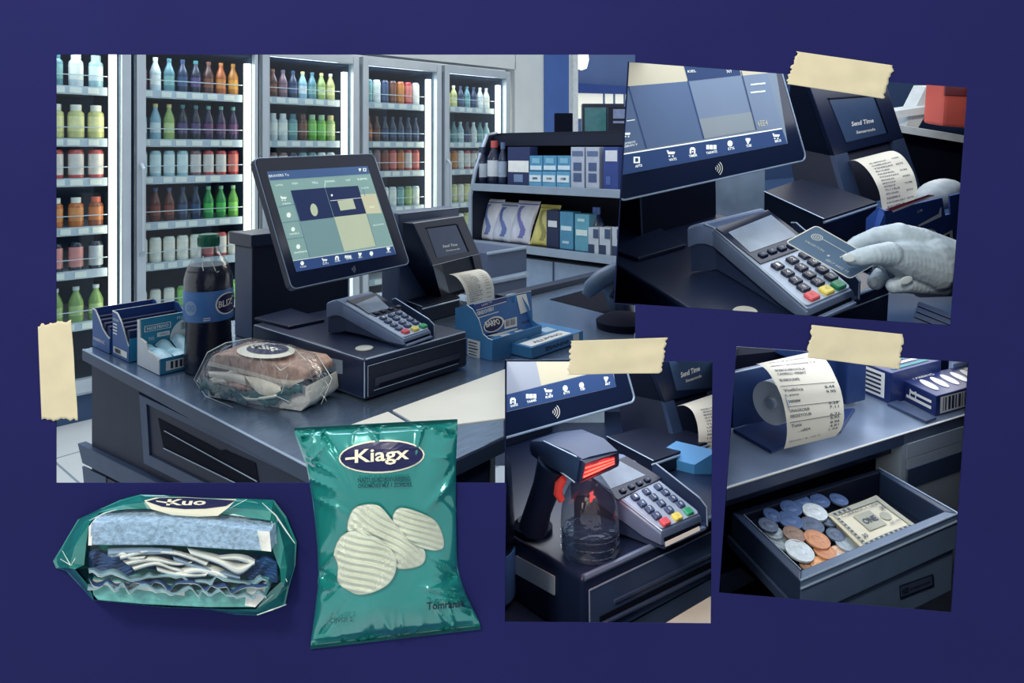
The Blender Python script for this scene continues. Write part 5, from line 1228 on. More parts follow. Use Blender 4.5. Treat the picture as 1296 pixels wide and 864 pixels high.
for i, (a, c_) in enumerate(((744, 758), (758, 773), (774, 788))):
    gbox(a, c_, 288, zB_, 'aab4be', 'snack_carton', 'small white and black carton, %s of three at the right end of the lower shelf' % names3[i], 'carton', [(.0, .35, .0, .6, '2a3654'), (.6, .95, .5, 1, '3a4a68')], y=.02)
# things standing beyond the shelving unit
def wbox(px0, px1, py0, py1, d, dep, mat_, b): b.prism([at(px0, py1, d), at(px1, py1, d), at(px1, py0, d), at(px0, py0, d)], V(0, dep, 0), mat_)
t = thing('wall_screen', 'small dark square screen standing behind the shelving unit', 'screen', W0, at(714, 175, 3.4)); b = MB(); wbox(702, 725, 143, 168, 3.4, .05, 0, b); build('panel', b, m_gap, W0, t, bevel=.004); b = MB(); wbox(712, 716, 168, 182, 3.42, .02, 0, b); build('stem', b, m_gap, W0, t)
t = thing('till_monitor', 'second till with a green glowing screen behind the shelving unit', 'till', W0, at(760, 190, 3.0))
b = MB(); wbox(737, 790, 131, 200, 3.6, .06, 0, b); build('housing', b, m_blk, W0, t, bevel=.004)
b = MB(); wbox(740, 767, 136, 166, 3.595, .003, 0, b); build('screen', b, mat('green_screen', '#3d6a70', rough=.2, emit=.3), W0, t)
t = thing('card_rack', 'dark rack with pale leaflets at the right end behind the shelves', 'rack', W0, at(785, 180, 2.9)); b = MB(); wbox(770, 800, 135, 186, 3.4, .05, 0, b); build('rack_panel', b, m_blk2, W0, t); b = MB(); wbox(776, 800, 138, 150, 3.395, .003, 0, b); wbox(776, 800, 153, 156, 3.395, .003, 0, b); build('leaflet', b, mat('leaflet_grey', '#7d8db0', rough=.6), W0, t)
# low grey cabinet block left of the scanner
t = thing('counter_cabinet', 'low grey cabinet with pale top edge between printer and snack shelves', 'cabinet', M, M.pd(642, 372, 2.0))
def CB(x, y, d): return M.pd(x, y, d)
b = MB(); b.hexa([CB(612, 590, 2.0), CB(667, 590, 1.93), CB(667, 590, 1.93)+V(0, .2, 0), CB(612, 590, 2.0)+V(0, .2, 0)], [CB(617, 321, 2.0), CB(667, 313, 1.93), CB(667, 313, 1.93)+V(0, .2, 0), CB(617, 321, 2.0)+V(0, .2, 0)]); build('cabinet_body', b, m_slate, M, t, bevel=.004)
b = MB(); b.tube([CB(617, 321, 1.995), CB(667, 313, 1.925)], .005, 8); b.tube([CB(617, 357, 1.985), CB(667, 347, 1.915)], .009, 8); build('highlight_ledge', b, m_alu, M, t)  # upper tube puts in the top highlight, lower one is the paler ledge
# ================================================================ shared builders for the close-up pictures
def box_walls(fr, poly, tag_, far, sides, backhex='#18233c'):
    """shadow-box sides and back behind one opening"""
    mw = mat('box_lining', '#161d3c', rough=.9, var=.05, spec=.05)
    n = len(poly); c = Vector((sum(p[0] for p in poly)/n, sum(p[1] for p in poly)/n, 0))
    out = [(c.x+(x-c.x)*1.0, c.y+(y-c.y)*1.0) for x, y in poly]
    for i, nm in sides:
        a, d = out[i], out[(i+1) % n]; b = MB()
        A0, A1, D0, D1 = at(*a, YB+.001), at(*a, far), at(*d, YB+.001), at(*d, far)
        nn = (A1-A0).cross(D0-A0).normalized()
        if nn.dot(at(c.x, c.y, .7)) > 0: nn = -nn
        b.prism([A0, A1, D1, D0], nn*.0008); struct(nm, b, mw, W0)
    b = MB(); b.prism([at(*p, far) for p in out], V(0, .004, 0)); struct('wall_back', b, mat('box_back'+tag_, backhex, rough=.9, var=.1, scale=3, spec=.05), W0)

def printer(fr, label, quad, depth, disp, t1, t2, low, lowz, dd, tray, tz, tray_z0, k, word=True, paper=None, rear=None, seed=1):
    t = thing('receipt_printer', label, 'receipt printer', fr, fr.pl(*low, tray_z0))
    qp = QP(fr, *quad, depth); BLp, BRp, TLp, TRp = qp.at(0, 0), qp.at(1, 0), qp.at(0, 1), qp.at(1, 1)
    b = MB(); b.prism([BLp, BRp, TRp, TLp], -qp.N*.006*k); build('front_panel', b, m_blk, fr, t, bevel=.0012*k)
    b = MB(); b.face(qp.poly(disp, .0006)); dp = build('display', b, mat('printer_display', '#3c506e', rough=.3, var=.06), fr, t)
    b = MB(); d0 = qp.poly(disp, .0008); b.tube([d0[1], d0[2]], .0012*k, 5); b.tube([d0[0], d0[1]], .0012*k, 5); build('display_rim', b, m_gap, fr, t)
    b = MB(); b.words(qp, 'Send Time', *t1, .001, 0, .03); b.words(qp, 'Sensarende', *t2, .001, 0, .02); build('display_text', b, m_white, fr, dp)
    lowL = fr.pl(*low, lowz); jl = BRp-BLp; lowR = lowL+jl
    b = MB(); b.hexa([lowL, lowR, lowR+dd, lowL+dd], [BLp-qp.N*.006*k, BRp-qp.N*.006*k, BRp+dd*.9, BLp+dd*.9])
    b.hexa([BLp-qp.N*.006*k, BRp-qp.N*.006*k, BRp+dd, BLp+dd], [TLp-qp.N*.006*k, TRp-qp.N*.006*k, TRp+dd*.35, TLp+dd*.35]); build('body', b, m_blk2, fr, t)
    for s0, s1 in ((0, .17), (.83, 1)):
        b = MB(); b.hexa([lowL+jl*s0, lowL+jl*s1, lowL+jl*s1+dd*.1, lowL+jl*s0+dd*.1], [BLp+jl*s0, BLp+jl*s1, BLp+jl*s1-qp.N*.008*k, BLp+jl*s0-qp.N*.008*k]); build('cheek', b, mat('cheek_blue', '#2c3d58', rough=.4, var=.06), fr, t)
    if tray:
        b = MB(); pts = [fr.pl(*p, tz) for p in tray]
        b.prism([V(p.x, p.y, tray_z0+.001) for p in pts], V(0, 0, tz-tray_z0)); build('tray', b, m_blk2, fr, t, bevel=.0012)
        b = MB(); b.tube([pts[0]+V(0, 0, .001), pts[1]+V(0, 0, .001)], .0007*k, 6); b.tube([pts[1]+V(0, 0, -.003), pts[2]+V(0, 0, -.003)], .0016*k, 6); build('tray_edge', b, m_edge, fr, t)
    return t, qp, lowL, jl
# ================================================================ the picture of the card payment
RT = Matrix(((.90027, -.42714, -.08735), (.39395, .88284, -.25673), (.18678, .19672, .96253)))
T = frame(RT, 1022, 400, .60, P_TR)
c = T.pl(935, 429, 0); xr = T.ply(1127, 362, c.y).x; hz = .062
t = thing('cash_box', 'black cash drawer under the hand and card terminal, its front edge cut by the picture', 'cash drawer', T, ((c.x+xr)/2, c.y+.15, -hz))
b = MB(); b.box((c.x, c.y, -hz), (xr, c.y+.42, 0)); build('housing', b, m_blk, T, t, bevel=.004, seg=3, smooth=True)
b = MB(); b.box((c.x+.004, c.y-.0018, -hz+.004), (xr-.004, c.y, -.010)); fp = build('drawer_front', b, mat('drawer_front_grey', '#25344c', rough=.45, var=.08), T, t, bevel=.0008)
b = MB(); b.box((c.x+.004, c.y-.0024, -.0106), (xr-.004, c.y-.0016, -.0098)); b.tube([V(c.x+.003, c.y+.0012, -.0012), V(xr-.003, c.y+.0012, -.0012)], .0016, 6); build('edge_line', b, m_edge, T, t)
b = MB(); b.prism([T.pl(x, y, .0003) for x, y in ((770, 318), (808, 331), (868, 313.5), (836, 292))], V(0, 0, .004)); build('base_plate', b, m_blk, T, t, bevel=.001)
b = MB(); ctr = T.pl(943, 396, .0003); b.lathe([(.0105, 0), (.0105, .0014), (.009, .0018), (0, .0018)], ctr, 24); tag(build('round_button', b, mat('pale_disc', '#b4b8ae', rough=.6), T, base=ctr, smooth=True), 'pale round disc half cut by the lower edge under the big card terminal', 'disc')
b = MB(); b.face([V(c.x-.4, c.y-.3, -hz-.001), V(xr+.6, c.y-.3, -hz-.001), V(xr+.6, c.y+.9, -hz-.001), V(c.x-.4, c.y+.9, -hz-.001)])
tag(build('countertop', b, mat('counter_blue', '#48648a', rough=.4, metal=.3, var=.15, scale=8), T), 'blue grey countertop around the drawer in the card payment picture', 'countertop')
qm = QP(T, (782, 256), (1022, 203), (957, -24), (705, -15), .62)
mt = monitor(T, qm, .014, 'slanted till screen with pale blocks in the card payment picture', 'till_screen', None, edge_r=.0009)
b = MB()
def z7(x, y): return (770+x/4.32, 60+y/4.32)
F7 = lambda pts, n, m: b.face(qm.poly([z7(*p) for p in pts], n), m)
scrT = [screen_mat('slateblue', '#5e7494', .22), screen_mat('haze', '#8494a4', .2), screen_mat('barT', '#36507f', .2), screen_mat('white', '#e8efe6', .7), screen_mat('creamT', '#cfcab0', .25), screen_mat('darkT', '#31466c', .3), screen_mat('mist', '#7d8fa6', .22), screen_mat('warm', '#909ca0', .25)]
F7([(60, 20), (900, 20), (980, 525), (60, 700)], .0005, 1)
F7([(60, 0), (380, -20), (435, 185), (60, 216)], .0007, 4); F7([(60, 216), (110, 212), (435, 185), (522, 500), (60, 578)], .0008, 0)
F7([(390, 20), (695, 20), (725, 152), (435, 185)], .0009, 5); F7([(435, 185), (725, 152), (808, 450), (522, 500)], .0007, 6); F7([(492, 392), (785, 352), (808, 450), (522, 500)], .0009, 7)
F7([(695, 20), (840, 20), (870, 140), (725, 155)], .0008, 4); F7([(727, 155), (870, 140), (950, 440), (808, 450)], .0008, 6)
F7([(60, 582), (948, 440), (978, 524), (60, 700)], .0010, 2); F7([(60, 583), (948, 440), (950, 446), (60, 590)], .0012, 3)
F7([(108, 212), (114, 212), (212, 552), (206, 552)], .0012, 2); F7([(432, 180), (438, 180), (526, 500), (520, 500)], .0012, 2); F7([(724, 130), (729, 130), (812, 450), (806, 450)], .0012, 5)
for y0 in (200, 243): F7([(778, y0), (858, y0-8), (858, y0-1), (778, y0+7)], .0012, 3)
b.words(qm, 'KIEL', z7(435, 138), z7(480, 134), 3, .0013, 3); b.words(qm, 'NY', z7(650, 140), z7(678, 136), 4, .0013, 3); b.words(qm, '6EE4', z7(820, 432), z7(873, 425), 7, .0013, 4)
b.words(qm, 'DMSOV', z7(85, 532), z7(150, 520), 2.6, .0013, 3); b.words(qm, 'EBEAN V', z7(85, 548), z7(160, 534), 2.6, .0013, 3)
F7([(100, 400), (145, 393), (145, 397), (100, 404)], .0012, 3)
dsp = build('display', b, scrT, T, mt)
b = MB()
for x, y, s_, k_ in ((102, 475, 7, 1), (155, 615, 8, 0), (343, 580, 8, 1), (460, 563, 8, 2), (563, 543, 8, 3), (665, 525, 8, 4), (763, 512, 7.5, 5), (918, 485, 7, 1)): icon(b, qm, *z7(x, y), s_, 0, k_, .0015)
for tx, x0, y0, x1, y1 in (('APTS', 148, 658, 186, 650), ('VATS', 332, 622, 374, 615), ('TIMER', 442, 602, 487, 594), ('TARWITS', 536, 585, 596, 575), ('ETTS', 656, 562, 690, 556), ('TUBS', 755, 547, 784, 541), ('BRUS', 912, 520, 946, 514)): b.words(qm, tx, z7(x0, y0), z7(x1, y1), 3.2, .0015, 0, .02)
build('icons', b, screen_mat('white', '#e8efe6', .7), T, dsp)
b = MB(); waves(b, qm, 910, 213, 8.5, 0); tag(build('contactless_mark', b, m_white, T, mt), 'white contactless wave mark')
k0 = T.pl(812, 300); kx1 = T.ply(907, 275, k0.y).x
b = MB(); b.box((k0.x, k0.y, 0), (kx1, k0.y+.06, .12)); build('column', b, m_blk2, T, mt, bevel=.002)
b = MB(); b.box((k0.x-.001, k0.y-.0012, .002), (k0.x+.0012, k0.y, .08)); build('column_edge', b, m_slate, T, mt)
b = MB(); p1 = qm.at(.5, .3, -.012); b.tube([p1, V(lerp(k0.x, kx1, .5), k0.y+.02, p1.z-.01)], .012, 12); build('mount_arm', b, m_blk2, T, mt)
# terminal
qt = QZ(T, (1021, 392), (1081, 366), (974, 270.5), (902, 289), .016, .046)
z8 = lambda x, y: (770+x/4.32, 230+y/4.32); z9 = lambda x, y: (960+x/4.32, 230+y/4.32)
terminal(T, 'large grey card terminal with bright keys under the held bank card', qt, ((869.5, 287), (962, 264.5), .05), 0,
         [z9(*p) for p in ((102, 472), (183, 440), (252, 413), (157, 511), (232, 481), (300, 452), (200, 552), (275, 521), (345, 492), (243, 592), (320, 560), (393, 531))],
         [z9(*p) for p in ((22, 412), (72, 393), (125, 377), (178, 362))], [z9(*p) for p in ((288, 638), (368, 605), (433, 576))],
         [z8(*p) for p in ((655, 275), (890, 180), (1030, 295), (775, 385))], [z8(*p) for p in ((585, 258), (872, 158), (1120, 345), (830, 455))], .0054, .0046, arch=.002, dark_keys=True, shell_t=.016)
# printer
k = .8
pt_, qp, lowL, jl = printer(T, 'black receipt printer with sloping display and a curled receipt behind the held card', ((1056, 196.6), (1144, 174.6), (1118, 95), (1024, 108)), .85,
        [(1049, 125), (1106, 121), (1123, 168), (1071, 180)], ((1078, 160), (1106, 155), 6), ((1084, 169.5), (1108, 165), 4), (1076, 266), .0, V(-.01, .07, .0), [(967, 243), (1043, 278), (1110, 256), (1020, 225)], .02, -hz, 1)
rl = random.Random(5)
lines = [(.30+.045*i, .16, .16+rl.uniform(.3, .5), garb(rl, 7), .02) for i in range(15)]+[(.30+.045*i, .72, .9, garb(rl, 4), .02) for i in range(0, 15, 2)]
b, pf = ribbon(T, [(1073, 204), (1082, 203), (1092, 209), (1101, 219), (1108, 231), (1113, 244), (1116, 262), (1117, 275)], [(1120, 192), (1131, 191), (1142, 197), (1151, 209), (1157, 221), (1160.5, 235), (1161.5, 250), (1161, 265)], [.86, .845, .83, .82, .81, .806, .803, .80], lines)
p0 = pf(.5, .9); tag(build('receipt', b, [m_paper, m_print], T, base=p0, smooth=True), 'cream printed receipt curling from the printer behind the hand', 'receipt')
# carton behind the hand
cb = thing('display_carton', 'blue carton with a thin red stripe just behind the hand', 'carton', T, T.pl(1160, 330, -hz))
qc = QP(T, (1128, 322), (1219, 300), (1215, 245), (1120, 267), .74)
b = MB(); b.prism([qc.at(-.05, -.4), qc.at(1.2, -.4), qc.at(1.2, 1), qc.at(.86, 1), qc.at(.85, .6), qc.at(.78, .6), qc.at(.76, 1), qc.at(0, 1)], -qc.N*.002); build('header_panel', b, mat('carton_deep', '#2c4680', rough=.5, var=.08), T, cb)
b = MB(); pa = T.pd(1098, 268, .75); b.prism([qc.at(-.05, -.4), qc.at(0, 1), T.pd(1112, 262, .76), T.pd(1096, 276, .77), T.pd(1094, 330, .77)], V(.001, 0, 0)); build('side_panel', b, mat('carton_side_blue', '#2f55a0', rough=.5, var=.08), T, cb)
b = MB(); FC = lambda pts, n, m: b.face(qc.poly([z9(*p) for p in pts], n), m)
FC([(695, 150), (730, 158), (960, 72), (930, 70)], .0005, 1); FC([(730, 158), (735, 168), (960, 78), (960, 70)], .0007, 0); FC([(880, 245), (1000, 190), (1000, 140), (995, 140), (985, 175), (870, 238)], .0006, 0)
FC([(980, 305), (1060, 262), (1062, 330), (1000, 330)], .0006, 0); FC([(1005, 300), (1045, 282), (1048, 318), (1012, 320)], .0009, 2); b.words(qc, 'O8', z9(868, 172), z9(896, 160), 3, .0008, 0)
b.face([qc.p(*z9(935+40*math.cos(a*.2618), 285-28*math.sin(a*.2618)), .0006) for a in range(24)], 0); b.face([qc.p(*z9(935+32*math.cos(a*.2618), 286-21*math.sin(a*.2618)), .0009) for a in range(24)], 2)
build('print', b, [m_white, mat('stripe_red', '#b0405a', rough=.5), m_logo], T, cb)
pb = T.pd(1190, 246, .80); wb = thing('wrapped_bundle', 'pale crumpled bundle behind the red striped blue carton', 'bundle', T, pb)
b = MB(); b.ell(pb, V(.034, 0, 0), V(0, .02, 0), V(0, 0, .017), 12, 8); build('wrapper', b, mat('pale_wrap2', '#b7c2c4', rough=.5, var=.2, scale=50, bump=.5), T, wb, smooth=True)
rb = thing('ribbed_box', 'dark ribbed box at the lower right corner beneath the hand', 'box', T, T.pl(1190, 400, -hz))
b = MB(); e0 = T.pl(1160, 389, -hz); 
for i in range(4): b.hexa([T.pl(1160-i*2, 386+i*7, -hz), T.pl(1215, 408+i*8, -hz), T.pl(1217, 402+i*8, -hz), T.pl(1163-i*2, 381+i*7, -hz)], [T.pl(1160-i*2, 386+i*7, -hz+.02), T.pl(1215, 408+i*8, -hz+.02), T.pl(1217, 402+i*8, -hz+.02), T.pl(1163-i*2, 381+i*7, -hz+.02)])
build('ribs', b, m_slate, T, rb, bevel=.001)
# the blurred shop behind
gl = thing('backdrop_panel', 'pale grey panel standing between column and receipt printer', 'panel', T, T.pd(936, 270, .98))  # plate filling in the pale background behind
b = MB(); b.prism([T.pd(904, 277, .98), T.pd(968, 277, .98), T.pd(968, 215, .98), T.pd(904, 215, .98)], V(0, .01, 0)); build('panel', b, mat('pale_blur', '#8ba0b2', rough=.7, var=.35, scale=14), T, gl)
bs = thing('back_shelf', 'pale edged shelf holding a red crate behind the receipt printer', 'shelf', T, T.pd(1190, 175, 1.05))
b = MB(); b.prism([T.pd(1130, 157, 1.02), T.pd(1240, 175, 1.02), T.pd(1240, 184, 1.02), T.pd(1130, 166, 1.02)], V(0, .05, 0)); build('shelf_board', b, mat('pale_shelf', '#c9d4d6', rough=.6), T, bs)
b = MB(); b.prism([T.pd(1130, 166, 1.05), T.pd(1240, 184, 1.05), T.pd(1240, 262, 1.05), T.pd(1130, 262, 1.05)], V(0, .02, 0)); build('shelf_front', b, m_gap, T, bs)
b = MB(); b.prism([T.pd(1130, 141, 1.06), T.pd(1180, 134, 1.06), T.pd(1180, 143, 1.06), T.pd(1130, 150, 1.06)], V(0, .02, 0)); b.prism([T.pd(1172, 110, 1.07), T.pd(1192, 110, 1.07), T.pd(1160, 165, 1.07), T.pd(1144, 165, 1.07)], V(0, .02, 0)); build('shelf_bracket', b, mat('pale_shelf', '#a9b7bb', rough=.6), T, bs)
rc = thing('red_crate', 'blurred red crate on the shelf at the right edge of the card payment picture', 'crate', T, T.pd(1210, 165, 1.0))
b = MB(); b.prism([T.pd(1193, 160, 1.0), T.pd(1235, 163, 1.0), T.pd(1237, 106, 1.0), T.pd(1197, 100, 1.0)], V(0, .03, 0)); build('crate_body', b, mat('crate_red', '#c2574c', rough=.6, var=.15, scale=10), T, rc, bevel=.004)
b = MB(); b.prism([T.pd(1196, 120, .998), T.pd(1236, 122, .998), T.pd(1237, 112, .998), T.pd(1197, 108, .998)], V(0, .002, 0)); build('crate_rim', b, mat('crate_dark', '#6a2c34', rough=.6), T, rc)
box_walls(T, P_TR, 'a', 1.14, ((3, 'wall_left'), (1, 'wall_right'), (2, 'wall_lower')), '#35486a')

# ---------------------------------------------------------------- bank card and hand
qk = QP(T, (994.7, 306.4), (1075.7, 352.7), (1113, 331), (1033, 285.5), .575)
cdt = thing('bank_card', 'grey blue bank card held between thumb and finger over the keypad', 'card', T, qk.at(.5, .5))
b = MB(); b.prism(qk.rr(0, 1, 0, 1, .003), -qk.N*.0008); build('card_body', b, mat('card_blue', '#5b7590', rough=.35, var=.1, scale=30, spec=.5), T, cdt)
b = MB(); e = qk.rr(0, 1, 0, 1, .003); b.tube(e+[e[0]], .0005, 5); build('card_edge', b, m_white, T, cdt)
b = MB()
for r0, r1 in ((.075, .062), (.05, .04), (.026, .014)):
    for i in range(20):
        a0, a1 = i*math.pi/10, (i+1)*math.pi/10
        f = lambda r, a: qk.at(.17+r*math.cos(a), .66+r*1.7*math.sin(a), .0004); b.face([f(r0, a0), f(r0, a1), f(r1, a1), f(r1, a0)], 0)
f = lambda u, v, o=.0004: qk.at(u, v, o)
b.face([f(.25, .69), f(.62, .69), f(.62, .71), f(.25, .71)], 0); b.face([f(.62, .69), f(.64, .69), f(.64, .45), f(.62, .45)], 0)
b.text('VALERTON', lambda x, y: f(lerp(.12, .42, x), lerp(.33, .40, y)), 0); b.text('0817 4402 19', lambda x, y: f(lerp(.55, .9, x), lerp(.12, .2, y)), 0); b.face([f(.5, .28), f(.53, .28), f(.53, .34), f(.5, .34)], 0)
build('print', b, [mat('card_print', '#c4cfcf', rough=.5)], T, cdt)

def blob(chains, voxel, fr, smooth=8):
    """one continuous skin grown from tapered limbs (x, y, depth, radius px)"""
    mb = MB()
    for ch in chains:
        pts = [(fr.pd(x, y, d), r*d/F) for x, y, d, r in ch]
        fine = []
        for i in range(len(pts)-1):
            st = max(2, int((pts[i+1][0]-pts[i][0]).length/.002))
            for s_ in range(st): f_ = s_/st; fine.append((pts[i][0].lerp(pts[i+1][0], f_), lerp(pts[i][1], pts[i+1][1], f_)))
        fine.append(pts[-1])
        for p, r in fine[::2]+[fine[-1]]: mb.ell(p, V(r, 0, 0), V(0, r, 0), V(0, 0, r), 14, 9)
    me = bpy.data.meshes.new('skin'); me.from_pydata(mb.v, [], mb.f); o = bpy.data.objects.new('skin', me); C.objects.link(o)
    m1 = o.modifiers.new('r', 'REMESH'); m1.mode = 'VOXEL'; m1.voxel_size = voxel
    m2 = o.modifiers.new('s', 'SMOOTH'); m2.iterations = smooth; m2.factor = .5
    dg = bpy.context.evaluated_depsgraph_get(); dg.update(); ev = o.evaluated_get(dg); m3 = ev.to_mesh()
    out = MB(); out.add([v.co.copy() for v in m3.vertices], [tuple(p.vertices) for p in m3.polygons])
    ev.to_mesh_clear(); bpy.data.objects.remove(o); return out
m_skin = mat('pale_skin', '#a4b6c0', rough=.5, var=.1, scale=160, bump=.35, spec=.35, detail=8)
m_nail = mat('finger_nail', '#b7c3c6', rough=.3, var=.03, spec=.5)
hand = thing('hand', 'pale bluish hand holding a bank card, wearing a dark ring', 'hand', T, T.pd(1150, 330, .58))
ch = [
    [(1240, 338, .60, 34), (1205, 338, .592, 33), (1175, 330, .585, 33)],                                  # wrist into the palm
    [(1240, 345, .60, 28), (1205, 350, .592, 23), (1185, 353, .585, 19)],
    [(1205, 325, .59, 22), (1165, 310, .588, 22), (1138, 298, .588, 16)],                                  # back of the hand to the index knuckle
    [(1180, 338, .583, 32), (1150, 330, .575, 25), (1126, 324, .566, 17)],                                 # ball of the thumb
    [(1138, 297, .588, 15.5), (1110, 299, .592, 12), (1086, 308, .590, 10.2), (1066, 322, .585, 8.2)],     # index finger
    [(1126, 322, .564, 16.5), (1104, 322.5, .557, 12.8), (1089, 325.5, .556, 11.6), (1078, 327.5, .5565, 9)],   # thumb
    [(1162, 340, .60, 20), (1135, 338, .603, 12), (1119, 345, .602, 11.5), (1108, 357, .594, 10)],          # middle finger, curled under
    [(1190, 358, .585, 17), (1164, 360, .578, 13), (1146, 359, .574, 12), (1131, 362, .575, 9.5)],           # ring finger
    [(1205, 360, .592, 15), (1180, 363, .585, 13), (1165, 367, .584, 9.5)],                                   # little finger
]
b = blob(ch, .0009, T, 5); build('skin', b, m_skin, T, hand, smooth=True)
def nail(x, y, d, rx, ry, ang, tilt):
    c = T.pd(x, y, d); k_ = d/F; ca, sa = math.cos(ang), math.sin(ang)
    X = (T.pd(x+ca*10, y+sa*10, d+tilt*.001)-c).normalized(); Y = (T.pd(x-sa*10, y+ca*10, d)-c).normalized(); Z = X.cross(Y)
    b = MB(); b.ell(c, X*rx*k_, Y*ry*k_, Z*.9*k_, 20, 8); build('nail', b, m_nail, T, hand, smooth=True)
nail(1074.5, 326, .5475, 7.5, 5.6, .08, -1.6); nail(1106.5, 356.5, .5845, 4.2, 6.5, .1, 0); nail(1147, 354.5, .5635, 8.5, 5, -.35, 0)
b = MB()
for off in (0, 3.2, 6.4):
    cc = T.pd(1115.5+off, 347.5-off*.6, .600); ax_ = (T.pd(1119, 345, .602)-T.pd(1135, 338, .603)).normalized(); X = ax_.orthogonal().normalized(); Y = ax_.cross(X); r = 13.4*.602/F
    pth = [cc+X*r*math.cos(a*.2618)+Y*r*math.sin(a*.2618) for a in range(25)]; b.tube(pth, .0013, 6)
tag(build('finger_ring', b, mat('ring_metal', '#8fa0b6', rough=.25, metal=.3, var=.05), T, hand, smooth=True), 'dark banded metal ring')
# ================================================================ the picture of the glowing scanner
RL = Matrix(((.78407, -.6211, -.00535), (.61966, .78161, .07527), (-.04257, -.06233, .99715)))
L = frame(RL, 737, 731, .58, P_LC)
c = L.pl(737, 731, 0); hz = -L.ply(795, 789, c.y).z
gp = thing('backdrop_panel', 'pale blurred panel glimpsed under the screen in the scanner picture', 'panel', L, L.pd(735, 545, .99)); b = MB(); b.prism([L.pd(x, y, .99) for x, y in ((690, 552), (765, 552), (765, 505), (690, 505))], V(0, .006, 0)); build('panel', b, mat('pale_blur', '#8ba0b2', rough=.7, var=.35, scale=14), L, gp)  # plate filling in the pale region behind the scanner
z1 = lambda x, y: (630+x/4.546, 430+y/4.546); z2 = lambda x, y: (630+x/4.546, 610+y/4.546)
t = thing('cash_box', 'dark cash drawer with long slot under the scanner and clear bottle', 'cash drawer', L, (c.x+.12, c.y+.12, -hz))
b = MB(); b.box((c.x, c.y, -hz), (c.x+.42, c.y+.4, 0)); build('housing', b, m_blk, L, t, bevel=.0045, seg=3, smooth=True)
b = MB(); b.box((c.x+.006, c.y-.0018, -hz+.002), (c.x+.40, c.y, -.011)); fp = build('drawer_front', b, mat('drawer_front_blue', '#35496a', rough=.42, var=.08, spec=.5), L, t, bevel=.0008)
b = MB(); q_ = lambda x, y, o: L.ply(*z2(x, y), c.y-.0018-o)
b.prism([q_(585, 772, 0), q_(1300, 418, 0), q_(1300, 450, 0), q_(585, 800, 0)], V(0, -.0012, 0), 1); b.prism([q_(665, 676, 0), q_(1300, 372, 0), q_(1300, 385, 0), q_(665, 692, 0)], V(0, -.002, 0), 0); b.prism([q_(590, 802, 0), q_(1300, 455, 0), q_(1300, 466, 0), q_(590, 815, 0)], V(0, -.004, 0), 0)
build('pull_slot', b, [m_slate, m_gap], L, fp)
b = MB(); b.tube([V(c.x+.003, c.y+.0015, -.0015), V(c.x+.4, c.y+.0015, -.0015)], .0028, 8); build('rim_highlight', b, mat('rim_shine', '#6d829c', rough=.3, metal=.2), L, t, smooth=True)  # light on the drawer rim put in as a paler tube
b = MB(); b.box((c.x+.006, c.y-.0024, -.0116), (c.x+.40, c.y-.0016, -.0106)); b.box((c.x+.0055, c.y-.0024, -hz), (c.x+.0063, c.y-.0016, -.011)); build('edge_line', b, m_edge, L, fp)
b = MB(); b.prism([L.plx(x, y, c.x-.0004) for x, y in ((653, 702), (654, 725.5), (702.6, 752.5), (702.6, 729))], V(-.0012, 0, 0)); tag(build('name_plate', b, mat('plate_pale', '#a9bccb', rough=.4, var=.05), L, t), 'blank grey metal plate')
b = MB(); b.face([V(c.x-.5, c.y-.4, -hz-.0005), V(c.x+.8, c.y-.4, -hz-.0005), V(c.x+.8, c.y+.9, -hz-.0005), V(c.x-.5, c.y+.9, -hz-.0005)], 0)
ct = tag(build('countertop', b, mat('counter_slate', '#34465f', rough=.4, metal=.3, var=.2, scale=20), L, base=(0, 0, 0)), 'dark countertop below the drawer in the scanner picture', 'countertop')
b = MB(); b.prism([L.pl(x, y, -hz) for x, y in ((841, 790), (905, 752), (960, 780), (900, 830))], V(0, 0, .0008)); tag(build('paper_sheet', b, mat('cream_sheet', '#cfcdbd', rough=.7, var=.04), L, base=L.pl(885, 780, -hz)), 'pale cream sheet on the counter at the lower right corner of the scanner picture', 'sheet')
# soda bottle cut by the left edge
sc_ = L.pl(612, 760, -hz); r = 40*L.px(sc_)[2]/F
t = thing('soda_bottle', 'cola bottle with blue label cut by the left edge of the scanner picture', 'bottle', L, sc_)
b = MB(); b.lathe([(r*.9, .001), (r*.97, .01), (r*.97, .06), (r, .07), (r*.9, .12), (r*.4, .15)], sc_, 40); build('cola', b, m_cola, L, t, smooth=True)
zl = lambda y: L.pd(648, y, L.px(sc_)[2]-r*.8).z-sc_.z
b = MB(); b.lathe([(r*1.01, zl(768)), (r*1.02, zl(766)), (r*1.02, zl(712)), (r*1.01, zl(710))], sc_, 48); build('label', b, mat('label_blue', '#4477b0', rough=.4, var=.06), L, t, smooth=True)
# screen
qm = QP(L, (590, 569), (805, 508), (752, 320), (527, 340), .66)
mt = monitor(L, qm, .014, 'till screen with navy icon bar at the top of the scanner picture', 'till_screen', None, edge_r=.0013)
b = MB(); F5 = lambda pts, n, m: b.face(qm.poly([z1(*p) for p in pts], n), m)
F5([(-60, -200), (600, -200), (680, 270), (-60, 440)], .0005, 1); F5([(-60, -200), (150, -200), (250, 265), (-60, 345)], .0008, 1); F5([(150, -200), (560, -200), (640, 165), (250, 262)], .0007, 4); F5([(560, -200), (600, -200), (655, 165), (640, 168)], .0008, 6)
F5([(-60, 342), (655, 165), (683, 268), (-60, 437)], .0010, 2)
scrL = list(scrT); scrL[1] = screen_mat('pearl', '#a2aab6', .25); dsp = build('display', b, scrL, L, mt)
b = MB()
for x, y, s_, k_ in ((87, 350, 8, 2), (192, 322, 8, 3), (292, 297, 8, 1), (388, 278, 7.5, 4), (482, 260, 7.5, 4), (623, 228, 7, 5)): icon(b, qm, *z1(x, y), s_, 0, k_, .0015)
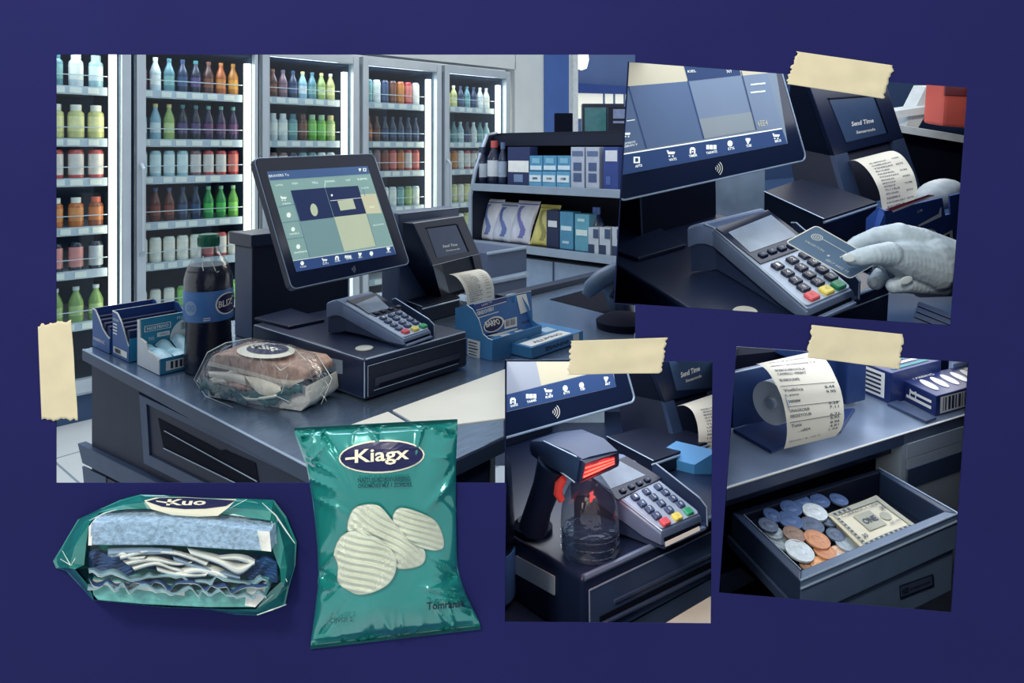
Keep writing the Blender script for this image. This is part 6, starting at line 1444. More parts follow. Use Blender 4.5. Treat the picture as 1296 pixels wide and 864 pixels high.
for tx, x0, y0, x1, y1 in (('VANS', 72, 390, 116, 378), ('TARMS', 168, 365, 222, 352), ('RUIDS', 276, 338, 318, 328), ('ETTS', 380, 314, 414, 306), ('TUBS', 474, 293, 502, 286), ('MAT', 620, 262, 648, 256)): b.words(qm, tx, z1(x0, y0), z1(x1, y1), 3.2, .0015, 0, .02)
build('icons', b, screen_mat('white', '#e8efe6', .7), L, dsp)
b = MB(); waves(b, qm, 704, 521, 8.5, 0); tag(build('contactless_mark', b, m_white, L, mt), 'white contactless wave mark')
k0 = L.pl(560, 650); b = MB(); b.prism([L.pl(x, y, 0) for x, y in ((600, 580), (700, 546), (660, 530), (560, 560))], V(0, 0, .05)); build('column', b, m_blk2, L, mt, bevel=.002)
# terminal
qt = QZ(L, (836.8, 672.7), (888.5, 650.7), (800, 580), (748, 604), .016, .05)
terminal(L, 'grey card terminal with colour keys beside the clear bottle in the scanner picture', qt, ((722, 602), (776, 576), .052), 0,
         [(802.7, 631.6), (817, 625), (832, 619), (811.5, 639.7), (826, 632), (841, 626), (821, 647), (835.7, 639.7), (850.6, 633.8), (830, 655), (845.6, 647.8), (860, 641)],
         [(787, 624), (798, 619), (808, 614.5), (818, 610)], [(840.5, 663), (855.5, 656.6), (869.8, 650)],
         [(745, 600), (784, 583), (817, 601), (771, 619)], [(742, 600), (792, 578), (838, 606), (782, 634)], .0043, .0036, arch=.004)
b = MB(); b.prism([L.pd(x, y, L.px(qt.at(0, 0))[2]-.012) for x, y in ((842, 692), (886, 671), (885, 667), (842, 687))], V(0, 0, .001))
tag(build('bank_card', b, m_white, L, base=L.pl(864, 690, 0)), 'white card edge sticking out of the terminal slot beside the clear bottle', 'card')
# printer and carton behind
pt_, qp, lowL, jl = printer(L, 'receipt printer with blank dark face at the right edge of the scanner picture', ((841, 509), (908, 492), (882, 424), (812, 437)), .90,
        [(846, 455), (900, 449), (912, 490), (856, 494)], ((862, 478), (886, 469), 7), ((868, 484), (888, 477), 4), (859, 572), .0, V(-.012, .08, 0), [(768, 553), (827, 584), (905, 557), (840, 535)], .018, -.0, 1)
lines = [(.35+.04*i, .2, .2+rl.uniform(.3, .5), garb(rl, 7), .02) for i in range(14)]
b, pf = ribbon(L, [(856, 514), (866, 513), (876, 520), (882, 535), (884, 552), (883, 572), (880, 584)], [(905, 498), (918, 500), (930, 510), (938, 525), (940, 545), (938, 565), (936, 580)], [.90, .885, .87, .86, .852, .85, .848], lines)
tag(build('receipt', b, [m_paper, m_print], L, base=pf(.5, .95), smooth=True), 'pale receipt curl cut by the right edge of the scanner picture', 'receipt')
cb = thing('display_carton', 'corner of a blue carton at the right edge behind the card terminal', 'carton', L, L.pl(892, 612))
b = MB(); b.prism([L.pd(x, y, .80) for x, y in ((878, 606), (908, 618), (908, 570), (897, 577), (879, 588))], V(-.01, .05, 0)); build('carton_body', b, m_dblue, L, cb)
# barcode scanner
bs = thing('barcode_scanner', 'dark pistol grip barcode scanner shining red onto a clear bottle', 'scanner', L, L.pl(672, 668))
def rg8(tl, tr, br, bl, d, dr, rr=.22):
    P_ = [(*tl, d), (*tr, d+dr), (*br, d+dr), (*bl, d)]; out = []
    for i in range(4):
        a, p, n_ = P_[i-1], P_[i], P_[(i+1) % 4]
        for q0, w_ in ((a, rr), (None, 0), (n_, rr)):
            if q0 is None: out.append(L.pd(*[lerp(lerp(p[k_], a[k_], rr*.3), lerp(p[k_], n_[k_], rr*.3), .5) for k_ in range(3)]))
            else: out.append(L.pd(*[lerp(p[k_], q0[k_], w_) for k_ in range(3)]))
    return out
rings = [rg8((674, 563), (700, 553), (701, 570), (675, 575), .655, .02), rg8((670, 558), (712, 545), (713, 570), (671, 576), .645, .025), rg8((688, 558), (738, 541.5), (735, 575), (686, 588), .62, .03), rg8((718, 569), (766, 553), (765, 588), (712, 602), .59, .03), rg8((736, 580), (783, 569), (784, 590), (730, 613), .57, .03)]
b = MB(); b.loft(rings); build('head', b, mat('scanner_shell', '#2a3c5a', rough=.42, var=.08, spec=.4), L, bs, smooth=True)
b = MB(); fq = [(737, 583), (782, 572.5), (783, 589), (732.5, 611)]; iq = [(741, 586.5), (778.5, 577), (779, 587.5), (737, 606)]
for i in range(4):
    j = (i+1) % 4; D = (.568, .598, .598, .568); b.prism([L.pd(*fq[i], D[i]), L.pd(*fq[j], D[j]), L.pd(*iq[j], D[j]-.001), L.pd(*iq[i], D[i]-.001)], V(.0, .003, 0))
build('window_frame', b, m_blk, L, bs)
m_redglow = mat('red_glow', '#8a2a34', rough=.3, var=.25, scale=40, emit=.8); m_redbar = mat('red_bar', '#ff6a5a', rough=.3, emit=1.3)
b = MB(); b.face([L.pd(x, y, d-.0006) for (x, y), d in zip(iq, (.5685, .598, .598, .5685))], 0)
for v_ in (.25, .55, .82): b.prism([L.pd(lerp(iq[0][0], iq[3][0], v_)+1, lerp(iq[0][1], iq[3][1], v_), .5665), L.pd(lerp(iq[1][0], iq[2][0], v_)-1, lerp(iq[1][1], iq[2][1], v_), .596), L.pd(lerp(iq[1][0], iq[2][0], v_)-1, lerp(iq[1][1], iq[2][1], v_)+1.6, .596), L.pd(lerp(iq[0][0], iq[3][0], v_)+1, lerp(iq[0][1], iq[3][1], v_)+2, .5665)], V(0, .0004, 0), 1)
tag(build('scan_window', b, [m_redglow, m_redbar], L, bs), 'glowing red scan window')
b = MB(); b.tube([L.pd(702, 585, .625), L.pd(692, 615, .63), L.pd(681, 645, .635), L.pd(675, 668, .64)], [.0155, .0125, .012, .0135], 16); build('grip', b, mat('scanner_grip', '#1d2b45', rough=.5, var=.08), L, bs, smooth=True)
b = MB(); b.lathe([(.019, 0), (.019, .004), (.014, .009), (0, .010)], L.pl(674, 670, .0008), 24); build('foot', b, m_blk2, L, bs, smooth=True)
b = MB(); b.tube([L.pd(714, 605, .608), L.pd(708, 613, .61), L.pd(706, 624, .612), L.pd(711, 633, .612)], [.003, .0042, .004, .003], 10); tag(build('trigger', b, mat('trigger_red', '#c8443e', rough=.35, emit=.25), L, bs, smooth=True), 'red trigger')
b = MB(); b.tube([L.pd(672, 572, .644), L.pd(700, 590, .612), L.pd(727, 610, .571)], .0007, 5); b.tube([L.pd(688, 558, .618), L.pd(730, 578, .575)], .0006, 5); build('seam', b, m_edge, L, bs)
# clear bottle
wc = L.pl(747, 700); k_ = L.px(wc)[2]/F
t = thing('clear_bottle', 'clear ribbed plastic bottle half full of water lit red by the scanner', 'bottle', L, wc)
hh = lambda y: (703-y)*k_*1.02
b = MB(); b.lathe([(33*k_, .0008), (36.5*k_, hh(697)), (36.5*k_, hh(680)), (37*k_, hh(665)), (36*k_, hh(650)), (33*k_, hh(636)), (27*k_, hh(624)), (19*k_, hh(614)), (14*k_, hh(607)), (13*k_, hh(600)), (13.5*k_, hh(592))], wc, 36)
build('plastic', b, film('clear_plastic', '#e2e8ee', gloss=.05, edge=.5, body=.03, hx='#a8bccc', bump=.35, bscale=120, rough=.1), L, t, smooth=True)
b = MB(); b.lathe([(32*k_, .001), (35.6*k_, hh(696)), (35.7*k_, hh(672)), (0, hh(671.5))], wc, 36); build('water', b, film('water', '#b4c4d8', gloss=.04, edge=.2, body=.22, hx='#5a7290', bump=.5, bscale=90, rough=.12), L, t, smooth=True)
b = MB()
for i in range(3): b.tube([wc+V(36.9*k_*math.cos(a*.2), 36.9*k_*math.sin(a*.2), hh(694-i*9)) for a in range(33)], .0005, 5)
build('rib', b, film('clear_plastic', '#e2e8ee'), L, t)
l = bpy.data.lights.new('red_scan', 'AREA'); l.energy = .05; l.color = (1, .06, .03); l.size = .03; o = bpy.data.objects.new('red_scan', l); C.objects.link(o)
o.location = L.loc((0, 0, 0)) if False else at(762, 596, .572); o.rotation_euler = (at(745, 690, .60)-at(762, 596, .572)).to_track_quat('-Z', 'Y').to_euler()
box_walls(L, P_LC, 'b', 1.04, ((3, 'wall_left'), (1, 'wall_right'), (2, 'wall_lower')), '#4a5f80')
# ================================================================ the picture of the open cash drawer
RR = Matrix(((.90213, -.43212, -.00133), (.43111, .90022, -.06559), (.02954, .0586, .99785)))
Rf = frame(RR, 1145, 547, .76, P_LR)
za = lambda x, y: (900+x/3.812, 400+y/3.812); zb2 = lambda x, y: (900+x/3.812, 590+y/3.812)
y0 = Rf.pl(1145, 547).y; xa = Rf.pl(905, 613).x-.05; xb = Rf.pl(1240, 520).x+.05
ct = thing('service_counter', 'steel edged counter with an open cash drawer full of coins', 'counter', Rf, (0, y0+.2, -.4))
b = MB(); b.box((xa, y0, -.014), (xb, y0+.6, 0)); build('worktop', b, mat('cool_steel', '#7d8fa6', rough=.3, metal=.45, var=.35, scale=9, spec=.5), Rf, ct, bevel=.001)
b = MB(); b.tube([V(xa, y0, -.001), V(xb, y0, -.001)], .0011, 6); build('worktop_edge', b, m_white, Rf, ct)  # edge highlight put in as a white tube
b = MB(); b.box((xa, y0-.0008, -.013), (Rf.ply(1143, 560, y0).x, y0, -.003)); build('edge_band', b, m_slate, Rf, ct)
xp = Rf.ply(1147, 575, y0).x; zd = Rf.ply(1112.5, 592.6, y0+.004).z
b = MB(); b.box((xp, y0-.001, -.03), (xb, y0+.5, -.014)); b.box((xp+.002, y0-.001, -.3), (xb, y0+.5, -.031)); b.box((xp-.008, y0, -.3), (xp-.001, y0+.5, -.014)); build('cabinet_panel', b, mat('panel_grey', '#a9b8c4', rough=.5, var=.08, scale=6), Rf, ct)
b = MB(); b.box((xa, y0+.03, -.4), (xp-.008, y0+.05, -.014)); b.box((xa, y0+.012, -.028), (xp-.008, y0+.03, -.014), 1); build('cabinet_back', b, [m_gap, m_blk], Rf, ct)
b = MB(); b.box((xp+.002, y0-.002, zd-.03), (xb, y0+.001, zd-.008)); build('panel_gap', b, m_slate, Rf, ct)
# the drawer
FL = Rf.pl(1013, 735, zd); FR = Rf.pl(1213, 650, zd); BLd = Rf.pl(926, 648, zd); BRd = Rf.pl(1112.5, 592.6, zd)
wall = .009; hh_ = .034
dr = thing('cash_tray_drawer', 'dark pulled out cash drawer holding coins and banknotes', 'drawer', Rf, V((FL.x+FR.x)/2, (FL.y+BRd.y)/2, zd-hh_))
FL2 = V(FL.x, FL.y, zd); FRx = FR.x; yF = (FL.y+FR.y)/2; xL = (FL.x+BLd.x)/2; xR = (FR.x+BRd.x)/2
ins = .010
out = [FL, FR, BRd, BLd]
def inn(p, q, r_, w_): # inner corner offset
    a = (q-p).normalized(); b_ = (r_-p).normalized(); return p+a*w_+b_*w_
I = [inn(FL, FR, BLd, .0095), inn(FR, FL, BRd, .0085), inn(BRd, FR, BLd, .006), inn(BLd, FL, BRd, .0085)]
dz = V(0, 0, -hh_); m_dw = mat('drawer_shell', '#2c3e5a', rough=.4, var=.1, spec=.5)
for i, nm, hexm in ((0, 'front', mat('drawer_front_steel', '#5a7290', rough=.4, var=.08, spec=.5)), (1, 'side', m_dw), (2, 'rear', m_blk2), (3, 'side', m_dw)):
    j = (i+1) % 4; b = MB(); b.hexa([out[i]+dz, out[j]+dz, I[j]+dz, I[i]+dz], [out[i], out[j], I[j], I[i]]); build('drawer_'+nm, b, hexm, Rf, dr, bevel=.0012)
b = MB(); fz = zd-.024; b.prism([V(p.x, p.y, zd-hh_) for p in I], V(0, 0, fz-zd+hh_)); build('drawer_bottom', b, m_blk2, Rf, dr)
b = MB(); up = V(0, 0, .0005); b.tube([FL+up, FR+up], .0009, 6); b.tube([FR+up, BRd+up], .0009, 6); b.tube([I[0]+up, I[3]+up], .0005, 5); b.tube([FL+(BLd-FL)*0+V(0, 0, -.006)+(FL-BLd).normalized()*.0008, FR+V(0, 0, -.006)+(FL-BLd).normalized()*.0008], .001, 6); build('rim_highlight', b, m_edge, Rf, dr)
b = MB(); s0 = FL.lerp(BLd, .03)+V(-.002, 0, -.022); s1 = BLd+V(-.002, 0, -.022); b.hexa([s0, s0+V(0, 0, -.008), s1+V(0, 0, -.008), s1], [s0+V(-.003, 0, 0), s0+V(-.003, 0, -.008), s1+V(-.003, 0, -.008), s1+V(-.003, 0, 0)]); build('slide_rail', b, m_slate, Rf, dr)
# lower drawer with plate
lo = thing('lower_drawer', 'closed lower drawer front with small name plate under the open cash drawer', 'drawer', Rf, FL.lerp(FR, .5)+V(0, 0, -.09))
fn_ = (FL-BLd).normalized(); fw_ = (FR-FL)
A0 = FL+V(0, 0, -hh_-.003)-fn_*.004; A1 = FR+V(0, 0, -hh_-.003)-fn_*.004
b = MB(); b.hexa([A0+fw_*.12+V(0, 0, -.042), A1+V(0, 0, -.042), A1+V(0, 0, -.042)-fn_*.03, A0+fw_*.12+V(0, 0, -.042)-fn_*.03], [A0+fw_*.12, A1, A1-fn_*.03, A0+fw_*.12-fn_*.03]); build('drawer_front', b, mat('drawer_front_steel', '#5a7290', rough=.4, var=.08), Rf, lo, bevel=.001)
ql = Q(Rf, A0+V(0, 0, -.042), A1+V(0, 0, -.042), A1, A0)
b = MB(); pl_ = [(1138, 741), (1180.5, 726), (1181.5, 741), (1139, 757.5)]; b.prism(ql.poly(pl_, .0006), ql.N*.0006, 0); b.face(ql.poly([(1139.5, 742.5), (1179.5, 728), (1180.2, 740), (1140.3, 755.5)], .0014), 1); b.words(ql, 'NSE', (1142, 752.5), (1149.5, 749.7), 7, .0018, 0, .03); b.words(ql, 'compact store', (1151, 749), (1177, 739.5), 5, .0018, 0)
build('name_plate', b, [m_blk2, m_slate], Rf, lo)
b = MB(); b.box((xa, y0-.16, -.42), (xb, y0+.4, -.4)); tag(build('floor', b, mat('dark_floor', '#1c2944', rough=.8), Rf), kind='structure')
b = MB(); b.prism([Rf.pd(x, y, .68) for x, y in ((912, 734), (943, 722), (956, 734), (912, 756))], V(0, .006, .0)); tag(build('cabinet_ledge', b, m_cabl, Rf, base=Rf.pd(930, 740, .68)), 'small grey ledge left of the open cash drawer', 'ledge')
ls = ct
b = MB(); b.prism([Rf.pd(x, y, .80) for x, y in ((900, 600), (960, 600), (1010, 780), (900, 780))], V(0, .004, 0)); build('side_panel', b, m_gap, Rf, ls)
b = MB(); b.tube([Rf.pd(915, 640, .77), Rf.pd(917, 735, .77)], .0012, 6); build('pale_edge', b, m_edge, Rf, ls)
b = MB(); b.ell(Rf.pd(937, 690, .77), V(.006, 0, 0), V(0, .004, 0), V(0, 0, .005), 12, 8); build('catch', b, m_slate, Rf, ls, smooth=True)
# coins
CC = {'n': ('navy', '#46608c', .5), 's': ('silver', '#c3d0d6', .55), 'd': ('dark', '#56667e', .5), 'b': ('brown', '#8a7468', .5), 'c': ('copper', '#c48c68', .5), 'o': ('bright copper', '#dca878', .5), 'p': ('pale copper', '#d4ae92', .5), 'g': ('grey', '#9aaab4', .5)}
yR = (BLd.y+BRd.y)/2; zr = zd-.007; slope = (zr-fz)/(yR-yF); cn_ = V(0, -slope, 1).normalized()
def on_tray(px, py, h): return Rf.plane(px, py, V(0, yF, fz)+cn_*(.0012+h), cn_)
xm = Rf.pl(*zb2(690, 300), fz).x
b = MB(); b.grid(lambda u, v: V(lerp(lerp(I[0].x, I[3].x, v)+.001, xm, u), lerp(yF+.004, yR-.004, v), fz+slope*lerp(.004, yR-yF-.004, v)+.0006), 4, 6); build('coin_tray', b, m_gap, Rf, dr)
coins = [(440, 175, 45, 'n', 2, 'at the back, left of the rear row'), (525, 170, 45, 'n', 2, 'at the back, middle of the rear row'), (615, 165, 42, 'n', 3, 'at the back touching the banknotes'), (385, 207, 50, 'n', 3, 'behind the large silver coin'), (500, 225, 57, 's', 3, 'in the second row beside the notes'),
         (295, 240, 44, 'n', 3, 'by the left wall, rear'), (565, 268, 38, 'd', 1, 'half under the banknote corner'), (380, 265, 58, 'n', 3, 'in the middle of the pile'), (485, 290, 56, 'd', 3, 'in the middle beside the notes'), (275, 288, 46, 'd', 4, 'on the left stack by the wall'), (300, 322, 46, 'g', 2, 'in the left stack, second down'), (320, 350, 44, 'g', 1, 'in the left stack, third down'),
         (600, 335, 43, 'd', 2, 'just below the corner of the notes'), (400, 332, 52, 'b', 4, 'left of the copper coin'), (510, 358, 60, 'c', 4, 'at the centre of the pile'), (345, 378, 40, 'g', 1, 'half hidden left of the big silver coin'), (425, 412, 68, 's', 4, 'the largest, at the front left'), (548, 416, 52, 'c', 3, 'in front of the central copper coin'), (650, 380, 48, 'g', 2, 'right, beside the note stack'),
         (615, 418, 36, 'p', 1, 'between grey coin and copper coin'), (480, 452, 34, 'g', 1, 'peeping behind the front copper coins'), (460, 480, 34, 'p', 1, 'at the front by the drawer wall'), (535, 486, 55, 'o', 2, 'frontmost of the pile'), (640, 446, 36, 's', 1, 'at the front right near the rim'), (690, 425, 30, 'g', 1, 'under the front edge of the notes'), (595, 462, 28, 'p', 0, 'low beside the frontmost coin')]
for (x, y, rx, cc, lev, where) in coins:
    nm, hx, rg_ = CC[cc]; base = on_tray(*zb2(x, y), lev*.0019); dep = Rf.px(base)[2]; r = rx/3.812*dep/F
    t = thing('coin', '%s coin %s' % (nm, where), 'coin', Rf, base, 'coins in the open drawer')
    tl = cn_+V(random.uniform(-.06, .06), random.uniform(-.06, .06), 0)
    b = MB(); b.lathe([(r, 0), (r, .0018), (r*.9, .0019), (r*.88, .0016), (0, .0016)], base, 28, ax=tl); build('disc', b, mat('coin_'+nm, hx, rough=.4, metal=.2, var=.15, scale=300, bump=.2), Rf, t, smooth=True)
    b = MB(); Z = tl.normalized(); X = Z.orthogonal().normalized(); Y = Z.cross(X)
    b.ell(base+Z*.0016, X*r*.42, Y*r*.52, Z*.0006, 12, 6); b.text(random.choice(('LIBER', 'CENT', '1979', 'UNION')), lambda u, v: base+Z*.0018+X*r*(u-.5)*1.0+Y*r*(.6+.2*v), 0)
    build('relief', b, mat('coin_'+nm, hx), Rf, t, smooth=True)
# banknotes
m_note = mat('note_paper', '#d9d7c2', rough=.7, var=.06, scale=30); m_nink = mat('note_ink', '#4a5668', rough=.7, var=.1); m_nink2 = mat('note_tone', '#a8adA0'.lower(), rough=.7, var=.1)
nl = ['lowest banknote of the folded stack beside the coins', 'second banknote from the bottom of the stack', 'third banknote from the bottom of the stack', 'top banknote of the stack with ornate border beside the coins']
for i in range(4):
    zt = fz+.010+i*.0022; o_ = (3-i)*2.2
    qn = Q(Rf, Rf.pl(*zb2(745-o_*2, 413+o_), zt), Rf.pl(*zb2(1012-o_, 300+o_), zt-.002), Rf.pl(*zb2(797-o_, 133+o_), zt+.001), Rf.pl(*zb2(557-o_*1.2, 235+o_*1.2), zt))
    t = thing('banknote', nl[i], 'banknote', Rf, qn.at(.5, .5), 'banknotes in the open drawer')
    b = MB(); b.grid(lambda u, v: qn.at(u, v, .0012*math.sin(u*3+v*2)), 10, 10); sh = build('paper', b, m_note, Rf, t, smooth=True)
    md = sh.modifiers.new('thick', 'SOLIDIFY'); md.thickness = .0008
    b = MB(); f = lambda u, v, o=.0012: qn.at(u, v, o+.0012*math.sin(u*3+v*2))
    def strip_(u0, v0, u1, v1, m):
        n_ = 8
        for k2 in range(n_):
            a0, a1 = k2/n_, (k2+1)/n_
            if abs(u1-u0) > abs(v1-v0): b.face([f(lerp(u0, u1, a0), v0), f(lerp(u0, u1, a1), v0), f(lerp(u0, u1, a1), v1), f(lerp(u0, u1, a0), v1)], m)
            else: b.face([f(u0, lerp(v0, v1, a0)), f(u1, lerp(v0, v1, a0)), f(u1, lerp(v0, v1, a1)), f(u0, lerp(v0, v1, a1))], m)
    strip_(.05, .05, .95, .14, 1); strip_(.05, .86, .95, .95, 1); strip_(.05, .14, .1, .86, 1); strip_(.9, .14, .95, .86, 1)
    if i == 3:
        strip_(.3, .3, .62, .72, 1); b.text('CURRENCY UNIT', lambda u, v: f(.14+.76*u, .76+.07*v, .0018), 0); b.text('ONE', lambda u, v: f(.34+.24*u, .44+.14*v, .0018), 0, .03)
        for k2 in range(10): strip_(.07+.088*k2, .87, .07+.088*k2+.05, .94, 0); strip_(.07+.088*k2, .06, .07+.088*k2+.05, .13, 0)
        for k2 in range(8): strip_(.055, .16+.085*k2, .095, .2+.085*k2, 0); strip_(.905, .16+.085*k2, .945, .2+.085*k2, 0)
        b.text('SERIES 1974 B', lambda u, v: f(.66+.2*u, .26+.05*v, .0018), 0); b.text('30', lambda u, v: f(.13+.08*u, .2+.09*v, .0018), 0, .02); b.text('30', lambda u, v: f(.8+.08*u, .62+.09*v, .0018), 0, .02); b.ell(f(.74, .48, .0012), qn.A*.08, qn.B*.11, qn.N*.0004, 14, 6, 1)
    build('print', b, [m_nink, m_nink2], Rf, t)
# paper roll dispenser
m_dn = mat('dispenser_navy', '#1f3766', rough=.4, var=.08, spec=.5)
t = thing('paper_dispenser', 'navy receipt roll dispenser on the counter above the open cash drawer', 'dispenser', Rf, Rf.pl(985, 560))
P0, P1, P2 = Rf.pl(927.5, 547), Rf.pl(976, 574.5), Rf.pl(992, 568)
b = MB(); b.prism([P0, P1, P2, Rf.pl(1064, 548), Rf.pl(1082, 520), Rf.pl(1000, 525)], V(0, 0, .004)); build('floor_plate', b, m_dn, Rf, t, bevel=.001)
yb = P0.y; zt_ = Rf.ply(930, 471, yb).z; xe2 = Rf.ply(1084, 515, yb).x
b = MB(); b.box((P0.x, yb, .004), (xe2, yb+.006, zt_)); build('back_plate', b, m_dn, Rf, t, bevel=.001)
b = MB(); b.tube([V(P0.x, yb, zt_), V(xe2, yb, zt_)], .0009, 6); build('plate_edge', b, m_edge, Rf, t)
b = MB(); xk = Rf.ply(1060, 500, yb).x; b.box((xk, yb-.012, .004), (xe2, yb+.004, zt_-.003)); b.box((xk-.05, yb+.006, zt_-.012), (xe2, yb+.05, zt_+.006)); build('side_block', b, m_dn, Rf, t, bevel=.002)
b = MB(); b.prism([Rf.pd(930, 450, .84), Rf.pd(1030, 440, .86), Rf.pd(1030, 470, .86), Rf.pd(930, 478, .84)], V(0, .03, 0)); build('rear_shade', b, m_gap, Rf, t)
rdep = Rf.px(P1)[2]+.012
pr_ = thing('paper_roll', 'white receipt paper roll with printed strip hanging over the counter', 'paper roll', Rf, Rf.pd(985, 545, rdep))
rc_ = Rf.pd(975, 510, rdep); axr = (Rf.R.inverted() @ Vector((.90, .43, .03))); kk = rdep/F
axr = V(1, 0.12, 0).normalized()
b = MB(); b.lathe([(.0, 0), (7*kk, 0), (7*kk, .004), (27*kk, 0), (27*kk, .055)], rc_, 40, ax=axr); build('roll', b, mat('roll_paper', '#b9c6d0', rough=.8, var=.04), Rf, pr_, smooth=True)
b = MB(); b.lathe([(6.5*kk, -.001), (6.5*kk, .002), (3.5*kk, .002), (3.5*kk, -.0), (0, .0)], rc_-axr*.001, 24, ax=axr); build('core', b, mat('roll_core', '#8a98a8', rough=.6), Rf, pr_, smooth=True)
rl = random.Random(12); lines = []
rows = [('Savor # proviscus', .13, .16, .72), ('tavern I productions 1 s', .19, .12, .82), ('SNBOLEROOLA', .25, .12, .6), ('CANRILO VERBAT', .29, .12, .58), ('BUSBOUNFE', .35, .10, .42), ('Vnelli/ica', .44, .08, .4), ('L yono', .485, .08, .3), ('oonew', .54, .08, .3), ('UNAGRORIB', .62, .08, .42), ('EBSSEYOUB', .665, .08, .44), ('Tunis', .745, .08, .26), ('..-nBEA', .80, .2, .42), ('Goont / ip  uni d', .905, .06, .62)]
for tx, v_, u0, u1 in rows: lines.append((v_, u0, u1, tx, .026))
for v_ in (.44, .485, .59, .63, .70, .735, .78, .82, .86): lines.append((v_, .76, .92, '%d.%d' % (rl.randint(1, 9), rl.randint(10, 99)), .026))
b, pf = ribbon(Rf, [(955, 461), (960, 461), (970, 468), (979, 481), (987, 497), (992, 513), (995, 530), (996, 547), (994.5, 560), (992, 568)], [(1032, 444), (1040, 449), (1050, 462), (1057, 476), (1063, 490), (1066.6, 505), (1068, 519), (1068, 532), (1064, 544), (1057, 552)], [rdep+.015, rdep+.012, rdep, rdep-.008, rdep-.014, rdep-.017, rdep-.02, rdep-.021, rdep-.021, rdep-.02], lines)
for v_ in (.39, .57, .70):
    pts = [pf(u_, v_, .0007) for u_ in (.06, .35, .65, .95)]; b.tube(pts, .00025, 4, 1)
build('printed_strip', b, [m_paper, m_print], Rf, pr_, smooth=True)
# navy boxes behind
def nbox(label, fl, fr_, bl, h, mats, art, nm='cigarette_carton'):
    a = Rf.pl(*fl); x1 = Rf.pl(*fr_); y1 = Rf.pl(*bl); t = thing('flat_box', label, 'box', Rf, (a+x1)/2, 'navy boxes on the counter')
    fx = x1-a; fy = y1-a; up = V(0, 0, h)
    b = MB(); b.hexa([a, x1, x1+fy, y1], [a+up, x1+up, x1+fy+up, y1+up]); build('box_body', b, m_nb, Rf, t, bevel=.0012)
    b = MB(); art(b, lambda u, v, o=.0006: a+fx*u+up*v+(-fy.normalized())*o, lambda u, v, o=.0006: a+fx*u+fy*v+up+V(0, 0, o), lambda u, v, o=.0006: a+fy*u+up*v-fx.normalized()*o); build('print', b, mats, Rf, t); return t
m_nb = mat('box_navy', '#1d2c60', rough=.35, var=.1, spec=.5); m_green = mat('sea_stripe', '#2f8a86', rough=.5)
def art1(b, fp, tp, sp):
    b.face([sp(.18, .12), sp(.92, .12), sp(.92, .92), sp(.18, .92)], 0)
    for k2 in range(5): b.face([sp(.28, .2+.14*k2, .001), sp(.84, .2+.14*k2, .001), sp(.84, .27+.14*k2, .001), sp(.28, .27+.14*k2, .001)], 1)
    for k2 in range(4): b.face([tp(.12, .12+.2*k2), tp(.9, .12+.2*k2), tp(.9, .22+.2*k2), tp(.12, .22+.2*k2)], 2 if k2 % 2 == 0 else 0)
nbox('navy box with white lined label and striped green top behind the paper roll', (1127, 512), (1190, 493), (1085, 494), .038, [m_white, m_bar, m_green], art1)
def art2(b, fp, tp, sp):
    for k2 in range(5):
        cu = .16+.165*k2; b.face([tp(cu+.055*math.cos(a*.4)+.02*math.sin(a*.4), .5+.3*math.sin(a*.4)) for a in range(16)], 0)
    b.face([fp(.06, .1), fp(.98, .1), fp(.98, .9), fp(.06, .9)], 0); r = random.Random(3); x = .1
    while x < .94: w_ = r.choice((.012, .02, .035)); b.face([fp(x, .2, .001), fp(x+w_, .2, .001), fp(x+w_, .85, .001), fp(x, .85, .001)], 1); x += w_+r.choice((.02, .03))
    b.face([sp(.12, .55), sp(.75, .55), sp(.75, .68), sp(.12, .68)], 0); b.face([sp(.12, .25), sp(.85, .25), sp(.85, .4), sp(.12, .4)], 0)
    b.text('M', lambda u, v: sp(.55+.2*u, .4+.35*v, .001), 0); b.text('TABBING', lambda u, v: tp(.1+.35*u, .86+.09*v), 0)
nbox('navy box with five white ovals on top and a barcode front', (1184, 527), (1262, 505), (1141, 505), .024, [m_white, m_bar], art2)
b = MB(); b.hexa([Rf.pl(1205, 490), Rf.pl(1250, 478), Rf.pl(1250, 470), Rf.pl(1200, 480)], [Rf.pl(1205, 490)+V(0, 0, .03), Rf.pl(1250, 478)+V(0, 0, .03), Rf.pl(1250, 470)+V(0, 0, .03), Rf.pl(1200, 480)+V(0, 0, .03)]); tag(build('carton_flap', b, mat('pale_flap', '#7d90b0', rough=.5), Rf, base=Rf.pl(1215, 485), bevel=.001), 'pale grey pack at the upper right corner behind the barcode box', 'pack')
b = MB(); b.prism([Rf.pl(x, y, .0003) for x, y in ((1123, 513), (1172, 536), (1185, 531), (1135, 509))], V(0, 0, .003)); tag(build('display_tray', b, m_slate, Rf, base=Rf.pl(1155, 522)), 'thin slate tray edge under the barcode box', 'tray')
box_walls(Rf, P_LR, 'c', 1.25, ((3, 'wall_left'), (1, 'wall_right'), (2, 'wall_lower')), '#1a2440')
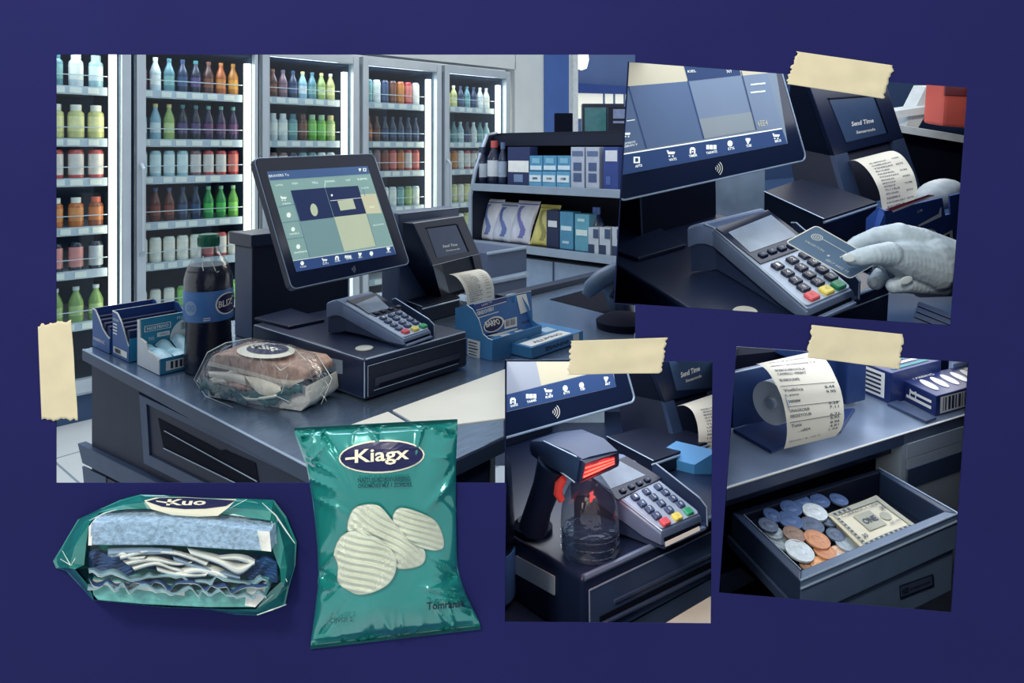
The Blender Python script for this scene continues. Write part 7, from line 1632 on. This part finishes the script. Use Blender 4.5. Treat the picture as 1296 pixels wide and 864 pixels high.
# ---------------------------------------------------------------- lights
area('room_key', (-.9, 2.0, 1.7), (.1, 1.2, -.3), 1.6, 40, '#e6eeff')
area('room_fill', (1.9, 3.4, 1.5), (.4, 1.1, -.3), 1.4, 26, '#fff3dc')  # added warm fill light, no window stands here
area('board_glint', (-.35, -.35, .75), (-.05, .5, -.25), .14, 10, '#fff8ec')
area('board_key', (-.75, -.9, .9), (0, .5, -.1), .9, 9, '#fff6e8')
def top_fill(name, poly, d0, d1, power, col='#eef3ff'):
    """added fill light, unseen edge-on, along the top of one shadow box"""
    A0, A1, B0, B1 = at(*poly[0], d0), at(*poly[1], d0), at(*poly[0], d1), at(*poly[1], d1)
    mid = (A0+A1+B0+B1)/4; X = (A1-A0).normalized(); Yv = ((B0+B1)-(A0+A1)); Z = X.cross(Yv).normalized()
    if Z.z < 0: Z = -Z
    Yv = Z.cross(X)
    l = bpy.data.lights.new(name, 'AREA'); l.shape = 'RECTANGLE'; l.size = (B1-B0).length*.8; l.size_y = d1-d0; l.energy = power; l.color = lin(col)
    o = bpy.data.objects.new(name, l); C.objects.link(o); R = Matrix((X, Yv, Z)).transposed().to_4x4(); o.matrix_world = Matrix.Translation(mid) @ R
def up_(poly, k): return [(poly[0][0], poly[0][1]-k), (poly[1][0], poly[1][1]-k)]
top_fill('fill_payment', up_(P_TR, 6), .56, 1.05, 1.0)  # fill lights added to brighten the three boxes
top_fill('fill_scanner', up_(P_LC, 1), .56, .95, .65)
top_fill('fill_drawer', up_(P_LR, 6), .56, 1.1, 1.2)
for k in range(-1, 4):
    p = G.loc(V(0, 0, 0)); w_ = G.M @ V(k*P+P*.45, .06, HT-.07)
    l = bpy.data.lights.new('cooler_fill', 'AREA'); l.energy = 1.3; l.size = .4; l.shape = 'RECTANGLE'; l.size_y = .1; l.color = lin('#eef4ff')  # added unseen area light brightening the shelves from above
    o = bpy.data.objects.new('cooler_fill', l); C.objects.link(o); o.matrix_world = G.M @ Matrix.Translation((k*P+P*.45, .07, HT-.07)) @ Matrix.Rotation(-.35, 4, 'X')
for o in bpy.data.objects:
    if '_b' in o: del o['_b']
